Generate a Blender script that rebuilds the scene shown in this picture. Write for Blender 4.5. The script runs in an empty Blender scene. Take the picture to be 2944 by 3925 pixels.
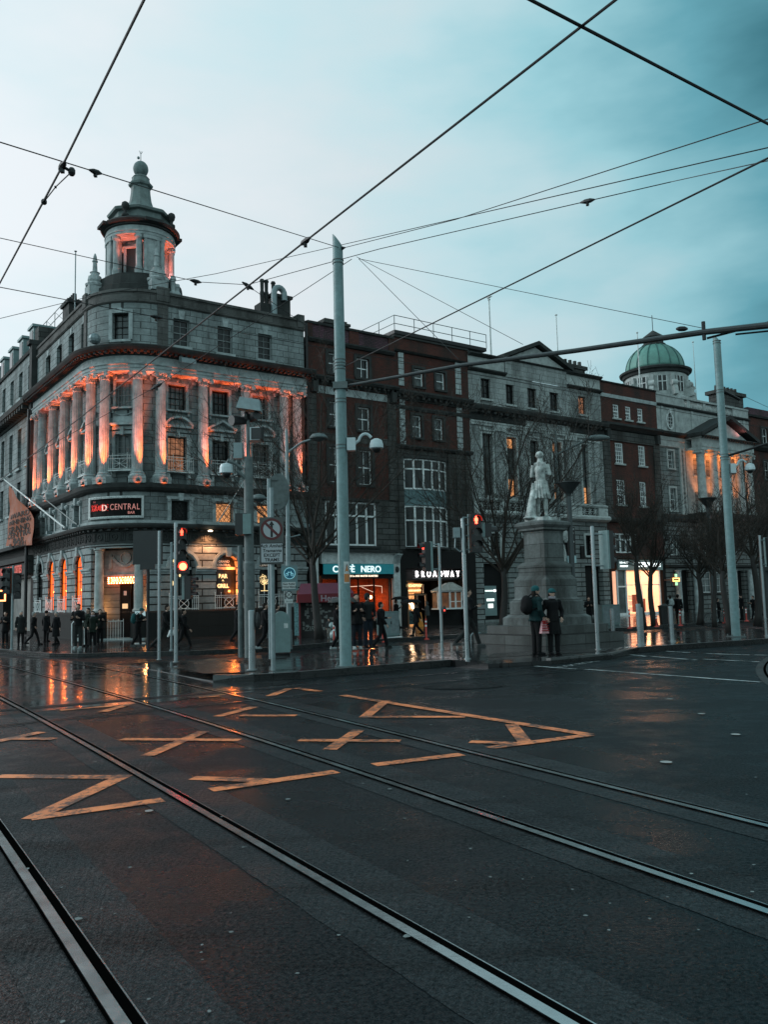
SKYGAIN=1.0; EXPO=0.18
import bpy, bmesh, math, random
from mathutils import Vector, Matrix
R_=math.radians; sin=math.sin; cos=math.cos; PI=math.pi
SC=bpy.context.scene; COL=SC.collection
AR=R_(54.328); P0=Vector((3.1407,47.6753,0))
DR=Vector((sin(AR),cos(AR),0)); DL=Vector((-cos(AR),sin(AR),0)); P0=Vector((2.961,44.942,0))
# P0 is the terrace origin (u along the terrace, v into the buildings)
P0=Vector((3.1407,47.6753,0))
ROT=PI/2-AR
def W(u,v,z=0): return P0+DR*u+DL*v+Vector((0,0,z))
rnd=random.Random(7)
SPLIT={'arch_surround','quoins','string_course','dark_doorway','bow_cornice','cornice','pilaster','painted_parapet_panel','parapet_pier','party_wall','door_arch','shop_fascia','parapet_coping','access_hatch','penthouse_window','window_hood','shelves','display_panel','turret_pier','attic_wall','turret_opening','chimney_pot','roof_finial','green_light','floodlight_box','pediment','brick_wall','stone_storeys','plinth','shop_cornice','shop_wall','end_wall','opening_surround','pierced_balustrade','lodge'}
class MB:
    def __init__(s): s.v=[];s.f=[];s.m=[];s.k=0
    def add(s,vs,fs):
        o=len(s.v); s.v+=[tuple(p) for p in vs]
        for f in fs: s.f.append([i+o for i in f]); s.m.append(s.k)
        return s
    def box(s,x0,x1,y0,y1,z0,z1):
        v=[(x,y,z) for z in (z0,z1) for y in (y0,y1) for x in (x0,x1)]
        return s.add(v,[(0,2,3,1),(4,5,7,6),(0,1,5,4),(2,6,7,3),(0,4,6,2),(1,3,7,5)])
    def obox(s,c,a,hx,hy,z0,z1):
        v=[]
        for z in (z0,z1):
            for sy in (-1,1):
                for sx in (-1,1):
                    x=sx*hx;y=sy*hy; v.append((c[0]+x*cos(a)-y*sin(a),c[1]+x*sin(a)+y*cos(a),z))
        return s.add(v,[(0,2,3,1),(4,5,7,6),(0,1,5,4),(2,6,7,3),(0,4,6,2),(1,3,7,5)])
    def prism(s,poly,z0,z1):
        n=len(poly); v=[(x,y,z0) for x,y in poly]+[(x,y,z1) for x,y in poly]
        return s.add(v,[list(range(n))[::-1],list(range(n,2*n))]+[(i,(i+1)%n,n+(i+1)%n,n+i) for i in range(n)])
    def tube(s,pts,rs,n=6,cap=True):
        pts=[Vector(p) for p in pts]
        if not hasattr(rs,'__len__'): rs=[rs]*len(pts)
        v=[];f=[]; up=None
        for i,p in enumerate(pts):
            a=pts[max(i-1,0)];b=pts[min(i+1,len(pts)-1)]; d=(b-a)
            if d.length<1e-9: d=Vector((0,0,1))
            d.normalize()
            if up is None: up=Vector((0,0,1)) if abs(d.z)<.9 else Vector((1,0,0))
            x=d.cross(up)
            if x.length<1e-6: x=d.orthogonal()
            x.normalize(); y=x.cross(d).normalized(); up=y
            for k in range(n):
                t=2*PI*k/n; v.append(p+(x*cos(t)+y*sin(t))*rs[i])
        for i in range(len(pts)-1):
            for k in range(n): f.append((i*n+k,i*n+(k+1)%n,(i+1)*n+(k+1)%n,(i+1)*n+k))
        if cap: f.append(list(range(n))[::-1]); f.append([ (len(pts)-1)*n+k for k in range(n)])
        return s.add(v,f)
    def lathe(s,prof,c=(0,0),n=20,sx=1,sy=1,a0=0):
        v=[];f=[]
        for r,z in prof:
            for k in range(n):
                t=2*PI*k/n+a0; v.append((c[0]+r*cos(t)*sx,c[1]+r*sin(t)*sy,z))
        for i in range(len(prof)-1):
            for k in range(n): f.append((i*n+k,i*n+(k+1)%n,(i+1)*n+(k+1)%n,(i+1)*n+k))
        f.append(list(range(n))[::-1]); f.append([(len(prof)-1)*n+k for k in range(n)])
        return s.add(v,f)
    def ell(s,c,r,n=14,m=8,mat=None):
        v=[];f=[]
        for i in range(m+1):
            ph=PI*i/m
            for k in range(n):
                t=2*PI*k/n; q=Vector((r[0]*sin(ph)*cos(t),r[1]*sin(ph)*sin(t),-r[2]*cos(ph)))
                if mat: q=mat@q
                v.append(Vector(c)+q)
        for i in range(m):
            for k in range(n): f.append((i*n+k,i*n+(k+1)%n,(i+1)*n+(k+1)%n,(i+1)*n+k))
        return s.add(v,f)
    def map(s,fn):
        s.v=[tuple(fn(*p)) for p in s.v]; return s
    def clusters(s,g=.14):
        par=list(range(len(s.v)))
        def fd(i):
            while par[i]!=i: par[i]=par[par[i]]; i=par[i]
            return i
        for f in s.f:
            a=fd(f[0])
            for q in f[1:]: par[fd(q)]=a
        bb={}
        for i,v in enumerate(s.v):
            r=fd(i); c=bb.setdefault(r,[list(v),list(v)])
            for k in range(3): c[0][k]=min(c[0][k],v[k]); c[1][k]=max(c[1][k],v[k])
        keys=list(bb); p2={k:k for k in keys}
        def f2(k):
            while p2[k]!=k: k=p2[k]
            return k
        for i,a in enumerate(keys):
            for b_ in keys[:i]:
                A,B=bb[a],bb[b_]
                if all(A[0][k]-g<=B[1][k] and B[0][k]-g<=A[1][k] for k in range(3)): p2[f2(a)]=f2(b_)
        out={}
        for f,m in zip(s.f,s.m): out.setdefault(f2(fd(f[0])),[]).append((f,m))
        return list(out.values())
    def build(s,name,mats,parent=None,off=None,smooth=False,at=None,**kw):
        if name in SPLIT:
            cl=s.clusters()
            if len(cl)>1:
                r=None
                for c in cl:
                    b=MB(); mp={}
                    for f,m in c:
                        nf=[]
                        for i in f:
                            if i not in mp: mp[i]=len(b.v); b.v.append(s.v[i])
                            nf.append(mp[i])
                        b.f.append(nf); b.m.append(m)
                    o=b._build(name,mats,parent,off,smooth,at,**kw); r=r or o
                return r
        return s._build(name,mats,parent,off,smooth,at,**kw)
    def _build(s,name,mats,parent=None,off=None,smooth=False,at=None,**kw):
        if off: s.v=[(x-off[0],y-off[1],z-off[2]) for x,y,z in s.v]
        me=bpy.data.meshes.new(name); me.from_pydata(s.v,[],s.f)
        if not isinstance(mats,(list,tuple)): mats=[mats]
        for m in mats: me.materials.append(m)
        if len(mats)>1: me.polygons.foreach_set('material_index',s.m)
        if smooth: me.polygons.foreach_set('use_smooth',[True]*len(me.polygons))
        me.update(); o=bpy.data.objects.new(name,me); COL.objects.link(o)
        if parent: o.parent=parent
        if at is not None: o.location=at
        for k,v_ in kw.items(): o[k]=v_
        return o
def thing(name,label,cat,loc=(0,0,0),rz=0,group=None):
    o=bpy.data.objects.new(name,None); COL.objects.link(o); o.location=loc; o.rotation_euler=(0,0,rz)
    o.empty_display_size=.3; o['label']=label; o['category']=cat
    if group: o['group']=group
    return o
def tag(o,label,cat,group=None):
    o['label']=label;o['category']=cat
    if group:o['group']=group
    return o
def struct(o): o['kind']='structure'; return o
def copy_tree(o,parent=None):
    c=o.copy(); COL.objects.link(c)
    if parent: c.parent=parent
    for ch in list(o.children): copy_tree(ch,c)
    return c
# ---------- materials
MATS={}
def nt(name):
    m=bpy.data.materials.new(name); m.use_nodes=True; t=m.node_tree; return m,t,t.nodes['Principled BSDF']
def N(t,ty,**k):
    n=t.nodes.new(ty)
    for a,b in k.items():
        if a.startswith('i_'): 
            key=a[2:]; n.inputs[int(key) if key.isdigit() else key.replace('_',' ')].default_value=b
        else: setattr(n,a,b)
    return n
def rgb(c): return (c[0],c[1],c[2],1)
def coords(t,wall=True):
    tc=N(t,'ShaderNodeTexCoord')
    if not wall: return tc.outputs['Object']
    sp=N(t,'ShaderNodeSeparateXYZ'); t.links.new(tc.outputs['Object'],sp.inputs[0])
    ad=N(t,'ShaderNodeMath',operation='ADD'); t.links.new(sp.outputs[0],ad.inputs[0]); t.links.new(sp.outputs[1],ad.inputs[1])
    cb=N(t,'ShaderNodeCombineXYZ'); t.links.new(ad.outputs[0],cb.inputs[0]); t.links.new(sp.outputs[2],cb.inputs[1]); return cb.outputs[0]
def mixc(t,fac,a,b,mode='MIX'):
    m=N(t,'ShaderNodeMix',data_type='RGBA',blend_type=mode)
    for i,x in ((0,fac),(6,a),(7,b)):
        if hasattr(x,'is_linked'): t.links.new(x,m.inputs[i])
        elif i==0: m.inputs[0].default_value=x
        else: m.inputs[i].default_value=rgb(x)
    return m.outputs[2]
def ramp(t,x,a,b,ca=(0,0,0),cb=(1,1,1)):
    r=N(t,'ShaderNodeValToRGB'); r.color_ramp.elements[0].position=a; r.color_ramp.elements[1].position=b
    r.color_ramp.elements[0].color=rgb(ca); r.color_ramp.elements[1].color=rgb(cb); t.links.new(x,r.inputs[0]); return r.outputs[0]
def noise(t,vec,scale,detail=4,rough=.6,sc=None):
    n=N(t,'ShaderNodeTexNoise'); n.inputs['Scale'].default_value=scale; n.inputs['Detail'].default_value=detail; n.inputs['Roughness'].default_value=rough
    if sc:
        mp=N(t,'ShaderNodeMapping'); mp.inputs['Scale'].default_value=sc; t.links.new(vec,mp.inputs[0]); vec=mp.outputs[0]
    t.links.new(vec,n.inputs['Vector']); return n.outputs['Fac']
def bump(t,p,h,st,d=.02):
    b=N(t,'ShaderNodeBump'); b.inputs['Strength'].default_value=st; b.inputs['Distance'].default_value=d
    t.links.new(h,b.inputs['Height']); t.links.new(b.outputs[0],p.inputs['Normal'])
def masonry(name,c1,c2,mortar,bw=.6,bh=.3,ms=.012,rough=.85,stain=.6,off=.5,soot=(.02,.02,.018),bst=.5):
    m,t,p=nt(name); v=coords(t)
    br=N(t,'ShaderNodeTexBrick',offset=off); t.links.new(v,br.inputs['Vector'])
    for k,x in (('Color1',rgb(c1)),('Color2',rgb(c2)),('Mortar',rgb(mortar)),('Scale',1.),('Mortar Size',ms),('Mortar Smooth',.1),('Bias',0.),('Brick Width',bw),('Row Height',bh)): br.inputs[k].default_value=x
    s1=noise(t,v,.9,6,.65,(1,.28,1)); s2=noise(t,v,9,5,.7)
    c=mixc(t,ramp(t,s2,.3,.75,(0,0,0),(.45,)*3),br.outputs['Color'],soot)
    c=mixc(t,ramp(t,s1,.42,.64,(0,0,0),(stain,)*3),c,soot)
    t.links.new(c,p.inputs['Base Color']); p.inputs['Roughness'].default_value=rough; p.inputs['Specular IOR Level'].default_value=.3
    iv=N(t,'ShaderNodeMath',operation='SUBTRACT'); t.links.new(s2,iv.inputs[0]); t.links.new(br.outputs['Fac'],iv.inputs[1])
    bump(t,p,iv.outputs[0],bst,.02); return m
def plain(name,c,rough=.6,metal=0,var=.3,sc=6,b=.15,spec=.5,coat=0):
    m,t,p=nt(name); tc=N(t,'ShaderNodeTexCoord'); v=tc.outputs['Object']
    n=noise(t,v,sc,5,.65); d=tuple(x*(1-var) for x in c); e=tuple(min(1,x*(1+var*.5)) for x in c)
    t.links.new(ramp(t,n,.3,.7,d,e),p.inputs['Base Color']); p.inputs['Metallic'].default_value=metal; p.inputs['Specular IOR Level'].default_value=spec
    rr=ramp(t,n,.3,.7,(rough*.8,)*3,(min(1,rough*1.2),)*3); t.links.new(rr,p.inputs['Roughness'])
    if coat: p.inputs['Coat Weight'].default_value=coat
    if b: bump(t,p,noise(t,v,sc*6,3,.6),b,.01)
    return m
def emis(name,c,st,base=(.02,.02,.02),var=0,sc=3):
    m,t,p=nt(name); p.inputs['Base Color'].default_value=rgb(base); p.inputs['Emission Color'].default_value=rgb(c); p.inputs['Emission Strength'].default_value=st
    if var:
        v=coords(t); n=noise(t,v,sc,4,.7); t.links.new(ramp(t,n,.3,.7,tuple(x*(1-var) for x in c),c),p.inputs['Emission Color'])
    return m
STONE=masonry('pale granite ashlar',(.33,.375,.375),(.24,.28,.28),(.04,.045,.045),.62,.31)
STONE_S=plain('pale granite carved',(.34,.38,.38),.85,0,.45,3,.3,.3)
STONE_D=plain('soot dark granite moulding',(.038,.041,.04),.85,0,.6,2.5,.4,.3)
RUST=masonry('rusticated granite courses',(.36,.39,.39),(.28,.31,.31),(.012,.012,.012),1.4,.33,.03,stain=.5,bst=1.)
BANKST=masonry('portland stone blocks',(.4,.43,.42),(.32,.35,.345),(.08,.08,.08),.7,.33,.008,stain=.6)
BANK_S=plain('portland stone plain',(.38,.41,.4),.85,0,.4,2.5,.3,.3)
BRICK=masonry('dark red brick',(.115,.026,.017),(.07,.018,.012),(.05,.035,.03),.225,.075,.006,stain=.75)
BRICK2=masonry('brown red brick',(.12,.032,.022),(.075,.022,.016),(.04,.03,.026),.225,.075,.006,stain=.8)
BRICKP=masonry('painted violet brick parapet',(.16,.07,.1),(.1,.045,.06),(.02,.02,.02),.3,.09,.012,stain=.8)
QUOIN=masonry('sooty sandstone quoins',(.105,.108,.103),(.068,.07,.067),(.01,.01,.01),.9,.3,.02,stain=.8)
DARK=plain('near black painted timber',(.006,.006,.006),.6,0,.3,4,.1,.2)
PLINTH=masonry('dark grey granite plinth',(.014,.0145,.0145),(.01,.0105,.0105),(.004,.004,.004),1.1,.6,.01,rough=.85,stain=.3)
WHITE=plain('aged white paint',(.55,.58,.57),.5,0,.35,5,.1)
WHITE2=plain('bright white paint',(.75,.78,.78),.45,0,.2,5,.1)
GREYW=plain('weathered grey window frame',(.2,.22,.22),.6,0,.3,5,.1)
SLATE=masonry('roof slates',(.07,.075,.08),(.045,.05,.052),(.01,.01,.01),.3,.2,.008,stain=.4)
IRONB=plain('black iron',(.015,.015,.016),.5,.3,.3,8,.1)
LEAD=plain('lead roof',(.06,.065,.07),.6,.3,.4,3,.2)
def glassm(name,c,rough=.06,cur=None):
    m,t,p=nt(name); v=coords(t); n=noise(t,v,1.1,3,.6)
    c2=cur or tuple(x*1.6 for x in c)
    t.links.new(ramp(t,n,.4,.6,c,c2),p.inputs['Base Color']); p.inputs['Roughness'].default_value=rough; p.inputs['Specular IOR Level'].default_value=.35
    bump(t,p,noise(t,v,.9,2,.5),.12,.05); return m
GLASS=glassm('dark window glass',(.012,.014,.014))
GLASSB=glassm('window glass with blind behind',(.05,.06,.06),.1,(.11,.13,.13))
GLIT=emis('lit window blind',(1,.42,.16),.85,(.1,.05,.02),.6,2.2)
GLITD=emis('dim lit window blind',(1,.4,.2),.35,(.1,.06,.03),.7,3)
GORANGE=emis('orange glowing window screen',(1,.115,.006),1.9,(.1,.02,.0),.35,1.5)
GALV=plain('galvanised steel',(.22,.27,.28),.5,.5,.3,6,.03)
GALVD=plain('weathered galvanised steel',(.13,.155,.155),.6,.4,.4,7,.06)
STEEL=plain('brushed stainless steel',(.3,.33,.34),.3,.9,.15,3,0)
GREYP=plain('grey green painted steel',(.17,.25,.25),.55,.1,.2,6,.1)
CAMW=plain('white camera plastic',(.5,.58,.6),.35,0,.15,6,.05)
BLACKP=plain('black plastic housing',(.012,.012,.013),.4,0,.2,6,.05)
DOME=plain('verdigris copper',(.12,.27,.23),.6,.2,.35,1.6,.2)
DOMER=plain('dark copper ribs',(.03,.1,.09),.6,.2,.3,3,.1)
BARK=plain('dark wet bark',(.022,.019,.017),.75,0,.5,9,.6)
TWIG=plain('dark twigs',(.025,.019,.014),.8,0,.4,9,.2)
BUD=plain('brown dead leaves and buds',(.07,.035,.015),.8,0,.5,9,.1)
STATUE=plain('weathered white marble',(.44,.475,.46),.85,0,.85,4.5,.35)
PEDG=masonry('speckled grey granite pedestal',(.18,.2,.198),(.12,.135,.132),(.02,.02,.02),1.5,.45,.008,stain=.85)
YEL=None
# ---------- text
def text_mesh(txt,size,depth=.01,bold=0,space=1.,shear=0,align='CENTER'):
    c=bpy.data.curves.new('lettering','FONT'); c.body=txt; c.size=size; c.extrude=depth; c.align_x=align; c.align_y='CENTER'; c.offset=bold; c.space_character=space; c.shear=shear; c.space_line=.95
    o=bpy.data.objects.new('tmp',c); COL.objects.link(o); bpy.context.view_layer.update()
    dg=bpy.context.evaluated_depsgraph_get(); me=bpy.data.meshes.new_from_object(o.evaluated_get(dg))
    v=[tuple(q.co) for q in me.vertices]; f=[list(p.vertices) for p in me.polygons]
    bpy.data.objects.remove(o); bpy.data.meshes.remove(me)
    b=MB(); b.add(v,f); return b
def sign_text(name,txt,size,fn,mat,parent,depth=.006,sx=1.,**kw):
    b=text_mesh(txt,size,depth,kw.pop('bold',0),kw.pop('space',1.),kw.pop('shear',0)); b.map(lambda x,y,z:fn(x*sx,y,z)); return b.build(name,mat,parent)
# ================= generic facade tools (s along the wall, off outward, z up)
def flat(s,off,z): return (s,-off,z)                     # terrace line
RC=2.65; CU,CV=-16.3,2.65; SA=CU-RC*PI/2
def crn(s,off,z):                                        # right front, rounded corner, left flank
    if s>=CU: return (s,-off,z)
    if s>=SA:
        a=(CU-s)/RC; r=RC+off; return (CU-r*sin(a),CV-r*cos(a),z)
    return (CU-RC-off,CV+(SA-s),z)
def sbreaks(M,s0,s1,extra=()):
    b={s0,s1}
    for e in extra:
        if s0<e<s1: b.add(e)
    if M is crn:
        k=18
        for i in range(k+1):
            q=SA+(CU-SA)*i/k
            if s0<q<s1: b.add(q)
    b=sorted(b); o=[b[0]]
    for x in b[1:]:
        if x-o[-1]>1e-4: o.append(x)
    return o
def wall(mb,M,s0,s1,z0,z1,ops=(),off=0,dep=.25):
    """wall sheet with openings (s0,s1,z0,z1,arch) and their reveals"""
    ex=[];zs={z0,z1}
    for o in ops:
        ex+=[o[0],o[1]]; zs|={o[2],o[3]}
        if len(o)>4 and o[4]:
            for i in range(1,12): ex.append(o[0]+(o[1]-o[0])*i/12)
            zs.add(o[3]-(o[1]-o[0])/2)
    S=sbreaks(M,s0,s1,ex); Z=sorted(z for z in zs if z0<=z<=z1)
    def inside(s,z):
        for o in ops:
            if o[0]<s<o[1] and o[2]<z<o[3]: return o
    for a,b in zip(S,S[1:]):
        for c,d in zip(Z,Z[1:]):
            if d-c<1e-5: continue
            o=inside((a+b)/2,(c+d)/2)
            if not o: mb.add([M(a,off,c),M(b,off,c),M(b,off,d),M(a,off,d)],[(0,1,2,3)])
            elif len(o)>4 and o[4] and c>=o[3]-(o[1]-o[0])/2-1e-4:
                if c>o[3]-(o[1]-o[0])/2+1e-4: continue
                d=o[3]
                m=(o[0]+o[1])/2; r=(o[1]-o[0])/2; zc=o[3]-r
                ya=zc+math.sqrt(max(r*r-(a-m)**2,0)); yb=zc+math.sqrt(max(r*r-(b-m)**2,0))
                mb.add([M(a,off,ya),M(b,off,yb),M(b,off,d),M(a,off,d)],[(0,1,2,3)])
                mb.add([M(a,off,ya),M(b,off,yb),M(b,off-dep,yb),M(a,off-dep,ya)],[(3,2,1,0)])
    for o in ops:
        ar=len(o)>4 and o[4]; zt=o[3]-((o[1]-o[0])/2 if ar else 0)
        mb.add([M(o[0],off,o[2]),M(o[0],off,zt),M(o[0],off-dep,zt),M(o[0],off-dep,o[2])],[(0,1,2,3)])
        mb.add([M(o[1],off,o[2]),M(o[1],off,zt),M(o[1],off-dep,zt),M(o[1],off-dep,o[2])],[(3,2,1,0)])
        mb.add([M(o[0],off,o[2]),M(o[1],off,o[2]),M(o[1],off-dep,o[2]),M(o[0],off-dep,o[2])],[(3,2,1,0)])
        if not ar: mb.add([M(o[0],off,o[3]),M(o[1],off,o[3]),M(o[1],off-dep,o[3]),M(o[0],off-dep,o[3])],[(0,1,2,3)])
    return mb
def mould(mb,M,s0,s1,prof,close=True):
    """extrude a profile [(off,z)..] along the wall"""
    S=sbreaks(M,s0,s1); n=len(prof)
    v=[M(s,o,z) for s in S for o,z in prof]
    f=[(i*n+k,(i+1)*n+k,(i+1)*n+k+1,i*n+k+1) for i in range(len(S)-1) for k in range(n-1)]
    f+=[tuple(range(n)),tuple(range((len(S)-1)*n,len(S)*n))[::-1]]
    return mb.add(v,f)
def cbox(mb,M,s0,s1,o0,o1,z0,z1):
    S=sbreaks(M,s0,s1)
    return mould(mb,M,s0,s1,[(o0,z0),(o1,z0),(o1,z1),(o0,z1),(o0,z0)])
def bar(mb,M,a,b,off,w,th=.03):
    """thin flat bar between (s,z) points"""
    d=Vector((b[0]-a[0],b[1]-a[1])); L=d.length; n=Vector((-d.y,d.x))/max(L,1e-6)*w/2
    q=[(a[0]+n.x,a[1]+n.y),(a[0]-n.x,a[1]-n.y),(b[0]-n.x,b[1]-n.y),(b[0]+n.x,b[1]+n.y)]
    v=[M(s,off,z) for s,z in q]+[M(s,off+th,z) for s,z in q]
    return mb.add(v,[(3,2,1,0),(4,5,6,7),(0,1,5,4),(1,2,6,5),(2,3,7,6),(3,0,4,7)])
def window(root,off3,M,s0,s1,z0,z1,off,style=(2,2),fm=WHITE,gm=GLASS,fw=.05,arch=False,bw=.025,mid=True,diamond=False,name='window'):
    """sash window: frame part and its pane"""
    f=MB(); w=s1-s0; r=w/2; zc=z1-r if arch else z1
    for a,b in ((s0,s0+fw),(s1-fw,s1)): cbox(f,M,a,b,off,off+.05,z0,zc)
    cbox(f,M,s0+fw,s1-fw,off,off+.05,z0,z0+fw)
    if not arch: cbox(f,M,s0+fw,s1-fw,off,off+.05,z1-fw,z1)
    else:
        for i in range(12):
            t0=PI*i/12;t1=PI*(i+1)/12; q=r-fw/2
            bar(f,M,((s0+s1)/2+q*cos(t0),zc+q*sin(t0)),((s0+s1)/2+q*cos(t1),zc+q*sin(t1)),off+.002*(i%2),fw,.048)
        cbox(f,M,s0+fw,s1-fw,off,off+.045,zc-fw/2,zc+fw/2)
    nx,ny=style
    if diamond:
        k=nx; dz=(z1-z0)/ny
        st=w/k
        for i in range(-ny,k+ny+1):
            for sg in (1,-1):
                a=(s0+i*st,z0); pts=[]
                # clip the lattice line to the opening
                x0=s0+i*st; x1=x0+sg*(z1-z0)*.8
                t0=0;t1=1; dx=x1-x0
                lo,hi=(s0-x0)/dx,(s1-x0)/dx
                if lo>hi: lo,hi=hi,lo
                t0=max(0,lo);t1=min(1,hi)
                if t1-t0>.05: bar(f,M,(x0+dx*t0,z0+(z1-z0)*t0),(x0+dx*t1,z0+(z1-z0)*t1),off+(.004 if sg>0 else 0),bw,.012)
    else:
        for i in range(1,nx):
            x=s0+w*i/nx; h=zc if not arch else z1-.04
            bar(f,M,(x,z0+fw),(x,h-fw*.5),off+.012,bw,.02)
        for j in range(1,ny):
            z=z0+(zc-z0)*j/ny; bb=bw*1.8 if (mid and ny%2==0 and j==ny//2) else bw
            bar(f,M,(s0+fw,z),(s1-fw,z),off+.008,bb,.03 if bb>bw else .018)
    fo=f.build(name,fm,root,off3)
    g=MB(); S=sbreaks(M,s0,s1,[s0+w*i/10 for i in range(11)] if arch else ())
    for a,b in zip(S,S[1:]):
        ta=zc+math.sqrt(max(r*r-(a-(s0+s1)/2)**2,0)) if arch else z1
        tb=zc+math.sqrt(max(r*r-(b-(s0+s1)/2)**2,0)) if arch else z1
        g.add([M(a,off-.01,z0),M(b,off-.01,z0),M(b,off-.01,tb),M(a,off-.01,ta)],[(0,1,2,3)])
    g.build('pane',gm,fo); fo.children[0].data.transform(Matrix.Translation((-off3[0],-off3[1],-off3[2])))
    return fo
def spot(loc,target,en,col,ang=60,blend=.6,rad=.05):
    l=bpy.data.lights.new('floodlight','SPOT'); l.energy=en; l.color=col; l.spot_size=R_(ang); l.spot_blend=blend; l.shadow_soft_size=rad
    o=bpy.data.objects.new('floodlight_beam',l); COL.objects.link(o); o.location=loc
    o.rotation_euler=(Vector(target)-Vector(loc)).to_track_quat('-Z','Y').to_euler(); return o
def point(loc,en,col,rad=.1):
    l=bpy.data.lights.new('lamp_glow','POINT'); l.energy=en; l.color=col; l.shadow_soft_size=rad
    o=bpy.data.objects.new('lamp_glow',l); COL.objects.link(o); o.location=loc; return o
def U(p): return W(p[0],p[1],p[2])
ORG=(1,.15,.035); PINK=(1,.33,.3)
def fluted(mb,c,zb,zt,r,n=20,ax=None):
    # base, shaft with flutes, necking
    x,y=c
    mb.obox(c,ax or 0,r*1.55,r*1.55,zb,zb+.12)
    mb.lathe([(r*1.45,zb+.12),(r*1.5,zb+.17),(r*1.42,zb+.22),(r*1.22,zb+.25),(r*1.3,zb+.31),(r*1.1,zb+.36)],c,24)
    k=n*4; v=[];f=[]
    H=zt-zb-.36
    for j in range(7):
        t=j/6; rr=r*(1-.14*t**1.6); z=zb+.36+H*t
        for i in range(k):
            a=2*PI*i/k; q=rr*(1-.085*(i%4 in (1,2,3))*(1 if i%4==2 else .8)); v.append((x+q*cos(a),y+q*sin(a),z))
    for j in range(6):
        for i in range(k): f.append((j*k+i,j*k+(i+1)%k,(j+1)*k+(i+1)%k,(j+1)*k+i))
    mb.add(v,f)
def ionic(mb,M,s,off,z0,r):
    """scrolled capital: echinus, abacus and four volutes"""
    c=M(s,off,0); d=M(s+.05,off,0); a=math.atan2(d[1]-c[1],d[0]-c[0])
    mb.lathe([(r*.9,z0),(r*.98,z0+.03),(r*.9,z0+.06),(r*.92,z0+.2),(r*1.15,z0+.27)],c[:2],20)
    mb.obox(c[:2],a,r*1.45,r*1.45,z0+.3,z0+.36); mb.obox(c[:2],a,r*1.25,r*1.25,z0+.255,z0+.3)
    for sx in (-1,1):
        for sy in (-1,1):
            lx,ly=sx*r*1.3,sy*r*1.25
            q=(c[0]+lx*cos(a)-ly*sin(a),c[1]+lx*sin(a)+ly*cos(a))
            dn=Vector((-sin(a)*sy,cos(a)*sy,0)); 
            for rr,th in ((.105,.05),(.06,.075)):
                mb.tube([Vector((q[0],q[1],z0+.19))-dn*th*.5,Vector((q[0],q[1],z0+.19))+dn*th],rr,14)
    for k in range(5):
        t=-PI*.5+a+(k-2)*.5
        mb.ell((c[0]+r*1.02*cos(t),c[1]+r*1.02*sin(t),z0+.1),(.03,.03,.045),8,5)
# ================= corner building
OC=(CU,CV,0)
cb=thing('corner_building','grey granite corner building with domed turret, fluted columns lit orange and a rounded entrance','building',W(CU,CV),ROT)
S0=-29.71; S1=-8.7                        # left end, right end
sL=lambda v: SA-(v-CV)
Rw=[-15.4,-13.2,-11.05]; Lw=[3.0,5.2,7.4,9.6]; sLw=[sL(v) for v in Lw]; sC=CU-RC*R_(40)
# ground floor
Ra=[-15.26,-13.03,-10.78]; La=[3.4,5.95,8.25,10.5]; sLa=[sL(v) for v in La]
gops=[(s-.6,s+.6,1.42,3.91,True) for s in Ra]+[(s-.56,s+.56,1.42,4.01,True) for s in sLa]+[(CU-RC*R_(73),CU-RC*R_(13),.3,4.2)]
b=MB(); wall(b,crn,S0,S1,1.35,4.4,[o if o[2]>1 else (o[0],o[1],1.35,o[3]) for o in gops],.02,.5); b.build('ground_floor_wall',RUST,cb,OC)
b=MB()
for a,c in ((S0,CU-RC*R_(73)),(CU-RC*R_(13),S1)): mould(b,crn,a,c,[(-.4,.13),(.12,.13),(.12,1.3),(.06,1.37),(-.4,1.37)])
b.build('plinth',PLINTH,cb,OC)
b=MB()
for s in Ra+sLa:                                          # arch rings, keystones, impost band
    big=.76
    for i in range(14):
        t0=PI*i/14;t1=PI*(i+1)/14; zc=3.31 if s in Ra else 3.45
        bar(b,crn,(s+big*cos(t0),zc+big*sin(t0)),(s+big*cos(t1),zc+big*sin(t1)),.02,.13,.06+.004*(i%2))
        bar(b,crn,(s+.66*cos(t0),zc+.66*sin(t0)),(s+.66*cos(t1),zc+.66*sin(t1)),.02,.05,.035+.004*(i%2))
    zc=3.31 if s in Ra else 3.45
    b.add([crn(s-.1,.02,zc+.5),crn(s+.1,.02,zc+.5),crn(s+.14,.02,zc+.93),crn(s-.14,.02,zc+.93),crn(s-.1,.16,zc+.5),crn(s+.1,.16,zc+.5),crn(s+.14,.16,zc+.93),crn(s-.14,.16,zc+.93)],[(4,5,6,7),(0,1,5,4),(1,2,6,5),(2,3,7,6),(3,0,4,7)])
edges=sorted([S0,S1]+[e for o in gops for e in (o[0],o[1])])
for a,c in zip(edges[::2],edges[1::2]): mould(b,crn,a,c,[(.0,3.1),(.06,3.12),(.06,3.2),(.12,3.24),(.12,3.32),(.0,3.34)])
b.build('arch_surround',STONE_S,cb,OC)
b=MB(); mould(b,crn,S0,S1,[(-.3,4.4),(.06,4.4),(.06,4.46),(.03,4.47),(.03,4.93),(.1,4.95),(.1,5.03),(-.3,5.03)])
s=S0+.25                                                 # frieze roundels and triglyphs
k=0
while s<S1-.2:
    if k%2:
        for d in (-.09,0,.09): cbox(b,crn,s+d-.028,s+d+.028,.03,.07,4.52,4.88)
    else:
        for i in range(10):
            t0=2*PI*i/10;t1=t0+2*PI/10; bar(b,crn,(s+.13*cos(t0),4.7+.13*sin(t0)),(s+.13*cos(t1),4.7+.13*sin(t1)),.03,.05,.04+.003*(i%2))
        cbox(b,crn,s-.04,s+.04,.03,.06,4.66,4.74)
    s+=.37;k+=1
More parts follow.
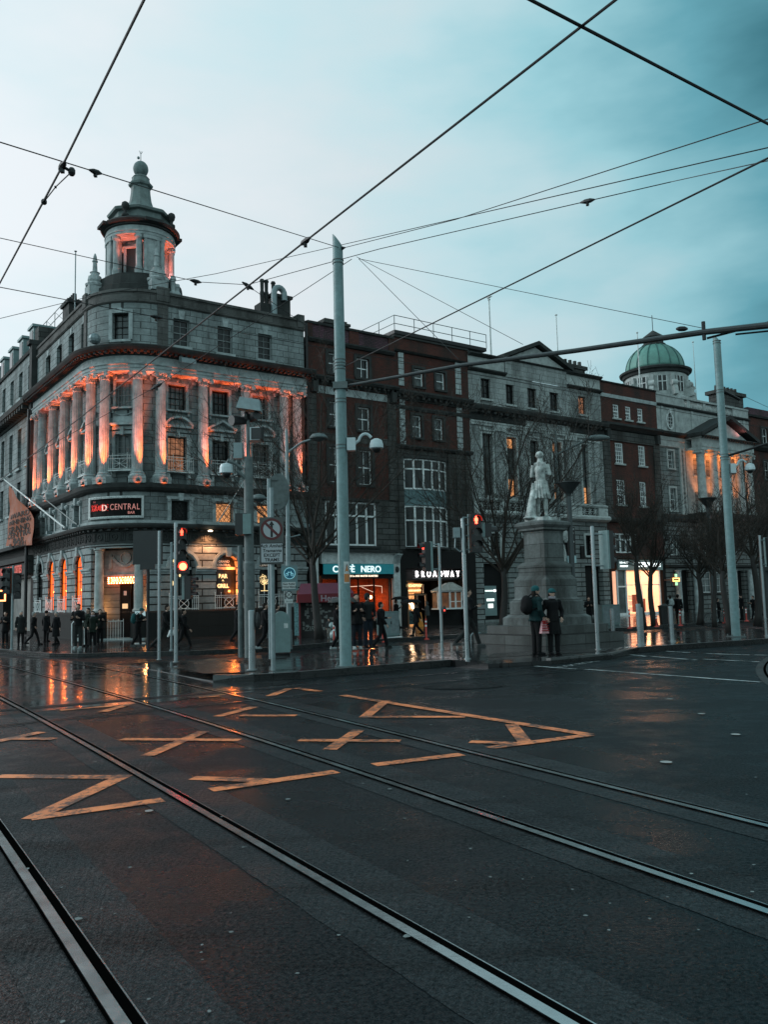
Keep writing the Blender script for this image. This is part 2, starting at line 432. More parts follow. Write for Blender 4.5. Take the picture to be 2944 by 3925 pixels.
b.build('frieze',STONE_D,cb,OC)
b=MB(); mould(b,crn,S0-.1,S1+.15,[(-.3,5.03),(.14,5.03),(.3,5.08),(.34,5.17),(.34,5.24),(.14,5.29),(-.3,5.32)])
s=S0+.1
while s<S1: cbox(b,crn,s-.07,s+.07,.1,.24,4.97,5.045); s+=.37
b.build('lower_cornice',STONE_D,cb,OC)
# mezzanine
mops=[(s-.44,s+.44,5.45,6.36) for s in Rw]+[(sL(v)-.44,sL(v)+.44,5.45,6.42) for v in (3.75,5.9,8.15,9.95)]
mz=[o[0]+.44 for o in mops]
b=MB(); wall(b,crn,S0,S1,5.3,6.74,mops,0,.3); b.build('mezzanine_wall',STONE,cb,OC)
b=MB(); mould(b,crn,S0,S1,[(0,5.3),(.1,5.3),(.1,5.42),(0,5.44)]); b.build('mezzanine_sill',STONE_S,cb,OC)
for i,o in enumerate(mops):
    m=o[0]+.44
    lit={1:GLIT,2:GLIT}.get(i,GLASS)
    w=window(cb,OC,crn,o[0],o[1],o[2],o[3],-.25,(4,3),IRONB,lit,.03,bw=.018,diamond=True)
    b=MB()
    for x0,x1 in ((o[0]-.17,o[0]),(o[1],o[1]+.17)): cbox(b,crn,x0,x1,0,.06,5.44,6.42)
    cbox(b,crn,o[0]-.22,o[1]+.22,0,.09,6.42,6.55)
    b.add([crn(m+x,q,z) for q in (.0,.17) for x,z in ((-.09,6.36),(.09,6.36),(.13,6.7),(-.13,6.7))],[(4,5,6,7),(0,1,5,4),(1,2,6,5),(2,3,7,6),(3,0,4,7)])
    for x in (o[0]-.12,o[1]+.12): b.lathe([(.05,6.3),(.075,6.4),(.05,6.5)],crn(x,.1,0)[:2],8)
    b.build('window_surround',STONE_S,w,OC)
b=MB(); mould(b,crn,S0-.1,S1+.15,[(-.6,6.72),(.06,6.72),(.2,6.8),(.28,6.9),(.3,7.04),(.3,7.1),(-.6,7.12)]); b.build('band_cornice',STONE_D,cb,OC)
# colonnade storeys: recessed wall
RO=-.42
w2=[(s-.46,s+.46,7.7,9.42) for s in Rw]+[(sC-.45,sC+.45,7.7,9.42)]+[(s-.45,s+.45,7.7,9.42) for s in sLw]
w3=[(s-.44,s+.44,10.66,11.86) for s in Rw]+[(sC-.44,sC+.44,10.66,11.86)]+[(s-.42,s+.42,10.66,11.86) for s in sLw]
b=MB(); wall(b,crn,S0,S1,7.1,12.0,w2+w3,RO,.22); b.build('upper_wall',STONE_D if 0 else STONE,cb,OC)
cols=[-16.33,-14.25,-12.05,-9.9,-9.15]+[CU-RC*R_(a) for a in (23,57,78)]+[sL(v) for v in (4.1,6.3,8.5,10.7)]+[sL(11.6)]
for i,s in enumerate(cols):
    b=MB(); c=crn(s,-.02,0); d=crn(s+.05,-.02,0); ax=math.atan2(d[1]-c[1],d[0]-c[0])
    b.obox(c[:2],ax,.38,.36,7.08,7.26); fluted(b,c[:2],7.26,11.88,.245,18,ax)
    co=b.build('column',STONE_S,cb,OC)
    b=MB(); ionic(b,crn,s,-.02,11.86,.235); b.build('capital',STONE_S,co,OC)
    # floodlight at the column foot
    fs=s+.05; l=crn(fs,.42,7.2)
    b=MB(); b.tube([crn(fs,.38,7.12),crn(fs,.38,7.16)],.09,10); b.tube([crn(fs,.38,7.15),crn(fs,.36,7.24)],.05,8)
    b.build('floodlight',BLACKP,co,OC)
    spot(U(crn(fs+.22,.52,7.15)),U(crn(s+.04,.05,9.7)),2500,ORG,27,1,.03)
    spot(U(crn(fs,.6,6.95)),U(crn(s,.1,7.4)),15,ORG,64,.8,.03)
    spot(U(crn(fs-.1,.6,7.15)),U(crn(s,.08,10.4)),1150,PINK,19,1,.05)
for s in [(a+c)/2 for a,c in zip([cols[0],cols[1],cols[2],cols[3]],[cols[1],cols[2],cols[3],cols[4]])][:3]+[sC]+sLw[:4]:
    spot(U(crn(s,-.02,11.2)),U(crn(s,-.16,12.2)),45,(1,.1,.02),95,.4,.05)
for o,z in ((w2,0),(w3,1)):
    for i,q in enumerate(o):
        g=GLASS if (i in (1,2) ) else GLASSB
        if z==0 and i==0: g=GLITD
        w=window(cb,OC,crn,q[0],q[1],q[2],q[3],RO-.2,(4,6 if not z else 4),GREYW if i in (2,3,4) else DARK,g,.055,bw=.022)
        m=(q[0]+q[1])/2; b=MB(); h=q[1]-m
        if z==0:
            for x0,x1 in ((q[0]-.17,q[0]-.0),(q[1]+.0,q[1]+.17)): cbox(b,crn,x0,x1,RO,RO+.1,7.12,9.42)
            for x0,x1 in ((q[0]-.26,q[0]-.17),(q[1]+.17,q[1]+.26)): cbox(b,crn,x0,x1,RO,RO+.1,9.0,9.56)
            cbox(b,crn,q[0]-.17,q[1]+.17,RO,RO+.1,9.42,9.56)
            cbox(b,crn,m-.08,m+.08,RO+.1,RO+.22,9.36,9.72)
            cbox(b,crn,q[0]-.2,q[1]+.2,RO,RO+.13,9.62,9.78)
            cbox(b,crn,m-.68,m+.68,RO,RO+.34,9.8,9.9)
            if i in (0,2,5,7):
                n=12; rr=.68*1.02; 
                for j in range(n):
                    t0=R_(28)+(PI-2*R_(28))*j/n; t1=R_(28)+(PI-2*R_(28))*(j+1)/n; R0=.75
                    cbx=[(m+R0*cos(t),9.56+R0*sin(t)*.98) for t in (t0,t1)]
                    bar(b,crn,cbx[0],cbx[1],RO,.1,.38+.004*(j%2))
                b.add([crn(m+.6*cos(t),RO+.06,9.88+.33*sin(t)) for t in [PI*j/10 for j in range(11)]],[tuple(range(11))])
            elif i in (1,4,6):
                for sg in (-1,1): bar(b,crn,(m+sg*.72,9.93),(m,10.32),RO,.1,.38+.004*sg)
                b.add([crn(m-.6,RO+.06,9.9),crn(m+.6,RO+.06,9.9),crn(m,RO+.06,10.27)],[(0,1,2)])
            else:
                cbox(b,crn,m-.6,m+.6,RO,RO+.06,9.95,10.25)
                for j in range(10):
                    t=(j-5)/5; u_=(j-4)/5; bar(b,crn,(m+.5*t,10.45-.16*(1-t*t)),(m+.5*u_,10.45-.16*(1-u_*u_)),RO,.05,.06+.003*(j%2))
        else:
            for x0,x1 in ((q[0]-.13,q[0]),(q[1],q[1]+.13)): cbox(b,crn,x0,x1,RO,RO+.07,10.66,11.98)
            cbox(b,crn,q[0],q[1],RO,RO+.07,11.86,11.98)
            cbox(b,crn,q[0]-.22,q[1]+.22,RO,RO+.2,10.58,10.66)
            for x in (q[0]-.12,q[1]+.12): cbox(b,crn,x-.05,x+.05,RO,RO+.13,10.42,10.58)
            b.add(MB().ell(crn(m,RO+.1,12.05),(.06,.06,.07),8,5).v,MB().ell((0,0,0),(.06,.06,.07),8,5).f)
        b.build('window_surround',STONE_S,w,OC)
        if z==0:                                          # balcony railing
            b=MB(); a0,a1=m-.64,m+.64; fo=RO+.42
            for zz in (7.76,8.22,8.36): cbox(b,crn,a0,a1,fo,fo+.025,zz,zz+.025)
            for sg in (0,1):
                e=a0 if sg==0 else a1
                for zz in (7.76,8.22,8.36): b.tube([crn(e,RO,zz+.012),crn(e,fo,zz+.012)],.013,4)
                for ox in (0,.1,.2,.3):
                    x=a0+ox if sg==0 else a1-ox
                    b.tube([crn(x,fo+.012,7.7),crn(x,fo+.012,8.5 if ox in (0,.3) else 8.36)],.013 if ox in (0,.3) else .009,5)
            for (x0,y0),(x1,y1) in (((a0+.3,7.78),(a1-.3,8.22)),((a0+.3,8.22),(a1-.3,7.78)),((m,7.78),(m,8.22)),((a0+.3,8.0),(a1-.3,8.0))):
                b.tube([crn(x0,fo+.012,y0),crn(x1,fo+.012,y1)],.01,4)
            cc=crn(m,fo+.012,8.0); b.ell(cc,(.035,.035,.035),8,5)
            cbox(b,crn,a0-.04,a1+.04,RO,fo+.05,7.66,7.72)
            for x in (m-.5,m+.5): cbox(b,crn,x-.06,x+.06,RO,fo-.1,7.45,7.66)
            b.build('balcony_railing',WHITE,cb,OC)
# entablature and big cornice
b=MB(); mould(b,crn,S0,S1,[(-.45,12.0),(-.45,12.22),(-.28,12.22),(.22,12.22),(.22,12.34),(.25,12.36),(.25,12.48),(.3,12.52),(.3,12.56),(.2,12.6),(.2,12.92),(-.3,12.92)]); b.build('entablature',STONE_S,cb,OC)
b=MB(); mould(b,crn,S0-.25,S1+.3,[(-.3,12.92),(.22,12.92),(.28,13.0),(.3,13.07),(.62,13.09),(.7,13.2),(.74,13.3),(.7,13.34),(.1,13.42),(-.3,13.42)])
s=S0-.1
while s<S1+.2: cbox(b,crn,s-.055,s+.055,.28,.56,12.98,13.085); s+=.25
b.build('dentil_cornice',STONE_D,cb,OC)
# attic
aops=[(s-.4,s+.4,13.66,14.96) for s in (-15.33,-13.1,-10.93)]+[(CU-RC*R_(40)-.38,CU-RC*R_(40)+.38,13.72,14.96)]+[(s-.48,s+.48,13.55,15.04) for s in sLw]
b=MB(); wall(b,crn,S0,S1,13.36,15.5,aops,0,.28); b.build('attic_wall',STONE,cb,OC)
for q in aops:
    w=window(cb,OC,crn,*q[:4],-.22,(2,4),GREYW if q in aops[:3] else DARK,GLASSB if q is aops[3] else GLASS,.05,bw=.025)
    b=MB(); cbox(b,crn,q[0]-.1,q[1]+.1,0,.1,q[2]-.12,q[2]-.01)
    if q is aops[3]:
        for x0,x1 in ((q[0]-.17,q[0]),(q[1],q[1]+.17)): cbox(b,crn,x0,x1,0,.08,q[2],q[3]+.16)
        cbox(b,crn,q[0],q[1],0,.08,q[3],q[3]+.16); cbox(b,crn,sC-.1,sC+.1,.08,.15,q[3]-.02,q[3]+.2)
    else:
        m=(q[0]+q[1])/2
        for sg,x in ((-1,q[0]),(1,q[1])): b.add([crn(m+k_,.0,z) for k_,z in ((.0,0),)],[])
        b.add([crn(m+x,o_,z) for o_ in (0,.03) for x,z in ((-.11,q[3]),(.11,q[3]),(.17,15.36),(-.17,15.36))],[(4,5,6,7),(0,1,5,4),(1,2,6,5),(2,3,7,6),(3,0,4,7)])
    b.build('window_surround',STONE_S,w,OC)
b=MB(); mould(b,crn,S0,S1,[(-.2,15.46),(.04,15.46),(.1,15.52),(.1,15.6),(.02,15.64),(.02,15.95),(.08,15.98),(.08,16.1),(-.3,16.14),(-.3,15.46)])
for a0,a1 in ((CU-.25,CU+.35),(SA-.35,SA+.15),(S1-.4,S1)): cbox(b,crn,a0,a1,-.35,.12,15.62,16.3)
for a0,a1 in ((CU-.2,CU+.3),(SA-.3,SA+.1)): cbox(b,crn,a0,a1,0,.05,13.4,15.46)
b.build('parapet',masonry('dark parapet stone',(.13,.13,.125),(.1,.1,.095),(.03,.03,.03),.9,.3,.01,stain=.85),cb,OC)
# core, roof, end walls
b=MB(); poly=[crn(s,-2.0,0)[:2] for s in sbreaks(crn,S0,S1)]+[(S1,11.9)]
b.prism(poly,.1,13.0); b.prism([crn(s,-.5,0)[:2] for s in sbreaks(crn,S0,S1)]+[(S1,11.9)],12.9,15.7); b.build('core_and_roof',LEAD,cb,OC)
b=MB(); b.box(S1-.3,S1,.02,11.9,.13,15.9); b.box(-18.9,S1,11.75,11.88,.13,15.9); b.build('end_wall',STONE_D,cb,OC)
for i,q in enumerate(gops[:-1]):
    R=i<3
    w=window(cb,OC,crn,q[0],q[1],1.45,q[3],-.46 if R else -.1,(2,2) if R else (2,3),DARK,GORANGE if (i in (3,4,5)) else GLASS,.045,arch=True,bw=.03,mid=False,name='arched_window')
    # railing in front of window
    b=MB(); m=(q[0]+q[1])/2; a0,a1=q[0]-.1,q[1]+.1; fo=.1
    for zz in (1.42,1.9,1.99): cbox(b,crn,a0,a1,fo,fo+.025,zz,zz+.02)
    for x in (a0,a0+.1,a0+.2,a0+.3,a1-.3,a1-.2,a1-.1,a1):
        b.tube([crn(x,fo+.012,1.36),crn(x,fo+.012,2.1 if x in (a0,a1,a0+.3,a1-.3) else 1.99)],.014 if x in (a0,a1) else .009,5)
        if x in (a0,a1,a0+.3,a1-.3): b.ell(crn(x,fo+.012,2.12),(.022,.022,.03),6,4)
    r=.23
    for j in range(16):
        t0=2*PI*j/16;t1=t0+2*PI/16; b.tube([crn(m+r*cos(t0),fo+.012,1.66+r*sin(t0)),crn(m+r*cos(t1),fo+.012,1.66+r*sin(t1))],.012,4)
    for sg in (1,-1): b.tube([crn(m-.28,fo+.012,1.66-sg*.24),crn(m+.28,fo+.012,1.66+sg*.24)],.011,4)
    b.ell(crn(m,fo+.02,1.66),(.03,.03,.03),8,5)
    b.build('window_railing',WHITE2,cb,OC)
    if R:
        b=MB(); cbox(b,crn,q[0]+.04,q[1]-.04,-.43,-.38,3.22,3.34)
        for k in range(9): cbox(b,crn,q[0]+.12+k*.095,q[0]+.15+k*.095,-.38,-.365,3.24,3.32)
        b.build('transom',WHITE,w,OC)
        lm=emis('cream window lettering',(.9,.75,.6),.35,(.5,.5,.45)); 
        for tx,zz in (('GRAND',3.6),('CENTRAL',3.43)):
            sign_text('window_lettering',tx,.16,lambda x,y,z,m=m,zz=zz:tuple(Vector(crn(m-.02+x,-.40+z,zz+y))-Vector(OC)),lm,w)
gold=emis('gold window lettering',(1,.72,.35),1.1,(.6,.45,.2))
wb=[o for o in cb.children if o.name.startswith('arched_window')]
for tx,zz,sz in (('BAR',2.9,.27),('&',2.68,.15),('GRILL',2.44,.25)):
    sign_text('gold_lettering',tx,sz,lambda x,y,z,zz=zz:tuple(Vector(crn(-13.1+x,-.40+z,zz+y))-Vector(OC)),gold,wb[1],bold=.012,sx=.9)
b=MB(); rt=random.Random(3)                              # gold tree emblem in third arch
for k in range(90):
    a=rt.random()*2*PI; r=math.sqrt(rt.random())*.27; b.ell(crn(-10.9+r*cos(a),-.4,2.74+r*sin(a)*1.0),(.017,.012,.02),5,3)
b.tube([crn(-10.9,-.4,2.2),crn(-10.9,-.4,2.55)],.018,5)
for k in range(7):
    a=R_(30+k*20); b.tube([crn(-10.9,-.4,2.48),crn(-10.9+.2*cos(a),-.4,2.6+.2*sin(a))],.007,4)
cbox(b,crn,-11.1,-10.7,-.41,-.39,2.17,2.2); b.build('gold_tree_emblem',gold,wb[2],OC)
b=MB(); b.ell(crn(-15.5,-.4,3.62),(.09,.02,.09),8,5); b.ell(crn(-15.35,-.4,3.7),(.06,.02,.06),8,5); b.ell(crn(-15.6,-.4,2.6),(.05,.02,.12),8,5); b.ell(crn(-15.25,-.4,2.95),(.05,.02,.07),8,5); b.build('chandelier_glow',gold,wb[0],OC)
point(U(crn(-12.62,-.2,2.2)),45,(1,.2,.03),.05); point(U(crn(-12.75,-.15,3.3)),30,(1,.2,.03),.05)
for s in sLa[:3]: point(U(crn(s,-.1,2.4)),26,(1,.2,.03),.05)
# bulkhead lamp over the middle arch
b=MB(); b.ell(crn(-14.1,.42,4.98),(.12,.1,.04),10,5); lampw=emis('warm lamp lens',(1,.75,.5),6); b.build('soffit_lamp',lampw,cb,OC)
spot(U(crn(-14.1,.45,4.92)),U(crn(-14.1,.0,3.4)),300,(1,.42,.18),120,.8,.05)
# entrance porch
eA,eB=CU-RC*R_(73),CU-RC*R_(13); TH=R_(43)
def ent(x,off,z):
    d=RC+off; return (CU-d*sin(TH)+x*cos(TH),CV-d*cos(TH)-x*sin(TH),z)
_crn=crn; eM=0; ED=-1.1; crn=ent
EW=RC*sin(R_(30)); b=MB(); wall(b,crn,-EW-.05,EW+.05,.13,4.3,[(-.32,.72,.2,2.66)],ED,.15)
for e in (-EW,EW):
    b.add([crn(e,-.34,.13),crn(e,ED,.13),crn(e,ED,4.2),crn(e,-.34,4.2)],[(0,1,2,3),(3,2,1,0)])
b.build('porch_wall',STONE,cb,OC)
b=MB(); cbox(b,crn,-EW,EW,ED+.02,ED+.06,2.98,4.15)
for j in range(16):
    t=(j-8)/8;u_=(j-7)/8; bar(b,crn,(eM+.62*t,3.85-.42*(1-t*t)),(eM+.62*u_,3.85-.42*(1-u_*u_)),ED+.06,.12,.12+.01*(j%2))
for j in range(14):
    t0=2*PI*j/14;t1=t0+2*PI/14; bar(b,crn,(eM+.24*cos(t0),3.8+.26*sin(t0)),(eM+.24*cos(t1),3.8+.26*sin(t1)),ED+.06,.06,.1)
for x in (-.72,.72): cbox(b,crn,eM+x-.07,eM+x+.07,ED+.06,ED+.16,3.3,3.95)
cbox(b,crn,-EW,EW,ED+.02,ED+.16,2.96,3.05); b.build('carved_panel',STONE_S,cb,OC)
b=MB(); cbox(b,_crn,eA-.1,eB+.1,-1.0,.08,4.2,4.28); cbox(b,crn,-EW,EW,ED,-.4,4.2,4.26); b.build('porch_soffit',STONE_S,cb,OC)
for a in (21.5,65):
    s=CU-RC*R_(a); c=_crn(s,-.14,0); b=MB(); b.obox(c[:2],0,.27,.27,.13,1.36); b.build('column_pedestal',PLINTH,cb,OC)
    b=MB(); b.lathe([(.26,1.36),(.27,1.44),(.21,1.5),(.2,1.56),(.205,2.4),(.175,4.0),(.18,4.03),(.2,4.06),(.18,4.09),(.25,4.15),(.25,4.2)],c[:2],28); b.build('smooth_column',BANK_S,cb,OC,smooth=False)
b=MB(); cbox(b,crn,eM-.32,eM+.2,ED-.1,ED-.05,.2,2.6)
for z0 in (.35,1.0,1.9): cbox(b,crn,eM-.24,eM+.12,ED-.05,ED-.03,z0,z0+.5)
door=b.build('door',DARK,cb,OC); dm=emis('warm notice',(1,.6,.3),.9)
b=MB(); cbox(b,crn,eM-.2,eM+.06,ED-.03,ED-.02,1.5,1.72); b.build('door_notice',dm,door,OC)
b=MB(); cbox(b,crn,eM-.14,eM+.0,ED-.03,ED-.02,2.1,2.3); b.build('poster',WHITE,door,OC)
b=MB(); cbox(b,crn,eM-.6,eM+1.0,ED-.9,ED-.8,.13,2.7); b.build('dark_lobby',DARK,cb,OC)
b=MB(); cbox(b,crn,-EW,EW,ED-.2,-.1,.13,.2); b.build('door_step',STONE_S,cb,OC)
sg=MB(); cbox(sg,crn,eM-.72,eM+.78,ED+.3,ED+.4,2.62,2.93); sgo=sg.build('illuminated_sign',emis('glowing orange sign box',(1,.13,.02),3.5),cb,OC)
bl=MB()
for i in range(11):
    for zz in (2.655,2.9): bl.ell(crn(eM-.66+i*.132,ED+.41,zz),(.028,.028,.022),7,4)
for zz in (2.74,2.82):
    for sx in (-.67,.67): bl.ell(crn(eM+sx,ED+.41,zz),(.028,.028,.022),7,4)
bl.build('sign_bulbs',emis('sign bulbs',(1,.5,.25),14),sgo,OC)
sign_text('sign_lettering','BAR & GRILL',.19,lambda x,y,z:tuple(Vector(crn(eM+x,ED+.41+z,2.775+y))-Vector(OC)),emis('sign letters',(1,.6,.3),3),sgo,bold=.006)
b=MB(); b.ell(crn(eM+.45,ED-.3,2.5),(.12,.12,.06),8,5); b.build('lobby_light',emis('lobby lamp',(1,.6,.25),12),cb,OC)
for x,e in ((-EW+.2,26),(EW-.2,34)):
    point(U(crn(x,ED+.4,1.6)),e*.95,(1,.38,.12),.06)
point(U(crn(eM,ED+.9,2.5)),3.5,(1,.25,.06),.06)
point(U(crn(eM,.0,4.0)),2.5,(1,.4,.15),.1)
# sign board over entrance
crn=_crn
b=MB(); a0,a1=CU-RC*R_(73),CU-RC*R_(19)
cbox(b,crn,a0,a1,.0,.06,5.62,6.42); sb=b.build('sign_board',plain('black sign panel',(.004,.004,.004),.7,0,.2,4,0,.15),cb,OC)
b=MB()
for z0,z1 in ((5.52,5.62),(6.42,6.52)): cbox(b,crn,a0-.1,a1+.1,0,.12,z0,z1)
for x0,x1 in ((a0-.1,a0),(a1,a1+.1)): cbox(b,crn,x0,x1,0,.12,5.62,6.42)
s=a0
while s<a1:
    for z in (5.57,6.47): b.ell(crn(s,.12,z),(.03,.03,.03),6,4)
    s+=.1
b.build('sign_frame',WHITE,sb,OC)
am=(a0+a1)/2; pinkL=emis('pale pink neon letters',(1,.4,.33),.35,(.3,.1,.1)); whL=emis('white neon letter',(1,.7,.6),.9)
redB=emis('red sign bulbs',(1,.03,.02),.4,(.3,.02,.02))
mk=lambda cx,cz:(lambda x,y,z:tuple(Vector(crn(cx+x,.065+z,cz+y))-Vector(OC)))
sign_text('sign_lettering','CENTRAL',.38,mk(am+.52,6.02),pinkL,sb,.008,sx=.72,space=1.15)
sign_text('sign_lettering','BAR',.17,mk(am+.82,5.76),pinkL,sb,.01)
sign_text('sign_lettering','THE',.1,mk(am-1.0,6.3),emis('dim red letters',(.6,.1,.1),.3),sb,.01)
sign_text('sign_lettering','D',.38,mk(am-.42,6.0),whL,sb,.01,bold=.008)
sign_text('sign_lettering','GRAN',.34,mk(am-.8,6.0),emis('dark red letters',(1,.05,.03),.7),sb,.01,sx=.75)
b=MB(); rt=random.Random(5)
for k in range(70): b.ell(crn(am-1.15+rt.random()*.95,.09,5.88+rt.random()*.3),(.02,.015,.02),5,3)
b.build('sign_bulbs',redB,sb,OC)
# turret
TC=(CU-.1,CV-.05); TQ=[None]
def tz(b):
    b.v=[(x,y,z if z<17.2 else (17.2+(z-17.2)*.78 if z<20.66 else 19.9+(z-20.66)*1.107)) for x,y,z in b.v]; return b
tu=MB(); rg=1.62
tu.lathe([(2.15,15.6),(2.15,16.55),(2.05,16.6),(2.0,17.05),(1.8,17.1),(1.8,17.2)],TC,32)
t=tu.build('turret_base',MATS.get('x') or STONE_D,cb,OC)
b=MB(); b.lathe([(.8,17.2),(.8,19.7)],TC,24); tz(b).build('turret_core',STONE_S,cb,OC)
diag=[PI*1.25+k*PI/2 for k in range(4)]
b=MB()
for k in range(4):                                        # solid piers with pilasters between the openings
    a=PI*k/2+PI
    for da in (-.30,-.1,.1,.30): pass
    pts=[]
    for i in range(7):
        q=a-.2+.4*i/6; pts.append((TC[0]+1.6*cos(q),TC[1]+1.6*sin(q)))
    for i in range(7):
        q=a+.2-.4*i/6; pts.append((TC[0]+1.0*cos(q),TC[1]+1.0*sin(q)))
    b.prism(pts,17.2,19.72)
    for z0,z1 in ((17.2,17.5),(19.5,19.72)): b.prism([(TC[0]+(1.66 if i<7 else 1.1)*cos(q),TC[1]+(1.66 if i<7 else 1.1)*sin(q)) for i,q in enumerate([a-.26+.52*j/6 for j in range(7)]+[a+.26-.52*j/6 for j in range(7)])],z0,z1)
    for sg in (-1,1):
        q0,q1=(a-.23,a-.15) if sg<0 else (a+.15,a+.23)
        b.prism([(TC[0]+1.64*cos(q0),TC[1]+1.64*sin(q0)),(TC[0]+1.64*cos(q1),TC[1]+1.64*sin(q1)),(TC[0]+1.5*cos(q1),TC[1]+1.5*sin(q1)),(TC[0]+1.5*cos(q0),TC[1]+1.5*sin(q0))],17.5,19.5)
tz(b).build('turret_pier',STONE_S,cb,OC)
for a in diag:
    for da in (-.4,.4):
        b=MB(); c=(TC[0]+1.48*cos(a+da),TC[1]+1.48*sin(a+da))
        b.lathe([(.2,17.2),(.2,17.55),(.17,17.6),(.17,17.7),(.145,17.75),(.14,19.4),(.15,19.44),(.2,19.55),(.2,19.72)],c,16); tz(b).build('turret_column',STONE_S,cb,OC)
    b=MB(); d=Vector((cos(a),sin(a))); c=(TC[0]+.8*cos(a),TC[1]+.8*sin(a)); b.obox(c,a,.06,.34,17.3,19.2); tz(b).build('turret_opening',IRONB,cb,OC)
    b=MB()
    for y in (-.36,.36): b.obox((c[0]-y*sin(a)+.06*cos(a),c[1]+y*cos(a)+.06*sin(a)),a,.07,.06,17.3,19.3)
    b.obox((c[0]+.06*cos(a),c[1]+.06*sin(a)),a,.09,.46,19.2,19.32); tz(b).build('opening_surround',STONE_S,cb,OC)
    p=(TC[0]+1.42*cos(a+.1),TC[1]+1.42*sin(a+.1),17.35)
    spot(U(p),U((TC[0]+1.45*cos(a),TC[1]+1.2*sin(a),19.4)),170,(1,.12,.03),60,.7,.04)
    spot(U(p),U((TC[0]+1.2*cos(a+.3),TC[1]+1.2*sin(a+.3),19.0)),90,PINK,100,.7,.1)
b=MB(); b.lathe([(1.5,19.72),(1.5,19.74),(1.66,19.74),(1.66,19.9),(1.69,19.92),(1.69,20.02),(1.63,20.05),(1.63,20.28),(1.0,20.28)],TC,40); tz(b).build('turret_entablature',STONE_S,cb,OC)
b=MB(); b.lathe([(1.6,20.28),(1.72,20.32),(1.7,20.42),(1.84,20.46),(1.9,20.6),(1.86,20.66),(1.7,20.78),(1.4,20.82)],TC,40)
for a in [PI*k/2 for k in range(4)]: b.obox((TC[0]+1.78*cos(a),TC[1]+1.78*sin(a)),a,.2,.45,20.48,20.66)
tz(b).build('turret_cornice',STONE_D,cb,OC)
b=MB(); b.lathe([(1.38,20.82),(1.38,21.2),(1.56,21.24),(1.6,21.34),(1.5,21.4),(1.0,21.52),(.78,21.62),(.62,21.85),(.52,22.15),(.47,22.5),(.46,22.75),(.58,22.8),(.6,22.88),(.46,22.93),(.46,22.98),(.42,23.15),(.44,23.2),(.3,23.3),(.22,23.34)],TC,8,a0=PI/8); tz(b).build('turret_spire',plain('weathered spire stone',(.15,.19,.185),.8,0,.45,3,.3),cb,OC)
b=MB(); b.ell((TC[0],TC[1],23.64),(.37,.37,.37),20,12); b.tube([(TC[0],TC[1],23.9),(TC[0],TC[1],24.4)],.02,5); b.ell((TC[0]-.12,TC[1],24.15),(.07,.07,.07),8,5)
for k in (-1,0,1): b.tube([(TC[0],TC[1],24.35),(TC[0]+.09*k,TC[1],24.5)],.012,4)
tz(b).build('ball_finial',plain('weathered ball',(.14,.19,.19),.8,0,.4,4,.2),cb,OC,smooth=True)
for a in diag:
    for r0,z0 in ((1.62,20.75),):
        c=(TC[0]+r0*cos(a),TC[1]+r0*sin(a)); b=MB(); b.lathe([(.18,z0),(.18,z0+.12),(.08,z0+.18),(.07,z0+.3),(.15,z0+.36),(.19,z0+.5),(.16,z0+.62),(.07,z0+.68)],c,12); tz(b).build('ball_ornament',STONE_D,cb,OC,smooth=True)
for a,r0 in ((PI*1.5,2.0),(PI,2.0)):                       # urns on the attic piers
    c=(TC[0]+r0*1.1*cos(a),TC[1]+r0*1.1*sin(a)); z=16.2
    b=MB(); b.obox(c,a,.36,.36,z,z+.5); b.lathe([(.42,z+.5),(.45,z+.6),(.3,z+.7),(.34,z+.8),(.3,z+1.0),(.2,z+1.05),(.2,z+1.15),(.24,z+1.2),(.12,z+1.25),(.1,z+1.7),(.14,z+1.75),(.1,z+1.85),(.08,z+2.0),(.03,z+2.15)],c,12); b.build('urn',STONE_S,cb,OC)
# chimneys, duct and roof kit
b=MB(); b.box(-10.0,-8.95,.9,1.8,15.7,17.4); b.box(-10.1,-8.85,.8,1.9,17.4,17.55); b.build('chimney_stack',STONE_D,cb,OC)
b=MB()
for x in (-10.45,-10.2,-9.8): b.lathe([(.1,16.9),(.12,17.6),(.09,17.7),(.1,18.15),(.14,18.2),(.1,18.3)],(x,1.2),10)
b.box(-10.7,-10.1,.9,1.6,15.7,16.95); b.build('chimney_pot',STONE_D,cb,OC)
b=MB(); c=[(-10.0,.75,15.9),(-10.0,.75,17.5)]+[(-9.7-.3*cos(PI*i/8),.75,17.5+.35*sin(PI*i/8)) for i in range(1,9)]+[(-9.4,.75,17.2)]
b.tube(c,.16,12); b.build('vent_duct',GALV,cb,OC)
b=MB()
for x,h in ((-15.9,.9),(-15.55,1.05),(-15.35,.7)): b.lathe([(.16,16.1),(.2,16.3),(.11,16.45),(.12,16.1+h-.2),(.16,16.1+h-.15),(.12,16.1+h)],(x,.5),8)
b.build('roof_finial',STONE_S,cb,OC)
b=MB(); b.box(-19.3+.7,-18.0,7.0,8.2,15.7,17.3); b.box(-18.7,-17.9,6.9,8.3,17.3,17.5)
for k in range(4): b.lathe([(.13,17.5),(.11,17.85)],(-18.3,7.1+k*.3),8)
b.build('chimney_stack',STONE_D,cb,OC)
b=MB(); b.tube([(-18.6,5.9,15.9),(-18.6,5.9,19.6)],.03,6); b.ell((-18.6,5.9,19.65),(.08,.08,.03),8,4); b.build('flagpole',GALV,cb,OC)
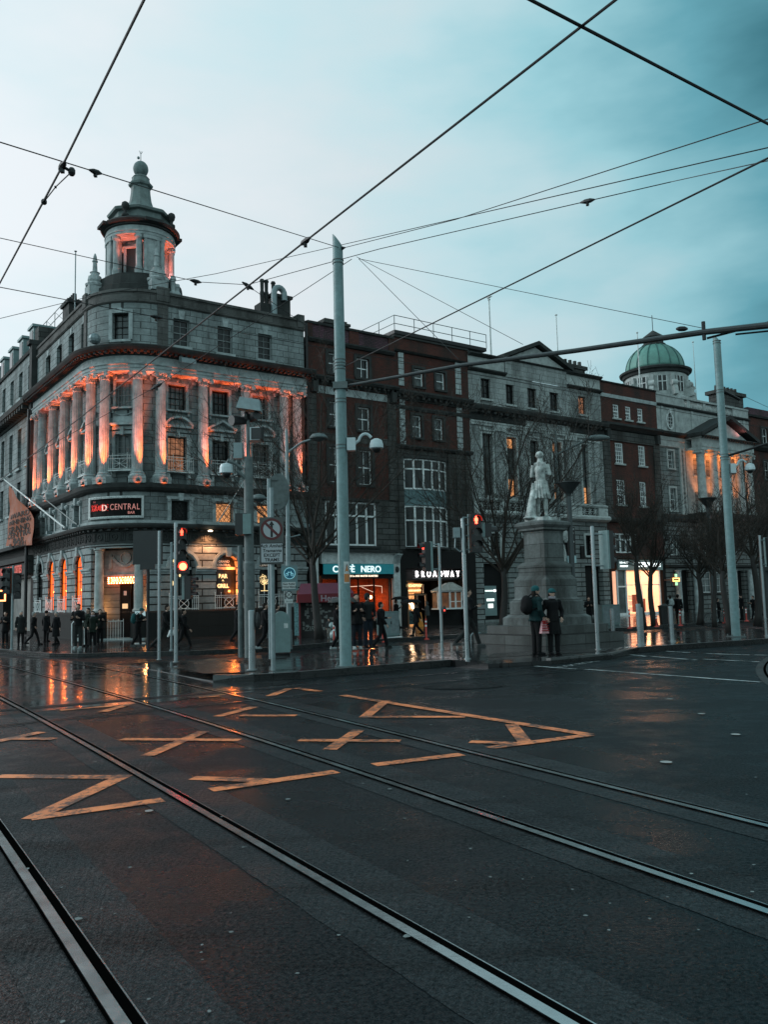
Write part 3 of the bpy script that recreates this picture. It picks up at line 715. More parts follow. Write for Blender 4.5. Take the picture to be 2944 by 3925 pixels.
# floodlight boxes on the cornice
for s,z,o_ in ((-15.35,12.72,.75),):
    b=MB(); b.add([crn(s+x,o_+y,z+q) for x,y,q in ((-.35,-.15,0),(.35,-.15,0),(.35,.2,-.1),(-.35,.2,-.1),(-.35,-.15,.25),(.35,-.15,.25),(.35,.2,.1),(-.35,.2,.1))],[(0,1,2,3),(4,7,6,5),(0,4,5,1),(2,6,7,3),(0,3,7,4),(1,5,6,2)]); b.build('floodlight_box',GALV,cb,OC)
b=MB(); c=crn(CU-RC*R_(62),.4,13.75); b.ell(c,(.28,.24,.26),10,6); b.build('round_floodlight',GALV,cb,OC)
for s in [-14.6,-12.2,-10.1,-8.9]+[sL(v) for v in (3.2,4.8,7.6)]:
    b=MB(); c=crn(s,.3,5.38); b.obox(c[:2],0,.14,.06,5.3,5.46); b.build('ledge_light',GALV,cb,OC)
# downpipe
b=MB(); b.tube([(-8.62,-.15,.2),(-8.62,-.15,15.9)],.07,8); b.build('drainpipe',IRONB,cb,OC)
# banner on its slanting pole (left flank)
fl=thing('banner_flag','brown banner of the bar and grill on a slanting white pole at the left edge','flag',W(-19.3,4.56,5.37),ROT)
b=MB(); b.tube([(0,0,0),(-.35,11.9,3.83)],[.05,.035],8); b.ell((-.35,11.95,3.88),(.1,.1,.1),8,6); b.build('flagpole',WHITE,fl)
FLG=plain('brown banner cloth',(.3,.075,.03),.8,0,.2,2,.2); FLG.node_tree.nodes['Principled BSDF'].inputs['Subsurface Weight'].default_value=.1
b=MB(); nx,ny=16,16; v=[];f=[]
for i in range(nx+1):
    for j in range(ny+1):
        t=i/nx; y=4.6+6.4*t; zt=.85+2.5*t; z=(-.52+.35*t)+( zt-(-.52+.35*t))*j/ny
        v.append((-.3+.09*sin(y*1.1+z)+.03*sin(z*4),y,z))
for i in range(nx):
    for j in range(ny): f.append((i*(ny+1)+j,(i+1)*(ny+1)+j,(i+1)*(ny+1)+j+1,i*(ny+1)+j+1))
b.add(v,f); v2=[(x+.012,y,z) for x,y,z in v]; b.add(v2,[q[::-1] for q in f]); fo=b.build('banner',FLG,fl)
ink=plain('black banner lettering',(.015,.012,.01),.8,0,.2,4,0)
for tx,sz,y,z in (('AWARD',.42,7.6,1.0),('WINNING',.42,7.4,.62),('GRAND',.5,7.7,.22),('CENTRAL',.5,7.6,-.12)):
    pass
for tx,sz,y,z in (('AWARD',.95,8.0,1.35),('WINNING',.9,7.9,1.0),('GRAND',1.1,8.2,.62),('CENTRAL',1.05,8.0,.3),('BAR',.9,8.2,-.02),('& GRILL',.9,8.1,-.28)):
    sign_text('banner_lettering',tx,sz,lambda x,yy,zz,y=y,z=z:(-.3+.09*sin((y-x*1.15)*1.1+z+yy*.42)+.03*sin((z+yy*.42)*4)-.03-zz,y-x*1.15,z+yy*.42),ink,fo,.003,bold=.01)
f2=thing('wall_flagpole','thin dark bare flagpole slanting from the left flank above the banner','flagpole',W(-19.3,2.55,5.36),ROT)
b=MB(); b.tube([(0,0,0),(-.3,5.6,1.97)],[.04,.025],6); b.ell((-.3,5.6,2.0),(.06,.06,.06),6,4); b.build('pole',GALVD,f2)
f3=thing('wall_flagpole','pale bare flagpole slanting up from the lit lattice window','flagpole',W(-13.55,0,5.4),ROT)
b=MB(); b.tube([(0,0,0),(1.1,-1.0,2.2)],[.03,.02],6); b.ell((1.1,-1.0,2.2),(.05,.05,.05),6,4); b.build('pole',WHITE,f3)
# ================= the terrace right of the corner building
def croot(name,label,u0): 
    o=thing(name,label,'building',W(u0,0),ROT); return o,(u0,0,0)
def core(root,OF,u0,u1,zt,m=DARK,roof=LEAD,d0=.6,d1=12,low=None):
    b=MB(); b.box(u0+.01,u1-.01,d0,d1,4.35 if low else .1,zt)
    if low: b.box(u0+.01,u1-.01,low,d1,.1,4.34)
    b.build('core_and_roof',roof,root,OF)
    b=MB(); b.box(u0+.004,u0+.3,.02,d0+.4,.13,zt); b.box(u1-.3,u1-.004,.02,d0+.4,.13,zt); b.build('party_wall',m,root,OF)
def win(root,OF,u0,u1,z0,z1,style=(2,2),fm=WHITE2,gm=GLASS,dep=.16,fw=.06,bw=.03,sur=None,sm=STONE_D,sill=True,**k):
    w=window(root,OF,flat,u0,u1,z0,z1,-dep,style,fm,gm,fw,bw=bw,**k)
    b=MB()
    if sill: cbox(b,flat,u0-.12,u1+.12,0.004,.12,z0-.12,z0-.003)
    if sur:
        for a,c in ((u0-sur,u0-.002),(u1+.002,u1+sur)): cbox(b,flat,a,c,.004,.07,z0,z1+sur)
        cbox(b,flat,u0-.002,u1+.002,.004,.07,z1+.002,z1+sur)
    if b.v: b.build('window_surround',sm,w,OF)
    return w
# ---- red brick house with the coffee shop
r3,O3=croot('brick_building','tall red brick house above the teal coffee shop front, beside the corner building',-8.5)
u0,u1=-8.5,-2.95
win3=[(-7.25,-6.38,13.52,14.6),(-5.47,-4.65,13.5,14.58),(-7.25,-6.38,10.66,12.0),(-5.47,-4.65,10.62,11.9),(-7.3,-6.4,7.72,9.58),(-5.5,-4.6,7.7,9.56)]
b=MB(); wall(b,flat,u0,u1,6.95,15.0,win3+[(-7.58,-4.38,4.43,6.76)],0,.3); b.build('brick_wall',BRICK,r3,O3)
b=MB(); wall(b,flat,u0,u1,4.25,6.95,[(-7.6,-4.36,4.45,6.78)],0.0,.3); b.build('stone_storey',QUOIN,r3,O3)
for q in win3: win(r3,O3,*q,(2,2),sur=.16,gm=GLASS)
b=MB()
for a,c in ((u0,u0+.45),(-3.5,u1)): cbox(b,flat,a,c,.004,.09,6.95,13.1)
cbox(b,flat,u0+.45,-3.5,.004,.05,9.92,10.28)
b.build('quoins',QUOIN,r3,O3)
b=MB(); cbox(b,flat,u0+.45,-3.5,.004,.04,12.35,12.75); b.build('stone_band',STONE_S,r3,O3)
b=MB(); mould(b,flat,u0,u1,[(-.1,12.8),(.1,12.82),(.16,12.95),(.42,13.0),(.5,13.12),(.5,13.2),(.05,13.3),(-.1,13.3)])
s=u0+.1
while s<u1: cbox(b,flat,s-.06,s+.06,.1,.36,12.88,12.99); s+=.3
for a in (u0+.25,-3.22): cbox(b,flat,a-.15,a+.15,.09,.4,12.3,12.86)
b.build('cornice',STONE_D,r3,O3)
b=MB(); mould(b,flat,u0,u1,[(-.2,15.0),(.1,15.02),(.2,15.15),(.2,15.22),(.02,15.27),(-.2,15.3)]); mould(b,flat,u0,u1,[(-.25,15.98),(.1,15.98),(.12,16.1),(-.25,16.15)]); b.build('parapet_coping',STONE_D,r3,O3)
b=MB()
for a,c in ((-8.2,-5.9),(-5.3,-3.3)): cbox(b,flat,a,c,-.2,.0,15.27,15.98)
b.build('painted_parapet_panel',BRICKP,r3,O3)
b=MB()
for a,c in ((u0,-8.2),(-5.9,-5.3),(-3.3,u1)): cbox(b,flat,a,c,-.25,.06,15.25,15.99)
b.build('parapet_pier',BRICK2,r3,O3)
core(r3,O3,u0,u1,15.3,low=3.1)
b=MB(); b.box(-5.8,-4.2,2.6,4.6,15.2,17.2); b.box(-5.9,-4.1,2.5,4.7,17.2,17.35); b.box(-5.75,-4.25,2.65,4.55,17.35,17.5); b.build('chimney_stack',QUOIN,r3,O3)
# wide first floor bow window (three lights)
def mullioned(root,OF,u0,u1,z0,z1,zs,mull,off=-.14,fm=WHITE2,bow=0,gm=GLASS,fw=.09):
    mm=lambda s,o,z:(s,-(o+bow*(1-((s-(u0+u1)/2)/((u1-u0)/2))**2)),z)
    f=MB(); k=10
    for i in range(k if bow else 1):
        a=u0+(u1-u0)*i/(k if bow else 1); c=u0+(u1-u0)*(i+1)/(k if bow else 1)
        for z in (z0,zs-fw*.5,z1-fw): 
            v=[mm(x,o,zz) for zz in (z,z+fw) for o in (off,off+.07) for x in (a,c)]; f.add(v,[(0,2,3,1),(4,5,7,6),(0,1,5,4),(2,6,7,3)])
    for s in [u0+fw/2]+mull+[u1-fw/2]:
        for w_ in (fw,): f.add([mm(s+x,o,z) for z in (z0,z1) for o in (off,off+.1) for x in (-w_/2,w_/2)],[(0,2,3,1),(4,5,7,6),(0,1,5,4),(2,6,7,3),(0,4,6,2),(1,3,7,5)])
    fo=f.build('window',fm,root,OF); g=MB()
    for i in range(10):
        a=u0+(u1-u0)*i/10; c=u0+(u1-u0)*(i+1)/10
        g.add([mm(a,off+.02,z0),mm(c,off+.02,z0),mm(c,off+.02,z1),mm(a,off+.02,z1)],[(0,1,2,3)])
    g.build('pane',gm,fo,OF); return fo
mullioned(r3,O3,-7.58,-4.38,4.45,6.76,6.02,[-6.95,-5.05-.65+.1,-4.98])
b=MB(); cbox(b,flat,-7.75,-4.2,.004,.12,6.79,6.92); cbox(b,flat,-7.75,-4.2,.004,.16,4.3,4.43); b.build('window_hood',STONE_D,r3,O3)
# shopfront
b=MB(); cbox(b,flat,-8.45,u1,.0,.35,4.1,4.24); b.build('shop_cornice',STONE_D,r3,O3)
b=MB(); cbox(b,flat,-7.9,-3.42,-.3,.12,3.5,4.1); cbox(b,flat,-3.42,-2.98,-.3,.14,.13,4.1); cbox(b,flat,-8.45,-8.1,-.3,.1,.13,4.1)
b.build('shop_fascia',WHITE,r3,O3)
b=MB()
for j in range(8):
    t=j/7; cbox(b,flat,-3.38,-3.02,.14,.2+.26*t**2,3.55+.06*j,3.61+.06*j)
b.build('console_bracket',STONE_S,r3,O3)
TEAL=plain('teal sign board',(.03,.36,.42),.5,0,.1,3,0)
b=MB(); cbox(b,flat,-7.85,-3.45,.12,.2,2.96,3.48); ts=b.build('shop_sign',TEAL,r3,O3)
sw=emis('lit white sign letters',(.85,1,1),.85,(.8,.8,.8)); fm_=lambda cx,cz,o_=.22,OF=O3:(lambda x,y,z:(cx+x-OF[0],-(o_+z),cz+y))
for cx,tx in ((-6.55,'CAFFÈ'),(-4.95,'NERO')):
    sign_text('sign_lettering',tx,.46,fm_(cx if tx=='NERO' else cx-.1,3.2,.21),sw,ts,.012,bold=.008,sx=1.05)
b=MB(); cbox(b,flat,-7.9,-3.42,-.3,.08,2.72,2.955); bs=b.build('shop_sign_strip',DARK,r3,O3)
sign_text('sign_lettering','COFFEE Co AND MASTER ROASTERS',.13,fm_(-5.5,2.86,.09),emis('small lit letters',(1,.8,.6),1.6),bs,.004,bold=.004)
BRK_IN=masonry('warm interior brick',(.35,.1,.04),(.22,.06,.025),(.06,.03,.02),.225,.075,.006,stain=.3)
b=MB(); b.box(-7.8,-3.5,2.2,2.3,.13,2.9); b.box(-8.0,-7.9,0,2.3,.13,2.9); b.box(-3.5,-3.42,0.3,2.3,.13,2.9); b.build('shop_interior',BRK_IN,r3,O3)
b=MB(); b.box(-7.9,-3.42,.3,2.3,.1,.16); b.box(-7.9,-3.42,.3,2.3,2.75,2.8); b.build('shop_floor_and_ceiling',DARK,r3,O3)
b=MB(); 
for x in (-7.85,-6.9,-5.6,-4.6,-3.5): cbox(b,flat,x-.03,x+.03,-.1,-.02,.13,2.75)
cbox(b,flat,-7.85,-3.45,-.1,-.02,.13,.6); b.build('shopfront_frame',DARK,r3,O3)
b=MB(); b.box(-7.2,-4.6,.9,1.3,.16,1.0); b.box(-6.5,-5.4,2.05,2.18,1.5,2.3); b.build('counter',DARK,r3,O3)
b=MB(); b.ell((-4.25,.9,1.75),(.09,.09,.1),10,6); b.build('pendant_lamp',emis('bright warm bulb',(1,.35,.12),14),r3,O3)
b=MB(); b.tube([(-6.3,.5,2.3),(-4.4,.5,2.38),(-3.7,.6,2.32),(-3.7,.6,1.95)],.012,4); b.tube([(-5.1,.5,2.3),(-4.3,.5,2.0),(-4.25,.5,1.8)],.01,4); b.build('cable',emis('lit tube',(1,.7,.5),1.2),r3,O3)
point(U((-4.25,1.1,1.5)),50,(1,.24,.07),.1); point(U((-6.8,1.4,2.3)),12,(1,.3,.1),.1)
b=MB(); b.ell((-3.2,-.18,3.2),(.13,.04,.17),10,6); b.build('bronze_emblem',IRONB,r3,O3)
b=MB(); cbox(b,flat,-3.4,-3.0,.15,.17,2.38,2.66); b.build('wall_plaque',WHITE,r3,O3)
# ---- house with the two bow windows
r4,O4=croot('brick_building','narrow red brick house with two stacked bow windows over an amusement arcade','0' and -2.95)
u0,u1=-2.95,2.5
w4=[(-1.58,-.88,13.52,14.55),(.02,.7,13.52,14.55),(-1.8,-1.12,10.58,11.84),(-.23,.46,10.58,11.84)]
b=MB(); wall(b,flat,u0,u1,9.85,15.3,w4,0,.25); b.build('brick_wall',BRICK,r4,O4)
for i,q in enumerate(w4): win(r4,O4,*q,(1,2),sur=.14,gm=GLASSB)
b=MB()
for a,c in ((-2.65,-2.3),(1.5,1.9)):
    z=9.9
    while z<15.2:
        if not 12.6<z<13.3: cbox(b,flat,a,c,.004,.06,z,z+.28)
        z+=.32
b.build('quoins',STONE_S,r4,O4)
b=MB(); mould(b,flat,u0,u1,[(-.1,12.6),(.08,12.62),(.15,12.8),(.4,12.86),(.5,13.0),(.5,13.1),(.05,13.2),(-.1,13.2)])
s=u0+.1
while s<u1: cbox(b,flat,s-.07,s+.07,.1,.34,12.7,12.85); s+=.42
mould(b,flat,u0,u1,[(-.1,12.05),(.06,12.08),(.12,12.2),(.12,12.3),(-.1,12.35)])
mould(b,flat,u0,u1,[(-.1,9.85),(.2,9.87),(.3,9.98),(.3,10.06),(-.1,10.12)])
mould(b,flat,u0,u1,[(-.1,15.3),(.1,15.32),(.2,15.42),(-.1,15.5)])
b.build('cornice',STONE_D,r4,O4)
b=MB(); cbox(b,flat,u0,u1,-.3,.02,15.48,16.15); b.build('parapet',BRICK2,r4,O4)
b=MB(); cbox(b,flat,u0,u1,-.35,.1,16.15,16.25); b.build('parapet_coping',STONE_D,r4,O4)
b=MB(); wall(b,flat,u0,u1,4.2,9.85,[(-2.5,.55,4.35,9.4)],0,.5)
for a,c in ((-2.9,-2.55),(.7,1.0),(1.3,1.6),(2.0,2.4)): cbox(b,flat,a,c,.004,.12,4.3,9.8)
b.build('stone_storeys',QUOIN,r4,O4)
for z0,z1,zs in ((7.62,9.32,8.76),(4.4,6.7,5.9)): mullioned(r4,O4,-2.5,.55,z0,z1,zs,[-1.9,-1.3,-.7,-.1],off=-.1,bow=.32,fw=.075)
pm=lambda s,o,z:(s,-(o+.32*(1-((s+.975)/1.525)**2)),z)
b=MB()
for i in range(10):
    a=-2.5+.305*i;c=a+.305; b.add([pm(x,o,z) for z in (6.72,7.6) for o in (-.1,.0) for x in (a,c)],[(0,2,3,1),(4,5,7,6),(0,1,5,4),(2,6,7,3)])
for k in range(4):
    for j in range(6):
        t=(j-3)/3;u_=(j-2)/3; m=-2.1+k*.75
        p_=Vector(pm(m+.34*t,.02,7.35-.22*(1-t*t))); q_=Vector(pm(m+.34*u_,.02,7.35-.22*(1-u_*u_))); b.tube([p_,q_],.03,5)
b.build('festoon_panel',plain('grey green painted panel',(.1,.17,.18),.6,0,.3,4,.2),r4,O4)
b=MB()
for z in (4.32,9.34):
    for i in range(10):
        a=-2.55+.315*i;c=a+.315; b.add([pm(x,o,zz) for zz in (z,z+.12) for o in (-.2,.12) for x in (min(max(a,-2.5),.55),min(max(c,-2.5),.55))],[(0,2,3,1),(4,5,7,6),(0,1,5,4),(2,6,7,3)])
b.build('bow_cornice',STONE_D,r4,O4)
core(r4,O4,u0,u1,15.5,low=3.1)
b=MB(); cbox(b,flat,u0,u1,-.3,.1,3.25,4.2); cbox(b,flat,1.5,u1,-.5,.1,.13,3.25); cbox(b,flat,u0+.02,-2.55,-.4,.1,.13,3.25); b.build('shop_fascia',DARK,r4,O4)
b=MB()
for k in range(16): b.tube([(-2.0+.2*k,-.12,2.72),(-1.9+.2*k,-.12,2.72)],.012,4)
for z in (2.72,2.86,3.0,3.12): b.tube([(-2.1,-.1,z),(1.4,-.1,z)],.012,4)
b.build('sign_rails',GALVD,r4,O4)
ns=emis('white neon letters',(1,.93,.95),4.5)
sgp=MB(); cbox(sgp,flat,-2.5,1.5,-.35,-.25,2.6,3.25); sp_=sgp.build('sign_panel',DARK,r4,O4)
for i,ch in enumerate('BROADWAY'): sign_text('neon_letter',ch,.47,(lambda cx:(lambda x,y,z:(cx+x*.75-O4[0],-(.14+z),2.93+y)))(-1.85+i*.42),ns,sp_,.02,bold=.002)
b=MB(); b.box(-2.5,1.5,2.9,3.0,.13,2.6); b.box(-2.6,-2.5,.3,3,.13,2.6); b.box(-2.55,1.6,.3,3.0,2.58,2.66); b.build('arcade_interior',DARK,r4,O4)
aw=emis('amber arcade lights',(1,.45,.16),1.5,(.2,.1,.05),.95,7)
b=MB(); b.box(-2.3,-.9,1.4,1.45,.13,2.5); b.build('lit_arcade_wall',aw,r4,O4)
b=MB(); cbox(b,flat,-2.35,-1.0,-.2,-.12,1.78,1.86); 
for x in (-2.3,-1.65,-1.05): cbox(b,flat,x-.04,x+.04,-.2,-.12,.13,1.8)
for x,z0,z1 in ((-2.3,1.86,2.5),(-1.2,1.9,2.4)): cbox(b,flat,x-.03,x+.03,-.2,-.12,z0,z1)
dr=b.build('doorway_frame',plain('brown timber',(.2,.12,.07),.5,0,.3,5,.1),r4,O4)
b=MB(); cbox(b,flat,-2.3,-1.35,-.22,-.19,1.9,2.45); ap=b.build('arcade_sign',emis('amber sign panel',(1,.35,.1),.8,(.1,.02,.0),.6,9),r4,O4)
for tx,z,c_ in (('BROADWAY',2.32,1),('ENTERTAINMENT',2.05,1)): sign_text('sign_lettering',tx,.2 if z>2.2 else .125,fm_(-1.82,z,-.185,O4),emis('glowing yellow letters',(1,.7,.3),2.2),ap,.004,bold=.006,sx=.95)
b=MB()
for r_ in (.5,.36):
    for j in range(14):
        t0=PI*j/14;t1=PI*(j+1)/14; b.tube([(-1.6+r_*cos(t0),1.2,1.05+r_*sin(t0)),(-1.6+r_*cos(t1),1.2,1.05+r_*sin(t1))],.028,5)
for j in range(9): t0=PI*j/8; b.ell((-1.6+.43*cos(t0),1.15,1.05+.43*sin(t0)),(.045,.03,.045),7,4)
b.build('lit_arch',emis('arcade arch lights',(1,.8,.55),3.5),r4,O4)
point(U((-1.7,.8,1.9)),30,(1,.6,.35),.2)
b=MB(); b.box(-1.0,1.5,.05,.3,.13,1.0); b.build('stall_riser',DARK,r4,O4)
kb_=thing('ticket_booth','white glazed ticket booth with a ribbed pointed roof in the dark arcade front','booth',W(.12,-.35,.98),ROT)
b=MB(); b.prism([(-.95,-.3),(-.35,-.62),(.5,-.62),(1.05,-.3),(1.05,.3),(-.95,.3)],0,.08); b.prism([(-.95,-.3),(-.35,-.62),(.5,-.62),(1.05,-.3),(1.05,.3),(-.95,.3)],.95,1.02)
for x,y in ((-.95,-.3),(-.35,-.6),(.05,-.6),(.5,-.6),(1.03,-.3)): b.obox((x,y),0,.035,.035,0,1)
b.box(-.35,.5,-.62,-.58,.4,.45); b.build('booth_frame',WHITE2,kb_)
b=MB(); rim=[(-1.08,-.36),(-.4,-.74),(.56,-.74),(1.18,-.36),(1.15,.3),(-1.05,.3)]
v=[(x,y,1.02) for x,y in rim]+[(-.1,-.2,1.45),(.25,-.2,1.45),(.25,.1,1.45),(-.1,.1,1.45)]
b.add(v,[(0,1,6),(1,2,7,6),(2,3,7),(3,4,8,7),(4,5,9,8),(5,0,6,9),(6,7,8,9),(5,4,3,2,1,0)]); 
for a,c in ((0,6),(1,6),(2,7),(3,7)): b.tube([v[a],v[c]],.025,5)
b.tube([v[6],v[7]],.04,5); b.build('booth_roof',plain('pale ribbed roof',(.3,.3,.28),.7,0,.3,4,.1),kb_)
b=MB(); b.box(-.9,1.0,-.1,.25,.05,.9); b.build('booth_inside',emis('dim warm booth inside',(1,.4,.15),.12,(.03,.02,.02),.9,3),kb_)
# ---- the bank
r5,O5=croot('bank_building','wide pale stone bank building with a pedimented centre and tall lit windows','0' and 2.5)
u0,u1=2.5,14.3; cA,cB=5.5,11.0
atw=[(3.5,4.28,13.42,14.66),(5.5+.05,6.25,13.3,14.55),(7.42,8.2,13.28,14.55),(9.4,10.2,13.3,14.52),(12.1,12.82,13.38,14.6)]
b=MB(); wall(b,flat,u0,u1,12.9,15.0,atw,0,.3); wall(b,flat,cA,cB,15.0,16.1,(),.06,.1); b.build('attic_wall',BANKST,r5,O5)
for i,q in enumerate(atw): win(r5,O5,*q,(2,3),DARK if i else DARK,GLITD if i==4 else GLASS,.2,.06,.035,sill=True,sm=BANK_S)
b=MB()
for a,c in ((u0,cA),(cB,u1)):
    mould(b,flat,a,c,[(-.2,15.0),(.1,15.02),(.25,15.12),(.25,15.2),(-.2,15.25)])
    mould(b,flat,a,c,[(-.3,15.9),(.15,15.92),(.3,16.02),(.3,16.1),(-.3,16.15)])
b.build('string_course',STONE_D,r5,O5)
b=MB()
for a,c in ((u0,cA),(cB,u1)): cbox(b,flat,a+.02,c-.02,-.2,.03,15.2,15.92)
b.add([(cA,-.08,16.1),(cB,-.08,16.1),(8.2,-.08,17.25)],[(0,1,2)]); b.add([(cA,.3,16.1),(cB,.3,16.1),(8.2,.3,17.25)],[(2,1,0)])
b.build('pediment_wall',BANK_S,r5,O5)
b=MB(); PKz=17.35
for sg,e in ((-1,cA-.35),(1,cB+.35)):
    f_=[(e,-.4,16.32),(8.25,-.4,PKz+.25),(8.25,-.4,PKz),(e,-.4,16.06)]; g_=[(x,.6,z) for x,_,z in f_]
    b.add(f_+g_,[(0,1,2,3),(7,6,5,4),(0,4,5,1),(3,2,6,7),(0,3,7,4)])
mould(b,flat,cA-.2,cB+.2,[(0,16.05),(.15,16.06),(.22,16.14),(0,16.18)])
b.build('pediment',STONE_D,r5,O5)
b=MB(); b.add([(cA,.58,16.1),(cB,.58,16.1),(8.25,.58,17.5),(cA,9,16.1),(cB,9,16.1),(8.25,9,17.5)],[(0,2,5,3),(1,4,5,2),(0,1,2),(3,5,4)]); b.build('pitched_roof',LEAD,r5,O5)
b=MB(); mould(b,flat,u0,u1,[(-.2,12.05),(.1,12.1),(.14,12.5),(.3,12.55),(.6,12.62),(.66,12.78),(.66,12.88),(.1,12.98),(-.2,13.0)])
s=u0+.15
while s<u1: cbox(b,flat,s-.08,s+.08,.14,.5,12.42,12.56); s+=.5
b.build('main_cornice',STONE_D,r5,O5)
tw=[(3.4,4.22,7.6,11.3),(5.4,6.18,7.6,11.25),(7.38,8.1,7.6,11.2),(9.4,10.2,7.55,11.3),(12.12,12.75,7.45,11.38)]
b=MB(); wall(b,flat,u0,u1,7.4,12.2,tw,0,.3)
for x in (4.6,5.0,6.75,8.8,10.75,11.3,13.5): cbox(b,flat,x-.22,x+.22,.004,.13,7.4,11.75)
b.build('upper_wall',BANKST,r5,O5)
b=MB()
for x in (4.6,5.0,6.75,8.8,10.75,11.3,13.5): cbox(b,flat,x-.28,x+.28,.0,.2,11.5,11.75)
mould(b,flat,u0,u1,[(0,11.75),(.1,11.77),(.1,11.9),(.14,11.92),(.14,12.02),(0,12.04)]); b.build('architrave',BANK_S,r5,O5)
lim=plain('carved dark letters',(.06,.07,.07),.9,0,.2,3,0)
b=MB(); cbox(b,flat,7.0,11.0,.14,.16,12.04,12.4); fz=b.build('name_frieze',BANK_S,r5,O5)
sign_text('carved_lettering','BANK LIMITED',.3,fm_(9.2,12.22,.165,O5),lim,fz,.003,space=1.1)
for i,q in enumerate(tw):
    w=window(r5,O5,flat,q[0],q[1],q[2],q[3],-.24,(2,5),DARK,GLASSB,.06,bw=.04,mid=False)
    b=MB()
    for a_,c_ in ((q[0]-.14,q[0]-.002),(q[1]+.002,q[1]+.14)): cbox(b,flat,a_,c_,.004,.08,q[2],q[3]+.14)
    cbox(b,flat,q[0]-.002,q[1]+.002,.004,.08,q[3]+.002,q[3]+.14); cbox(b,flat,q[0]-.2,q[1]+.2,.004,.16,q[3]+.15,q[3]+.25); b.build('window_surround',BANK_S,w,O5)
    b=MB()
    hi=[(q[3]-.62,q[3]-.05)] if i in (1,3) else []
    lo=[(q[2]+.05,q[2]+1.1)] if i in (1,3,4) else []
    for z0,z1 in hi+lo: cbox(b,flat,q[0]+.06,q[1]-.06,-.245,-.238,z0,z1)
    if b.v: b.build('lit_blind',GLIT,w,O5)
b=MB(); mould(b,flat,u0,u1,[(0,7.2),(.12,7.22),(.2,7.32),(.2,7.42),(0,7.45)]); mould(b,flat,u0,u1,[(-.1,6.25),(.2,6.3),(.4,6.42),(.42,6.56),(.3,6.68),(-.1,6.7)]); b.build('balcony_cornice',BANK_S,r5,O5)
b=MB(); cbox(b,flat,u0,u1,-.1,.05,6.7,7.2); b.build('balcony_dado',STONE_D,r5,O5)
b=MB(); s=u0+.1; 
pan=[(2.9,4.6),(5.1,6.6),(7.0,8.5),(8.95,10.6),(11.8,13.4)]
last=u0
for a,c in pan+[(u1,u1)]:
    cbox(b,flat,last,a,.05,.16,6.7,7.2); last=c
for a,c in pan:
    x=a
    while x<c-.2:
        m=x+.26; 
        for k in range(4):
            t=PI*k/4; bar(b,flat,(m-.24*cos(t),6.95-.24*sin(t)),(m+.24*cos(t),6.95+.24*sin(t)),.07,.035,.05+.003*k)
        x+=.52
b.build('pierced_balustrade',BANK_S,r5,O5)
go=[(3.2,5.2,.3,3.55),(3.75,4.55,4.0,5.32),(7.1,9.7,.3,5.2,True),(11.95,13.7,.3,3.45),(12.1,12.7,4.1,5.4)]
b=MB(); wall(b,flat,u0,u1,.13,6.3,[(a[0],a[1],max(a[2],.13),a[3])+tuple(a[4:]) for a in go],0,.5); b.build('rusticated_wall',masonry('portland rustication',(.27,.3,.295),(.22,.245,.24),(.015,.015,.015),1.3,.3,.028,stain=.45,bst=1.),r5,O5)
b=MB()
for i in range(16):
    t0=PI*i/16;t1=PI*(i+1)/16
    for r_,w_,o_ in ((1.5,.28,.08),(1.72,.12,.12)): bar(b,flat,(8.4+r_*cos(t0),3.9+r_*sin(t0)),(8.4+r_*cos(t1),3.9+r_*sin(t1)),.004,w_,o_+.004*(i%2))
for x in (6.95,9.85): cbox(b,flat,x-.2,x+.2,.004,.16,.13,3.9)
b.ell((6.6,-.12,5.3),(.35,.12,.45),10,6); b.ell((10.2,-.12,5.3),(.35,.12,.45),10,6)
b.build('door_arch',BANK_S,r5,O5)
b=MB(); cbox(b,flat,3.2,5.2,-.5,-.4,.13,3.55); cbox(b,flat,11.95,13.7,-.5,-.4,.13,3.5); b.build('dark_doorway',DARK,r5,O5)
b=MB(); cbox(b,flat,7.1,9.7,-.55,-.5,.13,5.2); b.build('warm_entrance',emis('warm entrance hall',(1,.42,.2),.22,(.1,.05,.03),.9,1.2),r5,O5)
for q in (go[1],go[4]): win(r5,O5,*q[:4],(2,2),DARK,GLASS,.2,.05,.03,sur=.14,sm=BANK_S)
b=MB(); cbox(b,flat,3.45,4.4,-.4,-.28,.5,2.25); am_=b.build('cash_machine',GREYP,r5,O5)
b=MB(); cbox(b,flat,3.6,4.2,-.28,-.27,1.35,1.5); cbox(b,flat,3.7,4.1,-.28,-.27,.95,1.2); cbox(b,flat,3.5,4.3,-.3,-.26,1.92,2.0); am2=b.build('cash_machine_screen',emis('cash machine screen',(.8,.95,.9),1.6),am_,O5)
b=MB(); b.ell((4.25,.25,1.96),(.1,.03,.07),8,5); b.build('bank_sign',emis('white oval sign',(1,1,1),3),am_,O5)
b=MB(); b.box(10.2,10.95,-.2,-.05,4.1,5.9); hb=b.build('banner_board',IRONB,r5,O5)
for k in range(6): sign_text('board_lettering',['CHANGE','MONEY','EURO','DOLLAR','YEN','OPEN'][k],.16,fm_(10.58,5.75-.27*k,.205,O5),WHITE,hb,.003,sx=.9)
b=MB(); b.box(10.2,10.95,-.21,-.05,3.6,4.05); b.build('notice_board',plain('pale blue notice',(.35,.5,.52),.6,0,.1,3,0),r5,O5)
b=MB(); cbox(b,flat,11.55,11.9,.02,.1,3.9,4.7); b.build('door_plate',DARK,r5,O5)
core(r5,O5,u0,u1,15.2,STONE_D)
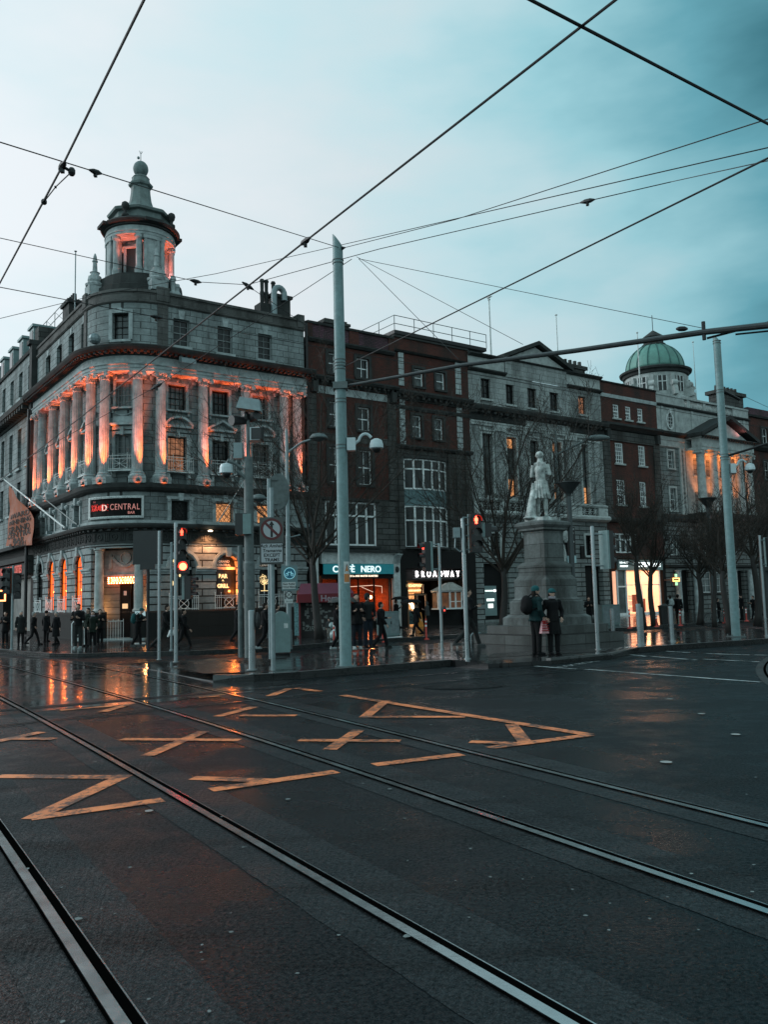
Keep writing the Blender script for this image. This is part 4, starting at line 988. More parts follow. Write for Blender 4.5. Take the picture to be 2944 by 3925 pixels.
# penthouse with roof railing behind the bow-window house
b=MB(); b.prism([(-.5,3.0),(6.3,3.0),(6.3,9),(-.5,9)],15.3,17.4); b.build('penthouse_wall',BANKST,r5,O5)
b=MB(); b.box(-.9,6.5,2.6,9.2,17.4,17.62); b.build('penthouse_roof',IRONB,r5,O5)
b=MB()
for z in (18.0,18.5): b.tube([(-.9,7.5,z),(-.9,2.6,z),(6.5,2.6,z)],.025,5)
for x in (-.9,.6,2.1,3.6,5.1,6.5): b.tube([(x,2.6,17.6),(x,2.6,18.5)],.025,5)
for y in (4.2,6,7.5): b.tube([(-.9,y,17.6),(-.9,y,18.5)],.025,5)
b.build('roof_railing',GALVD,r5,O5)
for x in (.7,3.4,5.3):
    b=MB(); b.box(x,x+.7,2.96,3.0,16.6,17.1); b.build('penthouse_window',GLASS,r5,O5)
# ---- small red house
r6,O6=croot('brick_building','red brick house with white casements above a brightly lit orange pharmacy','0' and 14.3)
u0,u1=14.3,20.3
w6=[(15.55,16.15,13.5,14.45),(16.85,17.42,13.5,14.45),(18.15,18.73,13.5,14.45),(15.55,16.38,10.38,11.8),(18.02,18.76,10.38,11.8),(15.5,16.38,7.58,9.25),(17.95,18.64,7.55,9.25),(15.1,17.3,4.3,5.62)]
b=MB(); wall(b,flat,u0,u1,4.0,15.1,w6,0,.22); b.build('brick_wall',BRICK2,r6,O6)
for i,q in enumerate(w6):
    if i==7: mullioned(r6,O6,15.1,17.3,4.3,5.62,5.2,[15.65,16.2,16.75])
    else: win(r6,O6,*q,(3,4) if i<3 else (4,5),fw=.07,bw=.035,dep=.1,gm=GLASSB if i in (3,4) else GLASS,sm=BANK_S)
b=MB()
for a,c in ((u0,14.95),(19.65,u1)): cbox(b,flat,a,c,.004,.1,6.7,12.6)
cbox(b,flat,14.95,19.65,.004,.1,11.9,12.6); b.build('quoins',QUOIN,r6,O6)
b=MB(); cbox(b,flat,u0,u1,.004,.06,14.85,15.1); b.build('stone_band',STONE_S,r6,O6)
b=MB(); cbox(b,flat,u0,u1,-.3,.02,15.1,15.85); b.build('parapet',BRICK2,r6,O6)
b=MB(); mould(b,flat,u0,u1,[(-.1,12.6),(.15,12.65),(.35,12.8),(.5,12.9),(.5,13.05),(.05,13.15),(-.1,13.15)]); mould(b,flat,u0,u1,[(-.3,15.85),(.1,15.87),(.12,15.95),(-.3,15.98)]); mould(b,flat,u0,u1,[(-.1,6.3),(.3,6.35),(.4,6.5),(.4,6.65),(-.1,6.7)]); mould(b,flat,u0,u1,[(-.1,3.9),(.3,3.92),(.35,4.05),(-.1,4.1)])
for x in (14.62,19.98): cbox(b,flat,x-.16,x+.16,.1,.35,12.0,12.62)
b.build('cornice',STONE_D,r6,O6)
core(r6,O6,u0,u1,15.2,low=3.1)
b=MB(); b.box(14.5,16.4,3,3.9,15.2,17.6); b.box(14.35,16.55,2.85,4.05,17.6,17.85)
for k in range(4): b.lathe([(.15,17.85),(.13,18.3)],(14.8+.5*k,3.4),9)
b.build('chimney_stack',QUOIN,r6,O6)
b=MB(); b.box(18.0,20.0,4,4.9,15.2,16.9); b.box(17.9,20.1,3.9,5.0,16.9,17.1)
for k in range(5): b.lathe([(.15,17.1),(.13,17.5)],(18.2+.4*k,4.4),9)
b.build('chimney_stack',QUOIN,r6,O6)
b=MB(); cbox(b,flat,15.1,19.8,.0,.15,3.15,3.85); ps=b.build('shop_sign',plain('grey pharmacy fascia',(.2,.27,.27),.5,0,.1,3,0),r6,O6)
pl=emis('white lit pharmacy letters',(.9,1,1),2.2)
sign_text('sign_lettering',"HICKEY'S PHARMACY",.42,fm_(18.15,3.5,.16,O6),pl,ps,.01,bold=.01,sx=.72)
for z,tx in ((3.64,'LATE NIGHT'),(3.4,'PHARMACY')): sign_text('sign_lettering',tx,.17,fm_(15.65,z,.16,O6),pl,ps,.006,sx=.9)
b=MB(); 
for x in (15.1,16.0,17.6,19.6): cbox(b,flat,x-.05,x+.05,-.1,0,.13,3.15)
for x0,x1 in ((15.15,15.95),): cbox(b,flat,x0,x1,-.1,0,2.0,2.1); cbox(b,flat,x0,x1,-.1,0,.13,.3)
cbox(b,flat,17.65,19.55,-.1,-.02,.13,.3); cbox(b,flat,16.05,19.55,-.08,-.02,2.12,2.18); b.build('shopfront_frame',WHITE2,r6,O6)
b=MB(); cbox(b,flat,15.15,15.95,-.12,-.1,.3,3.1); b.build('grey_glass',GLASSB,r6,O6)
b=MB(); b.box(15.95,19.65,2.4,2.5,.1,3.1); b.box(19.6,19.7,0.05,2.5,.1,3.1); b.box(15.95,16.03,.1,2.5,.1,3.1); b.build('pharmacy_interior',emis('glowing orange interior',(1,.48,.3),1.15,(.8,.6,.4),.3,1.2),r6,O6)  # walls emit orange light, standing in for a lit shop interior
b=MB(); b.box(15.95,19.65,0.05,2.5,.1,.15); b.box(15.95,19.65,0.05,2.5,3.1,3.15); b.build('pharmacy_floor',plain('pale floor',(.5,.4,.3),.3,0,.1,3,0),r6,O6)
SHV=emis('glowing shelf goods',(1,.75,.55),.8,(.5,.3,.2),.98,9); b=MB()  # goods are no lamps; shop light is put into their emission
for z in (.4,.8,1.2,1.6): b.box(16.2,17.2,2.0,2.38,z,z+.3); 
for z in (.35,.75,1.15): b.box(18.0,18.6,1.2,1.5,z,z+.3)
b.build('shelves',SHV,r6,O6)
b=MB(); b.box(16.3,16.9,1.0,1.1,1.4,1.9); b.box(17.95,18.4,1.1,1.16,.3,1.5); b.box(18.9,19.2,1.0,1.1,.3,1.2); b.build('display_panel',plain('brown red display',(.3,.08,.05),.6,0,.3,5,0),r6,O6)
for x in (16.8,18.6): point(U((x,1.0,2.7)),38,(1,.55,.36),.3)
point(U((17.5,-.5,2.6)),40,(1,.45,.2),.3)
pc=thing('pharmacy_cross','green and orange neon pharmacy cross projecting beside the lit shop','sign',W(20.1,-.9,2.45),ROT)
b=MB(); b.box(-.16,.16,-.06,.06,-.42,.42); b.box(-.42,-.16,-.06,.06,-.16,.16); b.box(.16,.42,-.06,.06,-.16,.16); b.build('cross_body',IRONB,pc)
b=MB()
for x0,x1,z0,z1 in ((-.13,.13,.17,.39),(-.13,.13,-.39,-.17)): b.box(x0,x1,-.075,-.062,z0,z1)
b.build('green_light',emis('green neon',(.5,1,.55),1.6,(0,.2,0),.5,8),pc)
b=MB()
for x0,x1,z0,z1 in ((-.39,.39,-.13,-.05),(-.39,.39,.05,.13),(-.39,-.3,-.05,.05),(.3,.39,-.05,.05)): b.box(x0,x1,-.075,-.062,z0,z1)
b.build('orange_light',emis('orange neon',(1,.5,.15),3),pc)
b=MB(); b.box(-.05,.05,.06,.9,-.05,.05); b.build('bracket',IRONB,pc)
# ---- domed building with the portico
r7,O7=croot('domed_building','grey stone building with a green copper dome, a pedimented portico lit orange and oval windows','0' and 20.3)
u0,u1=20.3,32.0; pA,pB=23.4,30.1; pm_=(pA+pB)/2
w7=[(21.3,21.95,10.45,11.7),(21.3,21.95,7.4,9.0),(30.3,30.95,10.5,11.7),(30.3,30.95,7.4,9.0)]
b=MB(); wall(b,flat,u0,u1,6.7,12.0,w7,0,.2); b.build('upper_wall',masonry('grey rusticated stone',(.25,.27,.265),(.2,.22,.215),(.03,.03,.03),.8,.33,.016,stain=.5,bst=.8),r7,O7)
for q in w7: win(r7,O7,*q,(3,4),WHITE,GLASS,.14,.05,.022,sur=.14,sm=BANK_S)
b=MB(); 
for x in (22.8,23.0,30.25,31.6): cbox(b,flat,x-.2,x+.2,.004,.12,6.7,12.0)
b.build('pilaster',BANK_S,r7,O7)
b=MB(); mould(b,flat,u0,u1,[(0,11.95),(.1,12.0),(.1,12.4),(.15,12.45),(.15,12.7),(0,12.72)]); b.build('entablature',BANK_S,r7,O7)
b=MB(); mould(b,flat,u0,u1,[(-.1,12.7),(.2,12.74),(.5,12.85),(.55,13.0),(.05,13.1),(-.1,13.1)]); mould(b,flat,u0,u1,[(-.2,14.9),(.12,14.92),(.2,15.0),(.2,15.08),(-.2,15.12)]); b.build('cornice',STONE_D,r7,O7)
b=MB(); wall(b,flat,u0,u1,13.05,14.95,(),0,.1); 
for x in (20.9,22.5,24.5,29.0,31.3): cbox(b,flat,x-.13,x+.13,.004,.07,13.1,14.9)
b.build('attic_wall',BANK_S,r7,O7)
for x in (21.7,30.35):
    b=MB(); n=20
    for i in range(n):
        t0=2*PI*i/n;t1=t0+2*PI/n; bar(b,flat,(x+.38*cos(t0),13.9+.6*sin(t0)),(x+.38*cos(t1),13.9+.6*sin(t1)),.004,.1,.12+.004*(i%2))
    cbox(b,flat,x-.12,x+.12,.02,.18,14.45,14.75); w=b.build('oval_window',WHITE,r7,O7)
    b=MB(); v=[(x+.36*cos(2*PI*i/n),-.03,13.9+.58*sin(2*PI*i/n)) for i in range(n)]; b.add(v,[tuple(range(n))]); b.build('pane',GLASS,w,O7)
    b=MB()
    for dx in (-.12,.12): bar(b,flat,(x+dx,13.4),(x+dx,14.4),.04,.03,.02)
    for dz in (-.25,0,.25): bar(b,flat,(x-.33,13.9+dz),(x+.33,13.9+dz),.044,.03,.02)
    b.build('glazing_bars',WHITE,w,O7)
b=MB(); bz=15.1
for a,c in ((u0,23.6),(24.0-.0,24.35),(26.0,26.3),(28.0,28.3),(29.9,u1)): cbox(b,flat,a,c,-.25,.02,bz,bz+.75)
for a,c in ((23.6,24.0),(24.35,26.0),(26.3,28.0),(28.3,29.9)):
    x=a+.08
    while x<c: b.lathe([(.05,bz),(.09,bz+.2),(.04,bz+.45),(.07,bz+.55)],(x,.1),6); x+=.19
mould(b,flat,u0,u1,[(-.3,bz+.6),(.08,bz+.62),(.08,bz+.76),(-.3,bz+.78)]); b.build('balustrade',BANK_S,r7,O7)
# portico
b=MB(); wall(b,flat,pA,pB,7.2,12.2,[(24.28,24.88,10.1,11.4),(25.85,26.5,10.1,11.4),(27.6,28.25,10.1,11.4),(24.28,24.88,7.3,8.9),(25.85,26.5,7.3,8.9),(27.6,28.25,7.3,8.9)],.03,.2); b.build('portico_wall',BANK_S,r7,O7)
for x0,x1 in ((24.28,24.88),(25.85,26.5),(27.6,28.25)):
    for z0,z1 in ((10.1,11.4),(7.3,8.9)): win(r7,O7,x0,x1,z0,z1,(2,4),WHITE,GLASS,.08,.05,.025,sill=True,sm=BANK_S)
cc=[23.75,25.3,27.0,28.6,29.9]
for x in cc:
    b=MB(); b.lathe([(.42,7.2),(.42,7.35),(.34,7.45),(.32,7.55),(.27,11.3),(.3,11.35),(.27,11.4),(.32,11.55),(.4,11.75)],(x,-1.0),20); b.box(x-.4,x+.4,-1.4,-.6,11.75,11.82)
    for sx in (-.32,.32): b.tube([(x+sx,-1.35,11.62),(x+sx,-.65,11.62)],.1,10)
    b.build('portico_column',BANK_S,r7,O7)
b=MB(); b.box(pA,pB,-1.35,0,11.82,12.0); b.box(pA-.02,pB+.02,-1.4,-.6,12.0,12.62); b.box(pA-.1,pB+.1,-1.5,0,12.62,12.72); b.build('portico_entablature',BANK_S,r7,O7)
b=MB(); b.add([(pA+.3,-1.3,12.75),(pB-.3,-1.3,12.75),(pm_,-1.3,14.0),(pA+.3,-.02,12.75),(pB-.3,-.02,12.75),(pm_,-.02,14.0)],[(0,1,2),(0,2,5,3),(1,4,5,2)]); b.build('tympanum',BANK_S,r7,O7)
b=MB()
for e in (pA-.35,pB+.35):
    f_=[(e,-1.75,12.98),(pm_,-1.75,14.55),(pm_,-1.75,14.25),(e,-1.75,12.72)]; g_=[(x,.0,z) for x,_,z in f_]; b.add(f_+g_,[(0,1,2,3),(0,4,5,1),(3,2,6,7),(0,3,7,4)])
b.box(pA-.3,pB+.3,-1.7,-.02,12.72,12.8)
x=pA
while x<pB: b.box(x-.06,x+.06,-1.65,-1.5,12.6,12.72); x+=.3
b.build('portico_pediment',STONE_D,r7,O7)
b=MB(); mould(b,flat,u0,u1,[(-.1,6.6),(.2,6.65),(.3,6.8),(.3,7.0),(.2,7.1),(-.1,7.2)]); b.box(pA-.3,pB+.3,-1.6,0,6.75,7.2); b.build('balcony_ledge',STONE_D,r7,O7)
for x in (24.55,26.2,27.85,29.3): spot(U((x,-.75,7.35)),U((x,-.35,11.8)),620,(1,.27,.07),50,.7,.05)
for x in (24.55,26.2,27.85): point(U((x,-.6,11.3)),30,(1,.25,.06),.05)
spot(U((28.5,-1.9,13.1)),U((28.0,-1.3,14.0)),30,PINK,120,.8,.05)
point(U((24.0,-2.2,6.6)),14,(1,.65,.7),.1); point(U((29.0,-2.2,6.6)),14,(1,.65,.7),.1)
g7=[(21.6,23.1,.13,3.15),(24.4,25.7,1.5,3.0),(26.3,27.4,1.5,3.0),(28.5,30.0,.13,3.1),(21.0,21.9,4.2,5.6),(24.5,25.4,4.2,5.6),(27.5,28.4,4.2,5.6)]
b=MB(); wall(b,flat,u0,u1,.13,6.6,g7,0,.3); b.build('rusticated_wall',masonry('grey rustication',(.2,.22,.215),(.16,.175,.17),(.012,.012,.012),1.2,.33,.03,stain=.5,bst=1.),r7,O7)
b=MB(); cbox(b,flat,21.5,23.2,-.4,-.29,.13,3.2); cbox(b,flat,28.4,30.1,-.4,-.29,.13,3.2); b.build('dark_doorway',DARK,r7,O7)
for x in (21.3,23.4,28.2,30.3): 
    b=MB(); b.lathe([(.25,.13),(.22,.3),(.2,3.0),(.26,3.15)],(x,-.3),14); b.build('door_column',STONE_S,r7,O7)
for q in (g7[1],g7[2],g7[4],g7[5],g7[6]): win(r7,O7,*q,(2,3),WHITE,GLASSB,.14,.06,.025)
b=MB(); mould(b,flat,u0,u1,[(-.1,3.3),(.25,3.35),(.3,3.5),(-.1,3.55)]); b.build('shop_cornice',STONE_D,r7,O7)
core(r7,O7,u0,u1,15.1,STONE_D)
DCX=(23.2,5.5)
RAILS=[[(-3.983, 8.288), (-3.835, 8.056), (-3.688, 7.825), (-3.54, 7.593), (-3.393, 7.362), (-3.246, 7.13), (-3.099, 6.899), (-2.952, 6.667), (-2.806, 6.436), (-2.659, 6.204), (-2.513, 5.973), (-2.367, 5.741), (-2.221, 5.51), (-2.075, 5.278), (-1.929, 5.047), (-1.784, 4.815), (-1.639, 4.584), (-1.494, 4.352), (-1.349, 4.121), (-1.204, 3.889), (-1.059, 3.658), (-0.915, 3.426), (-0.77, 3.195), (-0.626, 2.963), (-0.482, 2.732), (-0.339, 2.5)], [(-9.241, 19.198), (-8.294, 17.774), (-7.426, 16.455), (-6.631, 15.234), (-5.9, 14.104), (-5.228, 13.057), (-4.61, 12.088), (-4.04, 11.191), (-3.515, 10.361), (-3.031, 9.592), (-2.583, 8.881), (-2.17, 8.222), (-1.788, 7.612), (-1.435, 7.047), (-1.109, 6.524), (-0.807, 6.04), (-0.528, 5.592), (-0.27, 5.177), (-0.031, 4.793), (0.191, 4.437), (0.395, 4.108), (0.585, 3.803), (0.76, 3.521), (0.923, 3.26), (1.073, 3.018), (1.212, 2.794)], [(-13.651, 28.441), (-12.06, 26.268), (-10.619, 24.261), (-9.312, 22.407), (-8.125, 20.695), (-7.046, 19.114), (-6.064, 17.653), (-5.171, 16.304), (-4.356, 15.059), (-3.613, 13.908), (-2.935, 12.845), (-2.315, 11.864), (-1.749, 10.957), (-1.231, 10.12), (-0.757, 9.347), (-0.322, 8.633), (0.076, 7.973), (0.441, 7.364), (0.776, 6.801), (1.083, 6.282), (1.365, 5.802), (1.624, 5.358), (1.863, 4.949), (2.082, 4.571), (2.283, 4.222), (2.468, 3.899)], [(-16.286, 33.546), (-14.079, 31.167), (-12.165, 28.957), (-10.494, 26.904), (-9.025, 24.997), (-7.725, 23.224), (-6.569, 21.577), (-5.534, 20.047), (-4.602, 18.626), (-3.76, 17.305), (-2.995, 16.078), (-2.298, 14.938), (-1.66, 13.879), (-1.075, 12.895), (-0.537, 11.981), (-0.042, 11.131), (0.416, 10.342), (0.84, 9.609), (1.232, 8.927), (1.595, 8.294), (1.932, 7.706), (2.246, 7.16), (2.537, 6.652), (2.807, 6.18), (3.059, 5.742), (3.293, 5.335)], [(-5.902, 12.169), (-4.94, 12.898), (-3.978, 13.614), (-3.016, 14.317), (-2.054, 15.007), (-1.092, 15.685), (-0.13, 16.35), (0.832, 17.002), (1.793, 17.641), (2.755, 18.268), (3.717, 18.882), (4.679, 19.483), (5.641, 20.071), (6.603, 20.647), (7.565, 21.21), (8.527, 21.76)], [(-6.73, 13.975), (-5.715, 14.613), (-4.7, 15.25), (-3.685, 15.886), (-2.67, 16.523), (-1.655, 17.159), (-0.64, 17.795), (0.375, 18.43), (1.39, 19.065), (2.405, 19.7), (3.42, 20.335), (4.435, 20.969), (5.45, 21.603), (6.465, 22.236), (7.48, 22.869), (8.495, 23.502)]]
YBOX=[((-3.967, 8.769), (-2.595, 8.565)), ((-2.644, 8.68), (-2.895, 6.999)), ((-2.907, 7.029), (-1.98, 7.561)), ((-1.928, 8.445), (-1.111, 8.227)), ((-1.635, 7.896), (-0.532, 8.586)), ((-3.391, 10.931), (-1.841, 10.635)), ((-2.72, 9.71), (-2.453, 11.418)), ((-1.107, 10.527), (0.128, 10.281)), ((-0.682, 9.808), (-0.396, 11.212)), ((-2.55, 12.835), (-2.162, 13.887)), ((-2.212, 12.874), (-1.367, 12.725)), ((-0.165, 8.866), (0.775, 9.33)), ((-0.354, 12.355), (-0.05, 14.26)), ((-0.368, 12.405), (1.073, 12.153)), ((-0.812, 15.224), (2.407, 10.378)), ((1.101, 9.68), (2.407, 10.378)), ((1.603, 11.326), (1.554, 9.855)), ((0.936, 10.1), (1.472, 9.898)), ((-2.116, 15.358), (-1.913, 16.545)), ((-4.994, 10.956), (-4.704, 11.689)), ((-4.923, 11.193), (-4.285, 11.063)), ((-4.551, 13.712), (-4.409, 14.685)), ((-5.349, 14.026), (-4.586, 14.471)), ((-3.393, 15.413), (-3.047, 15.555)), ((-1.776, 16.597), (-1.276, 15.92))]
WLINES=[((3.039, 21.463), (3.397, 20.624)), ((3.478, 20.324), (4.262, 19.186)), ((4.407, 19.144), (6.791, 15.656)), ((6.507, 23.498), (6.77, 22.487)), ((6.879, 22.449), (7.53, 20.912)), ((7.784, 21.138), (8.635, 19.957)), ((7.872, 24.175), (8.384, 23.183)), ((8.519, 22.943), (9.334, 22.096)), ((9.438, 22.059), (10.011, 21.506))]
ISL_FRONT=[(-7.279, 23.96), (-5.724, 21.525), (-4.691, 19.857), (-3.731, 18.301), (-2.842, 18.169), (-1.903, 18.58), (-0.092, 19.923), (1.549, 20.994), (2.336, 19.99), (3.932, 20.652), (5.702, 21.866), (7.029, 23.944), (11.839, 26.616), (17.061, 29.637)]
ISL_BACK=[(21.959, 34.828), (8.17, 31.719), (1.877, 28.785), (-0.112, 27.201), (-3.286, 25.662), (-7.155, 24.649)]
KERB=[(-27.845, 49.579), (-14.571, 32.181), (-12.998, 30.191), (-11.267, 28.541), (-10.08, 27.865), (-8.858, 28.103), (-6.452, 27.89), (-3.375, 29.21), (-1.779, 31.511), (-0.794, 32.4), (2.271, 34.676), (9.543, 36.998), (13.171, 39.894), (19.617, 43.945), (29.398, 50.91)]
SETTS=[(-15.372, 30.336), (-10.606, 27.362), (-6.757, 23.281), (-3.724, 19.287), (-1.945, 18.199), (-2.453, 16.34), (-3.924, 14.91), (-5.303, 14.307), (-6.636, 13.147)]
TACT=[(-5.292, 20.964), (-4.774, 23.118), (-3.363, 20.939), (-3.177, 18.822), (-4.016, 18.711), (2.39, 21.34), (2.88, 23.11), (6.34, 24.01), (5.72, 22.61)]
WIRES=[('contact', [(-1.7, 5.92, 6.2), (-3.23, 8.32, 6.2), (-5.29, 11.44, 6.2)], 0.02, 'dark overhead wire rising steeply from left edge to top'), ('span', [(-4.79, 10.27, 7.6), (-0.9, 19.66, 10.1)], 0.013, 'overhead wire sloping from left edge across turret spire to pole top'), ('contact', [(1.87, 6.05, 6.2), (-0.91, 10.3, 6.2), (-7.87, 21.0, 6.2)], 0.022, 'thick contact wire running from top right down towards corner facade'), ('contact', [(1.21, 6.03, 6.2), (3.83, 7.84, 6.2)], 0.026, 'thick wire crossing top right corner of sky downwards to right edge'), ('span', [(-0.9, 19.66, 10.08), (1.65, 17.0, 9.52), (4.47, 9.14, 7.0)], 0.011, 'uppermost thin wire fanning right from pole top'), ('span', [(-0.9, 19.66, 10.17), (4.67, 9.58, 6.9)], 0.011, 'middle thin wire fanning right from pole top'), ('span', [(5.1, 14.0, 8.72), (0.05, 18.9, 9.73), (-3.51, 22.0, 10.14)], 0.013, 'wire with black insulator clevis passing pole and running right'), ('span', [(5.1, 14.0, 8.72), (4.53, 9.32, 6.6)], 0.01, 'short end of insulated wire reaching right edge'), ('span', [(-7.88, 17.0, 9.36), (-4.6, 21.0, 9.86), (-3.51, 22.0, 10.14)], 0.013, 'wire from left edge past foot of turret'), ('contact', [(-0.87, 19.66, 7.17), (4.04, 8.32, 6.1)], 0.02, 'long taut wire from lower pole collar up to right edge'), ('stay', [(-0.46, 19.66, 9.82), (6.48, 16.5, 6.9)], 0.008, 'faint thin stay wire from pole junction to far end of pipe arm'), ('stay', [(-0.46, 19.66, 9.82), (1.68, 17.8, 6.76)], 0.008, 'faint stay wire descending steeply to pipe arm'), ('stay', [(-0.51, 19.66, 9.87), (2.98, 17.2, 6.87)], 0.008, 'faint middle stay wire descending to pipe arm'), ('span', [(-7.39, 16.0, 7.91), (-7.04, 17.0, 8.12), (-5.42, 20.0, 8.62), (-2.84, 23.0, 8.92), (4.32, 28.0, 8.89), (13.5, 33.0, 8.37), (15.72, 34.0, 8.16)], 0.014, 'long dark wire crossing the facades from left edge to far right'), ('span', [(-8.76, 19.0, 8.33), (-6.71, 19.3, 8.93), (-3.89, 19.6, 9.51), (-0.9, 19.8, 10.23)], 0.009, 'thin wire curving from left edge up to pole top'), ('span', [(-0.62, 19.5, 9.75), (-5.95, 22.0, 7.42), (-10.46, 24.0, 5.79)], 0.012, 'wire running down left from pole across corner columns'), ('span', [(-3.51, 22.0, 10.11), (-2.06, 23.0, 9.32)], 0.012, 'short wire dropping from insulator cluster to roof edge'), ('stay', [(11.62, 28.0, 8.45), (14.38, 31.0, 8.4)], 0.01, 'short wire leaving right pole towards right edge')]
ARM=[(-0.84, 19.6, 6.75), (1.8, 18.1, 6.71), (3.94, 16.8, 6.59), (6.05, 15.4, 6.48), (6.93, 14.7, 6.36), (7.71, 14.0, 6.25)]
PEOPLE=[(-16.11, 36.04, 0.13, 1.4), (-15.23, 35.51, 0.13, 1.4), (-14.47, 34.96, 0.13, 1.36), (-15.1, 37.82, 0.13, 1.38), (-13.56, 35.0, 0.13, 1.34), (-11.28, 31.18, 0.13, 1.64), (-11.44, 32.67, 0.13, 1.48), (-10.92, 31.69, 0.13, 1.36), (-11.41, 33.94, 0.13, 1.41), (-9.29, 31.8, 0.13, 1.42), (-7.63, 29.36, 0.13, 1.53), (-7.36, 30.88, 0.0, 1.49), (-5.98, 34.22, 0.13, 1.46), (-4.03, 28.31, 0.13, 1.51), (-3.8, 29.68, 0.13, 1.47), (-3.36, 36.9, 0.13, 1.51), (-1.54, 26.68, 0.15, 1.46), (-0.93, 26.43, 0.15, 1.73), (-0.6, 26.9, 0.15, 1.87), (-0.18, 26.73, 0.15, 1.44), (0.51, 44.38, 0.13, 1.47), (1.22, 34.83, 0.13, 1.35), (2.17, 45.32, 0.13, 1.32), (2.48, 25.86, 0.15, 1.87), (3.79, 21.72, 0.15, 1.77), (4.24, 21.78, 0.15, 1.69), (9.63, 40.55, 0.13, 1.4), (13.91, 41.76, 0.13, 1.37), (14.33, 41.87, 0.13, 1.4), (18.4, 44.18, 0.13, 1.32), (18.83, 43.77, 0.13, 1.23), (18.81, 42.88, 0.13, 1.2), (15.8, 40.64, 0.13, 1.18), (-2.35, 34.69, 0.13, 0.8)]
DELIN=[(-1.96, 31.62, 0, 0.84), (-0.16, 32.94, 0, 0.65), (1.57, 34.14, 0, 0.83), (10.3, 36.21, 0.15, 0.81), (11.74, 37.17, 0.15, 0.58), (12.97, 37.73, 0.15, 0.72), (15.59, 39.4, 0.15, 0.7), (17.27, 41.0, 0.15, 0.64)]

CP1=(-3.139,8.341);CP2=(-3.428,8.654);CP3=(-3.724,9.082)
STAINS= [[(-2.23, 6.27), (-1.9, 6.57), (-1.53, 6.71), (-1.42, 6.59), (-1.74, 6.35), (-2.04, 6.11)], [(-1.79, 5.55), (-1.56, 5.72), (-1.37, 5.78), (-1.22, 5.87), (-1.33, 5.62), (-1.59, 5.49)], [(-1.35, 7.38), (-1.16, 7.7), (-0.82, 7.54), (-0.7, 7.16), (-1.08, 7.12)], [(1.85, 11.53), (2.59, 12.07), (2.85, 11.58), (2.19, 11.07)], [(2.04, 8.55), (2.5, 8.72), (2.69, 8.46), (2.22, 8.23)], [(1.67, 12.99), (2.08, 13.36), (2.23, 12.99), (1.77, 12.66)], [(2.46, 13.88), (2.87, 14.04), (2.96, 13.77), (2.55, 13.56)], [(-0.72, 6.59), (-0.3, 6.69), (-0.16, 6.45), (-0.49, 6.32)], [(-4.23, 10.95), (-4.14, 11.19), (-3.84, 10.86), (-4.0, 10.64)]]
CRACKS= [[(-3.53, 7.86), (-3.29, 7.49), (-3.15, 7.32), (-2.93, 7.03)], [(-2.16, 4.84), (-1.93, 4.48), (-1.74, 4.2), (-1.55, 3.91), (-1.41, 3.65)], [(-2.74, 6.58), (-2.08, 5.57), (-1.56, 4.8), (-1.14, 4.17), (-0.89, 3.75)], [(-1.33, 8.84), (-0.56, 7.22), (-0.02, 6.0), (0.4, 5.06)], [(0.23, 7.82), (1.17, 6.24), (1.78, 5.2)]]
RING=(30.6,8.07,24.96)
# ---- dome on the domed building
DC=(26.75,4.6)
b=MB(); b.lathe([(3.0,15.4),(3.0,16.6),(2.75,16.7),(2.45,16.9),(2.4,18.7)],DC,40); b.build('dome_drum',BANK_S,r7,O7)
b=MB(); b.lathe([(2.4,18.7),(2.55,18.75),(2.6,18.95),(2.78,19.0),(2.82,19.15),(2.4,19.3),(2.3,19.32)],DC,48); b.build('drum_cornice',STONE_D,r7,O7)
b=MB(); b.lathe([(2.28*cos(t),19.3+2.25*sin(t)) for t in [PI*.5*i/16 for i in range(15)]],DC,48); b.build('copper_dome',DOME,r7,O7,smooth=True)
b=MB()
for k in range(16):
    a=2*PI*k/16; b.tube([(DC[0]+2.3*cos(t)*cos(a),DC[1]+2.3*cos(t)*sin(a),19.3+2.27*sin(t)) for t in [PI*.5*i/12 for i in range(10)]],.045,5)
b.build('dome_rib',DOMER,r7,O7)
b=MB(); b.lathe([(.95,21.3),(.95,21.5),(.8,21.6),(.75,22.0),(.9,22.05),(.85,22.15),(.5,22.4),(.1,22.7)],DC,16); b.tube([(DC[0],DC[1],22.6),(DC[0],DC[1],24.0)],.03,5); b.build('dome_lantern',STONE_D,r7,O7)
for k in range(10):
    a=2*PI*k/10+.2
    b=MB(); b.obox((DC[0]+2.39*cos(a),DC[1]+2.39*sin(a)),a,.06,.34,17.2,18.4); w=b.build('drum_window',GLASS,r7,O7)
    b=MB()
    for y in (-.34,0,.34): b.obox((DC[0]+2.45*cos(a)-y*sin(a),DC[1]+2.45*sin(a)+y*cos(a)),a,.03,.035,17.2,18.4)
    b.obox((DC[0]+2.45*cos(a),DC[1]+2.45*sin(a)),a,.034,.34,17.9,17.96); b.build('window_bar',WHITE,w,O7)
    q=a+PI/10; b=MB(); pr=[(2.4,18.5),(2.65,18.45),(2.62,18.0),(2.75,17.7),(3.05,17.3),(3.1,16.8),(2.4,16.7)]
    n=len(pr); v=[(DC[0]+r*cos(q)-y*sin(q),DC[1]+r*sin(q)+y*cos(q),z) for y in (-.16,.16) for r,z in pr]
    b.add(v,[tuple(range(n)),tuple(range(n,2*n))[::-1]]+[(i,(i+1)%n,n+(i+1)%n,n+i) for i in range(n)])
    b.tube([(DC[0]+2.75*cos(q)-y*sin(q),DC[1]+2.75*sin(q)+y*cos(q),17.75) for y in (-.22,.22)],.24,12); b.build('drum_buttress',BANK_S,r7,O7)
